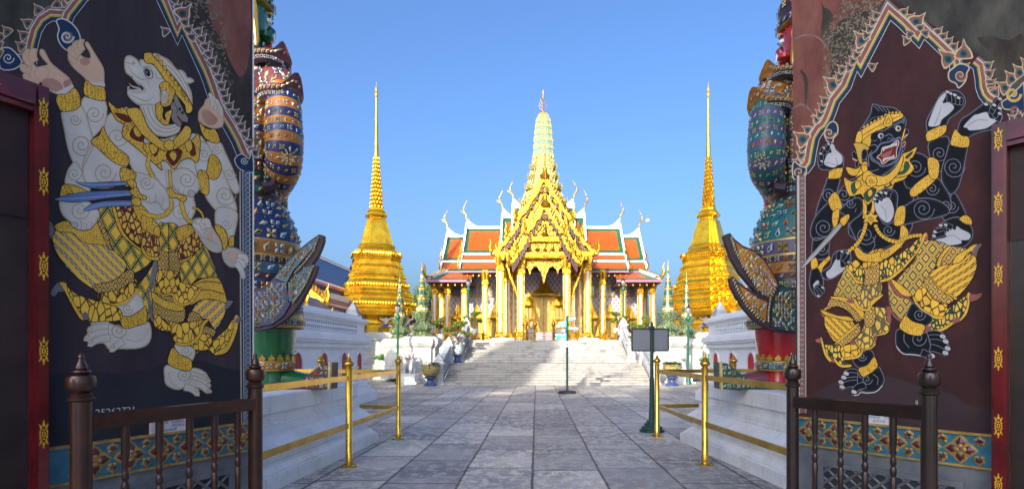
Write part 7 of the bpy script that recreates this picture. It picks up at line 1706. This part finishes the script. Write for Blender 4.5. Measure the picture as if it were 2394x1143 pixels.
# painted number and the paper notice
def wtext(W, body, px, py, size, m_, par, name='lettering'):
    p = W.hit(px, py) + W.n * .014; e = -W.d if W is WL else W.d
    mtx = Matrix((e, Vector((0, 0, 1)), W.n)).transposed().to_4x4()
    return lettering(body, size, m_, par, Matrix.Translation(p - OFF[par.name]) @ mtx, name)
wtext(WL, '25262721', 220, 972, .075, 'p_white', wl_, 'painted_number')
wtext(WR, 'ชื่', 2141, 944, .045, 'p_white', wr_, 'painted_letter')
def notice(W, px0, px1, py, lines, lab, fr):
    u0, u1 = sorted((W.u(px0), W.u(px1))); z1 = W.hit((px0 + px1) / 2, py).z; z0 = .825 if W is WR else .80; pc = W.at(u0, z0)
    t = thing('paper_notice', lab, 'notice', tuple(pc), group='notices fixed to the painted walls', world=True)
    b = MB(); W.box(b, u0, u1, z0, z1, .012, .026); b.build('sheet', 'notice_paper', t, 0)
    if fr:
        b = MB(); W.box(b, u0, u1, z1, z1 + .02, .012, .031); W.box(b, u0 - .02, u0, z0, z1 + .02, .012, .032); W.box(b, u1, u1 + .02, z0, z1 + .02, .012, .032); b.build('frame', 'banner', t, 0)
    for k, l in enumerate(lines):
        for (dx, body) in l:
            z = z1 - (.052 + k * .033); uu = (u1 - dx) if W is WL else (u0 + dx)
            e = -W.d if W is WL else W.d
            lettering(body, .034, 'p_navy_ink', t, Matrix.Translation(W.at(uu, z, .0265) - Vector(pc)) @ Matrix((e, Vector((0, 0, 1)), W.n)).transposed().to_4x4())
mat('notice_paper', (.56, .57, .60), (.50, .51, .55), rough=.7, ns=5); mat('p_navy_ink', (.03, .03, .08), rough=.6)
notice(WL, 352, 428, 966, [[(.02, 'จัดท่าน'), (.16, 'ทุกท่าน')], [(.02, 'แต่งกาย'), (.16, 'องค์สมมุติ')], [(.02, 'โดยให้'), (.16, 'ศรีวิชัยกุล')], [(.08, 'บรรจงศรี')]], 'paper notice with handwritten lines low on the pale warrior mural', True)
notice(WR, 2030, 2080, 948, [[(.01, 'ลงมาคอยที่'), (.15, 'ใครใช้')], [(.01, 'ได้เสร็จ'), (.15, 'ให้แปลกๆ')], [(.01, 'ลงช่อไว้'), (.15, 'ด้วยพบหา')], [(.05, 'ชุบชีวาต')]], 'small paper notice with handwritten lines low on the dark warrior mural', False)
# ================================================================ right mural
R1, R2, R3, R4, R5, R6, R7, RH = Z(1860, 220, 3.3615), Z(2080, 200, 2.857), Z(1870, 480, 4.083), Z(2060, 520, 3.464), Z(1890, 720, 5.194), Z(1850, 0, 2.722), Z(2100, 0, 3.463), Z(1990, 230, 6.02)
q = Paint(WR, .0014)
q.fill([(1855, -260), (2060, -260), (2085, 20), (2010, 150), (1960, 225), (1915, 290), (1890, 400), (1866, 420)], 'p_rock_dark', sm=0)
q.fill(R6('5,-200 150,-200 190,0 200,100 190,220 240,310 250,520 245,610 180,740 130,830 105,930 100,1060 30,1060 12,1000 12,300'), 'p_rock_brown'); q.stroke(R6('20,250 90,225 170,240 215,290 240,340'), 'p_mauve', 5, taper=True); q.stroke(R6('15,690 60,665 110,690 140,740'), 'p_mauve', 5, taper=True); q.stroke(R6('60,450 90,500 95,600 90,700'), 'p_rock_dark', 9, taper=True); q.fill(R6('190,-200 500,-200 590,0 480,60 330,120 260,200 240,180 270,120 240,60 200,30'), 'p_rock_brown')
q.fill([(2085, -420), (3000, -420), (3000, 300), (2520, 300), (2394, 250), (2340, 215), (2290, 130), (2230, 90), (2150, 40), (2090, 0)], 'p_rock_green', sm=0)
q.fill(R7('640,310 760,300 900,330 1000,280 1018,480 900,680 850,730 800,640 770,480 700,380'), 'p_rock_dark')
q.fill(R5('50,1040 180,980 300,900 400,850 500,830 700,860 920,820 1150,870 1300,930 1500,980 1766,1050 1900,1160 2200,1250 2230,1500 50,1420'), 'p_hill_r', sm=2)
q.build('painted_rocks', wr_)
fo = MB(); rnd = random.Random(37)
for _ in range(1500):
    px, py = rnd.uniform(1925, 2080), rnd.uniform(-20, 215)
    if not (1922 + max(0, 90 - py) * .55 < px < 2072 - py * .52 - 8): continue
    c = WR.hit(px, py) + WR.n * (.0020 + rnd.random() * .0003); a = rnd.uniform(0, 6.28); r = rnd.uniform(.010, .022); u, v = WR.d, Vector((0, 0, 1))
    fo.add([c + (u * math.cos(a + k) + v * math.sin(a + k)) * r * (1 if k in (0, 3.1416) else .4) for k in (0, 1.5708, 3.1416, 4.7124)], [(0, 1, 2, 3)])
fo.build('painted_foliage', 'p_foliage', wr_, 0, keep=True)
q = Paint(WR, .0019)
offs = [(-1.4, 0, 'p_white'), (-8, -1.4, 'p_navy'), (-10.5, -8, 'p_greenb'), (-14.5, -10.5, 'p_yellow'), (-16, -14.5, 'p_white'), (-25, -16, 'p_salmon'), (-28, -25, 'p_white'), (-33, -28, 'p_mauve')]
flip = lambda of: [(-b_, -a, m) for a, b_, m in of]
pl_ = R6('55,1120 110,1105 150,1050 165,960 180,890 205,850 235,830') + R6('265,780 285,730 310,660 380,570 420,460') + R6('445,500 633,135') + R7('0,225 172,400 212,325 380,485 410,530 418,580')
q.band(pl_, flip(offs)); q.flames(pl_, 30, 17, 24, FC, big=(5, 13, 22, 29))
pr_ = R7('580,545 605,565 618,640 625,720 650,790 690,840 740,870')
q.band(pr_, flip(offs)); q.flames(pr_, 30, 19, 26, FC)
q.flames(R7('420,560 480,500 560,500'), 8, 26, 46, FC)
q.fill(R6('212,840 240,790 270,775 295,800 295,850 270,880 265,905 235,905 215,870'), 'p_navy', 'p_cream', 3); q.spiral(*R6('242,848')[0], 13, 'p_salmon', 5, 1.3); q.spiral(*R6('242,848')[0], 15, 'p_cream', 2, 1.6)
q.fill(R7('410,590 440,560 500,520 575,545 555,600 545,660 490,715 470,680 415,650'), 'p_navy', 'p_cream', 3.4); q.spiral(*R7('505,615')[0], 13, 'p_salmon', 6, 1.3); q.spiral(*R7('505,615')[0], 16, 'p_cream', 2, 1.6)
q.fill(R6('15,1030 60,1060 95,1070 90,1120 50,1143 12,1130'), 'p_navy', 'p_cream', 3); q.spiral(*R6('50,1095')[0], 14, 'p_salmon', 5, 1.4); q.spiral(*R6('50,1095')[0], 15, 'p_cream', 2, 1.6)
q.fill(R7('840,830 900,790 990,700 1018,690 1018,1000 920,1010 930,900 860,885'), 'p_navy', 'p_cream', 3); q.spiral(*R7('930,765')[0], 18, 'p_yellow', 6, 1.5); q.spiral(*R7('930,765')[0], 21, 'p_cream', 2, 1.7); q.spiral(*R7('950,895')[0], 14, 'p_salmon', 6, 1.4); q.flames(R7('860,760 920,670 1018,590 1100,520'), -2, 24, 36, FC); q.flames(R7('920,1010 940,960 1000,950 1060,940'), -4, 18, 26, FCL)
q.band([(1875, 410), (1876, 700), (1877, 965)], [(-6, 7, 'p_salmon'), (-7.5, -6, 'p_white'), (7, 8.5, 'p_white'), (-11.5, -7.5, 'p_cream'), (-15, -11.5, 'p_navy')])
for k in range(48):
    y = 414 + k * 11.4
    for dx, sg in ((-2, -1), (5, 1)): q.stroke([(1876 + dx - 4 * sg - 1.5, y), (1876 + dx - 1.5, y + 3), (1876 + dx + 2 * sg - 1.5, y + 10)], 'p_bluegrey', 2.2, sm=2); q.stroke([(1876 + dx - 4 * sg - 1.5, y + 2), (1876 + dx - 1.5, y + 5)], 'p_white', 1, sm=1)
q.build('painted_arch', wr_)

q = Paint(WR, .0062); S, SL, O = 'p_black', 'p_blackline', 'p_line'
def gold(pts, m='g_plain', sm=3, lw=1.7): q.fill(pts, m, O, lw, sm)
def skin(pts, sm=3): q.body(pts, S, ('p_black_a', 'p_black_b'), SL, 1.7, sm)
def palm(pts): q.fill(pts, 'p_palm_w', SL, 1)
def nails(pts, r=4.2, a=.5): q.toes([(x, y, r, a) for x, y in pts], 'p_palm_w', O, None)
# far left raised arm
skin(R1('262,650 350,655 330,760 300,880 250,960 190,1010 160,960 175,880 210,780 240,700')); q.spiral(*R1('265,790')[0], 19, SL, 1.8, 2.2)
skin(R1('200,592 178,555 180,500 205,450 240,425 300,430 375,490 380,540 370,592 330,602 260,600')); q.digits([R1(c) for c in ('200,560 190,500 200,465', '205,520 205,460 225,420', '225,480 240,430 262,395', '245,450 262,415 275,390')], 5, S, SL, 1.2)
palm(R1('272,410 285,395 302,400 320,440 362,480 372,520 360,550 335,560 300,580 235,560 228,530 255,470 285,460')); q.stroke(R1('235,545 280,545 330,560 320,500'), SL, 1.3); nails(R1('200,470 208,530 225,425 262,395'), 3.2)
gold(R1('272,600 368,580 370,620 348,662 262,668 260,640'))
# far right raised arms
skin(R2('265,380 375,340 402,385 390,470 350,570 300,560 270,480')); q.spiral(*R2('335,455')[0], 20, SL, 1.8, 2)
skin(R2('250,295 248,235 300,140 345,60 380,42 420,35 470,45 505,90 500,140 450,190 400,225 372,275 260,308')); palm(R2('372,50 376,75 355,120 400,115 432,150 400,190 350,230 332,268 272,276 262,250 300,150 330,90')); q.stroke(R2('345,150 330,200 300,265'), SL, 1.4); q.digits([R2(c) for c in ('470,130 480,100 460,85', '450,130 455,95 435,65', '425,125 425,90 410,60', '400,115 400,80 390,50')], 6, S, SL, 1.3); nails(R2('462,85 436,66 408,55 388,46'), 4)
gold(R2('252,312 370,265 378,310 330,350 255,375'))
skin(R2('350,860 410,740 440,720 500,830 512,885 460,905 390,915')); q.spiral(*R2('415,810')[0], 17, SL, 1.8, 2)
skin(R2('410,385 515,400 510,480 490,580 460,680 420,725 390,712 350,640 350,560 380,460')); q.spiral(*R2('430,545')[0], 27, SL, 1.9, 2.4)
skin(R2('455,300 480,230 540,190 640,115 660,118 690,150 720,130 750,180 750,230 700,290 620,310 560,330 530,348 470,345')); palm(R2('495,275 560,205 590,195 650,180 672,220 722,230 690,260 640,290 540,302 518,285')); q.stroke(R2('520,275 580,235 660,235'), SL, 1.4); q.digits([R2(c) for c in ('720,240 735,210 735,180', '700,215 720,180 735,150', '680,190 690,150 700,130', '690,160 725,110 738,90')], 6.5, S, SL, 1.3); nails(R2('737,190 738,155 700,133 738,92 645,128'), 4.2)
gold(R2('440,295 480,335 530,348 525,415 415,402 412,360'))
# body
skin(R1('400,700 560,640 760,640 874,640 950,700 930,800 874,1143 470,1143 420,1010 480,900 430,800'))
skin(R3('480,180 560,80 980,60 980,330 880,380 800,420 640,460 570,400 540,330 500,250')); q.spiral(*R3('630,290')[0], 24, SL, 1.9, 2.2); q.spiral(*R3('850,240')[0], 15, SL, 1.9); q.stroke(R3('700,300 720,380 690,430'), SL, 1.7)
# near right arm
skin(R2('100,480 180,450 250,480 280,520 300,590 250,660 160,690 100,660')); q.spiral(*R2('175,550')[0], 24, SL, 1.9, 2.1)
skin(R2('180,720 250,660 320,620 370,680 410,760 400,840 330,872 250,850')); q.spiral(*R2('285,690')[0], 17, SL, 1.9, 2); q.spiral(*R2('380,800')[0], 14, SL, 1.9)
skin(R2('50,930 60,840 110,800 200,755 300,760 380,800 400,850 330,880 210,905 110,928')); q.spiral(*R2('225,825')[0], 27, SL, 1.9, 2.3)
gold(R2('140,695 270,590 320,620 170,745')); gold(R2('255,490 310,490 335,530 322,620 270,612'))
# low right hand
skin(R2('290,990 340,930 400,890 470,882 540,930 558,990 540,1040 490,1080 400,1070 320,1050 290,1030')); palm(R2('310,1030 380,1012 372,985 400,950 440,965 450,940 480,960 540,992 530,1030 480,1035 480,1055 400,1067 330,1050')); q.stroke(R2('380,1012 430,1000 475,1035'), SL, 1.4); q.digits([R2(c) for c in ('400,960 360,950 345,935', '380,970 330,970 305,975', '370,985 320,1000 300,1008', '420,950 385,935 375,930')], 6, S, SL, 1.3); nails(R2('343,935 305,978 298,1005 376,932'), 4)
gold(R2('465,890 510,865 545,890 550,932 500,922'))
# left arm with the dagger
skin(R1('340,770 410,700 450,720 470,830 400,880 330,820')); q.spiral(*R1('380,790')[0], 16, SL, 1.8)
skin(R1('300,830 340,900 320,960 300,1050 240,1143 150,1143 120,1110 125,1040 160,960 230,880')); q.spiral(*R1('225,1050')[0], 24, SL, 1.9, 2.2)
skin(R3('130,325 210,315 285,300 282,420 270,500 180,520 120,490')); q.spiral(*R3('210,420')[0], 15, SL, 1.8); q.stroke(R3('110,300 150,335 230,310 300,270 330,200'), SL, 1.8)
skin(R3('340,450 400,427 480,440 490,545 450,580 400,640 330,690 260,710 215,680 205,640 290,580 310,500')); palm(R3('350,510 385,520 395,590 440,590 440,620 380,650 320,692 270,692 255,640 300,600')); q.digits([R3(c) for c in ('380,520 370,470 400,440', '410,530 430,480 455,455', '430,550 460,510 475,480', '440,575 470,560 478,545')], 5.5, S, SL, 1.2); nails(R3('405,442 460,458 470,545'), 3.4)
skin(R3('120,600 180,590 210,660 230,720 225,780 240,800 190,875 150,860 110,810 92,740 100,680')); palm(R3('130,760 170,715 190,740 150,770 145,790')); q.digits([R3(c) for c in ('150,790 165,830 180,865', '165,780 190,820 205,850', '180,765 210,800 225,825')], 4.5, S, SL, 1.2); nails(R3('182,866 222,785'), 3.4)
gold(R3('175,580 270,490 290,485 295,520 230,590 210,650 180,610')); gold(R3('110,520 160,500 178,580 115,612'))
gold(R1('258,835 320,770 370,890 300,925')); gold(R1('295,930 345,905 340,1000 310,1055 290,1010'))
q.fill(R3('25,600 60,530 200,370 380,170 410,195 300,330 110,530'), 'p_steel', O, 1.2); q.stroke(R3('28,598 200,410 400,185'), 'p_white', 1.4)
skin(R1('350,925 380,880 440,832 500,815 535,860 520,940 460,990 420,1020 400,960')); q.spiral(*R1('435,860')[0], 12, SL, 1.8); q.stroke(R1('470,930 480,900'), SL, 1.5); gold(R3('385,140 462,85 478,120 420,202'))
# lower garments
q.fill(R4('55,490 90,480 260,640 215,780 160,800 80,720'), 'p_pink'); gold(R4('60,490 130,590 250,640 215,760 165,785 85,700'), 'g_olive')
gold(R4('340,160 440,150 545,195 470,310 390,440 300,590 210,580 130,490 170,420 270,310'), 'g_olive'); gold(R4('80,465 130,480 250,580 215,600 150,570'), 'g_rim')
gold(R4('535,200 590,195 700,215 720,290 600,330 460,372 455,300'), 'g_band'); gold(R4('700,215 740,185 782,178 760,225 700,252 645,330 580,335 610,270'), 'g_rim'); gold(R4('455,360 465,290 535,200 570,198 500,290 480,365'), 'g_rim'); q.fill(R4('782,180 818,180 785,230 768,290 735,245'), 'p_mauve')
gold(R4('395,430 450,370 540,340 640,325 720,255 770,285 775,370 720,490 600,612 500,570'), 'g_brown')
gold(R4('385,430 400,430 480,530 610,605 600,625 500,590 400,480'), 'g_rim', lw=1.2); gold(R4('345,500 385,432 470,540 590,615 535,662 430,622'), 'g_band'); gold(R4('335,505 350,500 435,620 540,662 520,690 420,650'), 'g_rim', lw=1.2)
gold(R4('500,740 540,700 690,590 722,578 715,660 690,740 640,802 540,850 420,892 360,880 400,800'), 'g_scallop_g'); gold(R4('700,575 725,573 720,660 695,745 640,803 645,780 680,720 700,650'), 'g_rim', lw=1.2); gold(R4('600,770 560,815 480,860 400,872 410,890 500,880 590,820 610,785'), 'g_rim', lw=1.2); q.fill(R4('722,580 770,582 822,572 790,620 720,640'), 'p_pink'); q.fill(R4('575,815 610,770 645,800'), 'p_pink'); q.fill(R4('340,840 400,840 400,890 345,880'), 'p_pink')
gold(R4('335,510 430,625 540,668 500,765 420,762 330,702 268,612'), 'g_leaf'); gold(R4('270,600 330,690 430,750 500,762 505,780 420,775 320,720 262,625'), 'g_rim', lw=1.2)
skin(R4('258,650 330,712 420,770 380,832 290,835 205,775')); q.spiral(*R4('312,745')[0], 15, SL, 1.9)
skin(R4('150,860 120,930 130,1010 180,1062 260,1070 340,1075 400,1040 420,1030 470,1045 540,1050 550,1000 500,910 440,890 350,890')); q.stroke(R4('125,1000 180,1060 260,1068 340,1082 400,1110'), 'p_palm_w', 2.4)
q.digits([R4(c) for c in ('380,910 450,900 505,925', '390,940 460,935 530,965', '400,975 470,975 545,1020', '400,1010 460,1025 530,1060', '330,1050 380,1070 415,1085')], 8.5, S, SL, 1.5); nails(R4('502,922 526,962 542,1018 524,1055 416,1078'), 6); q.spiral(*R4('305,940')[0], 19, SL, 2, 1.6); q.stroke(R4('190,900 190,960 230,1010'), SL, 1.9)
gold(R4('165,800 200,752 260,800 355,830 352,880 320,917 220,902 152,852'))
# left leg
gold(R3('440,610 400,680 325,865 480,905 620,870 630,740 540,700'), 'g_olive')
q.fill(R5('145,20 205,30 210,120 170,90'), 'p_pink')
gold(R5('215,75 330,80 450,105 570,200 500,290 350,412 260,330 200,200'), 'g_brown_b')
gold(R3('310,870 450,885 560,965 625,1060 545,1112 480,1025 360,965 230,1010 198,998 260,965'), 'g_band'); gold(R3('198,998 230,1000 360,1050 470,1060 520,1100 440,1100 340,1072 240,1045'), 'g_rim'); gold(R3('310,868 450,880 565,955 640,1050 600,1085 530,1000 430,925 305,890'), 'g_rim')
gold(R5('350,420 590,210 640,280 540,390 400,470'), 'g_band'); gold(R5('340,410 355,430 600,225 585,195'), 'g_rim', lw=1.2)
gold(R5('155,370 200,420 240,445 380,450 440,520 440,620 520,690 500,715 400,712 330,650 260,645 200,560'), 'g_scallop_g'); gold(R5('150,365 175,372 215,520 290,630 260,650 195,560'), 'g_rim', lw=1.2); gold(R5('320,600 400,680 525,685 510,715 390,715 318,640'), 'g_rim', lw=1.2); q.fill(R5('90,385 155,368 162,415 120,420'), 'p_pink'); q.fill(R5('300,610 330,660 285,650'), 'p_pink')
skin(R5('540,620 620,560 750,500 805,600 720,700 610,720')); q.spiral(*R5('655,590')[0], 11, SL, 1.9)
gold(R5('395,480 560,435 672,500 610,592 450,622'), 'g_leaf'); gold(R5('450,600 600,575 665,490 680,510 615,605 450,628'), 'g_rim', lw=1.2)
skin(R5('650,840 610,790 520,762 440,790 420,840 390,910 420,970 470,950 570,960 640,1000 720,1020 830,1008 900,940 925,850 880,740 845,720')); q.stroke(R5('560,1060 610,1050 640,1022 720,1030 830,1010 905,935'), 'p_palm_w', 2.2)
q.digits([R5(c) for c in ('600,790 520,770 465,790', '600,830 500,815 435,845', '600,870 480,880 400,905', '600,910 480,920 410,965', '700,930 600,960 555,1030')], 8, S, SL, 1.5); nails(R5('465,792 436,840 403,898 415,955 560,1015'), 5.5); q.spiral(*R5('715,865')[0], 13, SL, 2, 1.6); q.stroke(R5('790,800 850,850 840,930'), SL, 1.8)
gold(R5('615,730 720,690 800,590 845,662 845,712 760,790 660,832'))
# sash
q.fill(R5('940,0 1000,0 1005,200 950,160'), 'p_pink'); q.fill(R5('780,350 835,330 820,420'), 'p_pink'); q.fill(R5('500,440 560,380 600,440'), 'p_pink')
gold(R5('690,0 940,0 950,150 1005,200 960,292 830,332 800,340 810,440 740,492 650,490 580,380 640,300 690,130'), 'g_feather'); gold(R5('960,280 830,325 775,340 810,430 740,485 650,485 580,375 570,395 640,500 745,505 825,440 795,350 850,338 965,305 1010,200'), 'g_rim', lw=1.2); gold(R5('695,30 815,30 800,215 690,215'), 'g_band')
q.fill(R3('750,440 800,430 770,700 790,820 745,790 755,600'), 'p_pink'); gold(R3('620,600 700,540 770,560 790,820 700,950 640,990 560,960 500,890 590,850'), 'g_feather'); gold(R3('500,885 540,900 580,965 640,985 680,940 670,920 780,850 795,865 700,950 660,1010 560,985'), 'g_rim', lw=1.2); q.fill(R3('445,910 510,890 525,930 480,935'), 'p_pink'); gold(R3('615,600 760,550 760,720 700,760 612,755'), 'g_band'); gold(R3('615,500 700,430 790,415 800,440 750,560 620,600'), 'g_brown')
# belts and scallops
gold(R3('440,600 500,540 615,600 610,750 540,725 500,680'), 'g_scallop_g'); gold(R3('445,620 500,680 540,740 605,750 600,730 545,712 510,660 460,600'), 'g_rim', lw=1.2)
gold(R4('0,330 110,280 240,190 345,95 330,170 290,265 240,320 180,385 80,462 0,482'), 'g_scallop_g'); gold(R4('345,95 378,92 335,180 290,265 270,262 320,170'), 'g_rim', lw=1.2); gold(R4('285,265 180,385 170,370 260,270'), 'g_rim', lw=1.2); gold(R4('180,385 80,465 0,485 0,465 70,445 165,370'), 'g_rim', lw=1.2); q.fill(R4('350,140 380,95 380,145'), 'p_pink'); q.fill(R4('178,388 205,375 190,392'), 'p_pink')
gold(R3('520,430 560,400 640,465 800,425 900,375 980,340 980,400 850,485 770,540 640,540 560,510'), 'g_plain'); gold(R4('0,250 110,180 150,130 165,20 220,60 215,130 130,230 30,300'), 'g_plain')
for a in ('500,560 540,600 580,560 540,520', '850,530 890,490 910,550 870,570', '600,560 640,540 650,590 610,600'): gold(R3(a), 'g_rim')
for chn in (R3('470,440 550,370 600,290 630,200 640,120'), R3('720,180 760,260 830,320 940,350') + R4('60,140 130,160 200,130 270,110 340,105')):
    pts = spline(chn, False, 6); d = 0
    for a, c in zip(pts, pts[1:]):
        d += math.hypot(c[0] - a[0], c[1] - a[1])
        if d > 6.5: d = 0; q.fill([(a[0] + math.cos(t) * 5, a[1] + math.sin(t) * 5) for t in [k * .785 for k in range(8)]], 'g_rim', O, 1, 1); q.fill([(a[0] + math.cos(t) * 2, a[1] + math.sin(t) * 2) for t in [k * 1.05 for k in range(6)]], 'p_yellow', None, 1, 0)
# chest chains, medallion, collar
for a in ('545,830 550,900 545,980', '615,830 620,880 600,950'): q.stroke(R1(a), O, 10); q.stroke(R1(a), 'g_rim', 8)
gold([(2037 + math.cos(t) * (21 if k % 2 else 12), 511 + math.sin(t) * (17 if k % 2 else 10)) for k, t in enumerate([i * math.pi / 6 for i in range(12)])], 'g_rim', 1); q.spiral(2037, 511, 7, O, 1.4)
gold(R1('383,660 450,690 520,640 560,620 620,690 700,690 800,600 840,480 874,470 900,500 880,655 785,700 760,745 660,770 572,875 520,790 425,802'), 'g_plain')
for a in ('440,720 480,690 500,730 460,790', '540,790 600,740 640,760 575,850', '690,750 740,700 760,720', '840,560 880,540 880,630 835,640'): q.fill(R1(a), 'p_greenflat', O, 1.2)
for a in ('470,700 500,680 520,720 480,750', '570,770 600,750 610,790 580,810', '700,690 740,670 745,720 710,730', '800,560 850,560 840,610 800,600'): gold(R1(a), 'g_rim')
gold(RH('640,900 720,790 830,750 920,690 930,720 880,830 830,880 895,990 800,1090 640,1120 600,1090'), 'g_plain'); q.fill(RH('770,830 870,750 860,790 800,850'), 'p_greenflat', O, 1.2); q.fill(RH('760,910 800,900 830,970 760,1060 650,1080 660,1050 740,1020'), 'p_greenflat', O, 1.2)
gold(R1('400,575 480,590 520,560 545,600 500,640 430,640'), 'g_plain')
# hand before the chest
skin(R1('630,800 680,750 760,748 805,790 802,880 790,960 760,1012 700,1022 650,945 620,860')); palm(R1('625,850 650,862 672,822 740,820 775,900 772,960 742,1006 700,1002 640,930')); q.stroke(R1('672,880 710,920 715,1000'), SL, 1.4); q.digits([R1(c) for c in ('690,830 650,810 625,825', '700,820 660,790 640,800', '715,815 690,775 675,775', '735,815 735,780 755,770')], 5.5, S, SL, 1.2); nails(R1('625,826 640,798 676,775 712,780'), 3.8); gold(R1('800,900 865,885 862,1000 830,1035 775,1025'))
# head
q.fill(RH('20,800 50,750 100,830 110,940 70,980 60,900'), S, SL, 1.3); q.fill(RH('25,840 60,850 90,880 60,920'), 'p_red'); q.stroke(RH('25,850 60,870 95,880'), 'p_white', 2)
q.fill(RH('740,470 780,440 815,465 805,520 750,590 720,600 770,620 750,740 690,760'), S, SL, 1.3); q.stroke(RH('725,600 760,550 800,510'), 'p_white', 2.4); q.fill(RH('715,640 775,620 750,680 715,700'), 'p_red', 'p_white', 1)
skin(RH('120,490 180,380 240,290 285,200 310,90 400,110 480,125 560,130 640,155 730,250 760,400 300,560'), 2)
for k in range(4): q.stroke(RH(f'{330+k*60},{120+k*8} {370+k*55},{150+k*10} {400+k*55},{190+k*6}'), SL, 1.3); q.stroke(RH('200,400 300,290 430,260'), 'p_bluegrey', 2)
skin(RH('250,500 300,600 230,700 215,860 260,950 200,1010 340,1115 500,1060 650,920 730,740 715,600 775,380 760,290 600,380 420,480'))
q.fill(RH('240,520 340,470 430,440 520,500 480,470 420,520 380,590 330,620 290,560'), 'p_bluegrey', S, 1.4); q.fill(RH('265,520 340,490 430,470 450,500 400,560 330,600'), S); q.fill(RH('590,440 620,380 700,320 770,250 760,360 700,360 640,400'), 'p_bluegrey', S, 1.4); q.fill(RH('610,430 680,370 730,370 720,440 640,480'), S)
for x0, y0 in ((425, 535), (668, 430)):
    x, y = 1990 + x0 / 6.02, 230 + y0 / 6.02
    q.fill([(x + math.cos(t) * 7, y + math.sin(t) * 6.8) for t in [k * .6283 for k in range(10)]], 'p_white', SL, 1, 1); q.fill([(x + .8 + math.cos(t) * 3.8, y + math.sin(t) * 4) for t in [k * .785 for k in range(8)]], O, 'p_yellow', 1, 1)
q.stroke(RH('420,610 440,550 500,530 540,510 580,530 590,570 560,590'), 'p_bluegrey', 3); q.stroke(RH('520,600 540,560 580,590 620,560'), 'p_bluegrey', 2.4); q.stroke(RH('220,860 215,760 270,680 340,660 380,690'), SL, 1.8); q.stroke(RH('260,940 250,820 300,740'), SL, 1.6); q.stroke(RH('210,1000 300,1030 400,1000'), SL, 1.6)
q.fill(RH('270,800 350,740 420,640 560,610 680,550 720,600 700,740 640,900 450,970 380,920 300,880'), 'p_bluegrey', SL, 1.4); q.fill(RH('300,800 370,750 430,660 560,630 680,580 700,620 680,740 620,880 460,950 400,900 340,860'), S)
q.fill(RH('370,835 430,780 450,700 560,670 655,598 680,640 645,740 640,840 545,870 450,932 420,870'), 'p_red', 'p_white', 1.8); q.fill(RH('400,820 460,760 520,700 600,690 640,660 625,760 610,830 520,840 450,880'), 'p_redpetal'); q.fill(RH('420,810 500,770 560,740 590,710 560,800 480,840'), 'p_pink')
for k in range(7): x, y = RH(f'{470+k*26},{712-k*9}')[0]; q.fill([(x - 2, y - 2.5), (x + 2.4, y - 3), (x + 1.6, y + 2.6), (x - 1.4, y + 2.8)], 'p_white', sm=0)
for k in range(6): x, y = RH(f'{470+k*26},{862-k*7}')[0]; q.fill([(x - 2, y - 2), (x + 2, y - 2.4), (x + 2, y + 2.4), (x - 2, y + 2.8)], 'p_white', sm=0)
for a in ('455,690 480,700 470,745 455,740', '630,640 655,620 650,670 635,675', '450,900 460,850 480,885', '595,840 600,795 620,830'): q.fill(RH(a), 'p_white', sm=2)
gold(RH('110,480 200,420 330,340 480,262 540,222 620,225 720,215 740,272 610,345 480,425 300,505 290,640 230,720 180,660 130,640 60,630 72,560'), 'g_rim', lw=2); q.stroke(RH('170,530 330,430 500,340 730,240'), O, 1.5); q.stroke(RH('150,640 210,560 300,500'), O, 1.5)
for k in range(11):
    x, y = 190 + k * 50, 410 - k * 28 + (k > 7) * 26 * (k - 7); gold(RH(f'{x-22},{y+16} {x},{y-26} {x+24},{y+4}'), 'g_plain', 2, 1.1)
gold(RH('535,210 590,310 580,380 510,412 460,370 475,320'), 'g_rim'); q.stroke(RH('530,270 560,340 525,370 495,350 530,290'), O, 1.4); gold(RH('100,480 150,470 165,560 140,640 70,640 70,570'), 'g_rim')
gold(RH('40,640 120,635 200,650 262,700 240,740 165,740 155,840 175,930 130,925 95,830 70,720'), 'p_yellow'); q.fill(RH('165,740 220,725 235,800 200,870 160,850'), S, SL, 1.3); gold(RH('150,940 200,890 245,940 200,1040 100,1110 70,1110 130,1020'), 'g_plain'); gold(RH('710,600 740,480 775,400 765,500 735,600'), 'g_rim')
gold(R1('530,640 570,600 640,640 720,640 800,560 840,480 850,520 815,620 740,700 680,720 600,720 540,690'), 'g_rim', lw=1.8); gold([(2039 + math.cos(t) * (12 if k % 2 else 14.5), 424 + math.sin(t) * (13 if k % 2 else 15.5)) for k, t in enumerate([i * math.pi / 8 for i in range(16)])], 'g_rim', 2); q.spiral(2039, 424, 7, O, 1.4); gold(R1('520,570 560,560 570,600 540,620'), 'g_rim')
q.build('painted_figure', wr_)
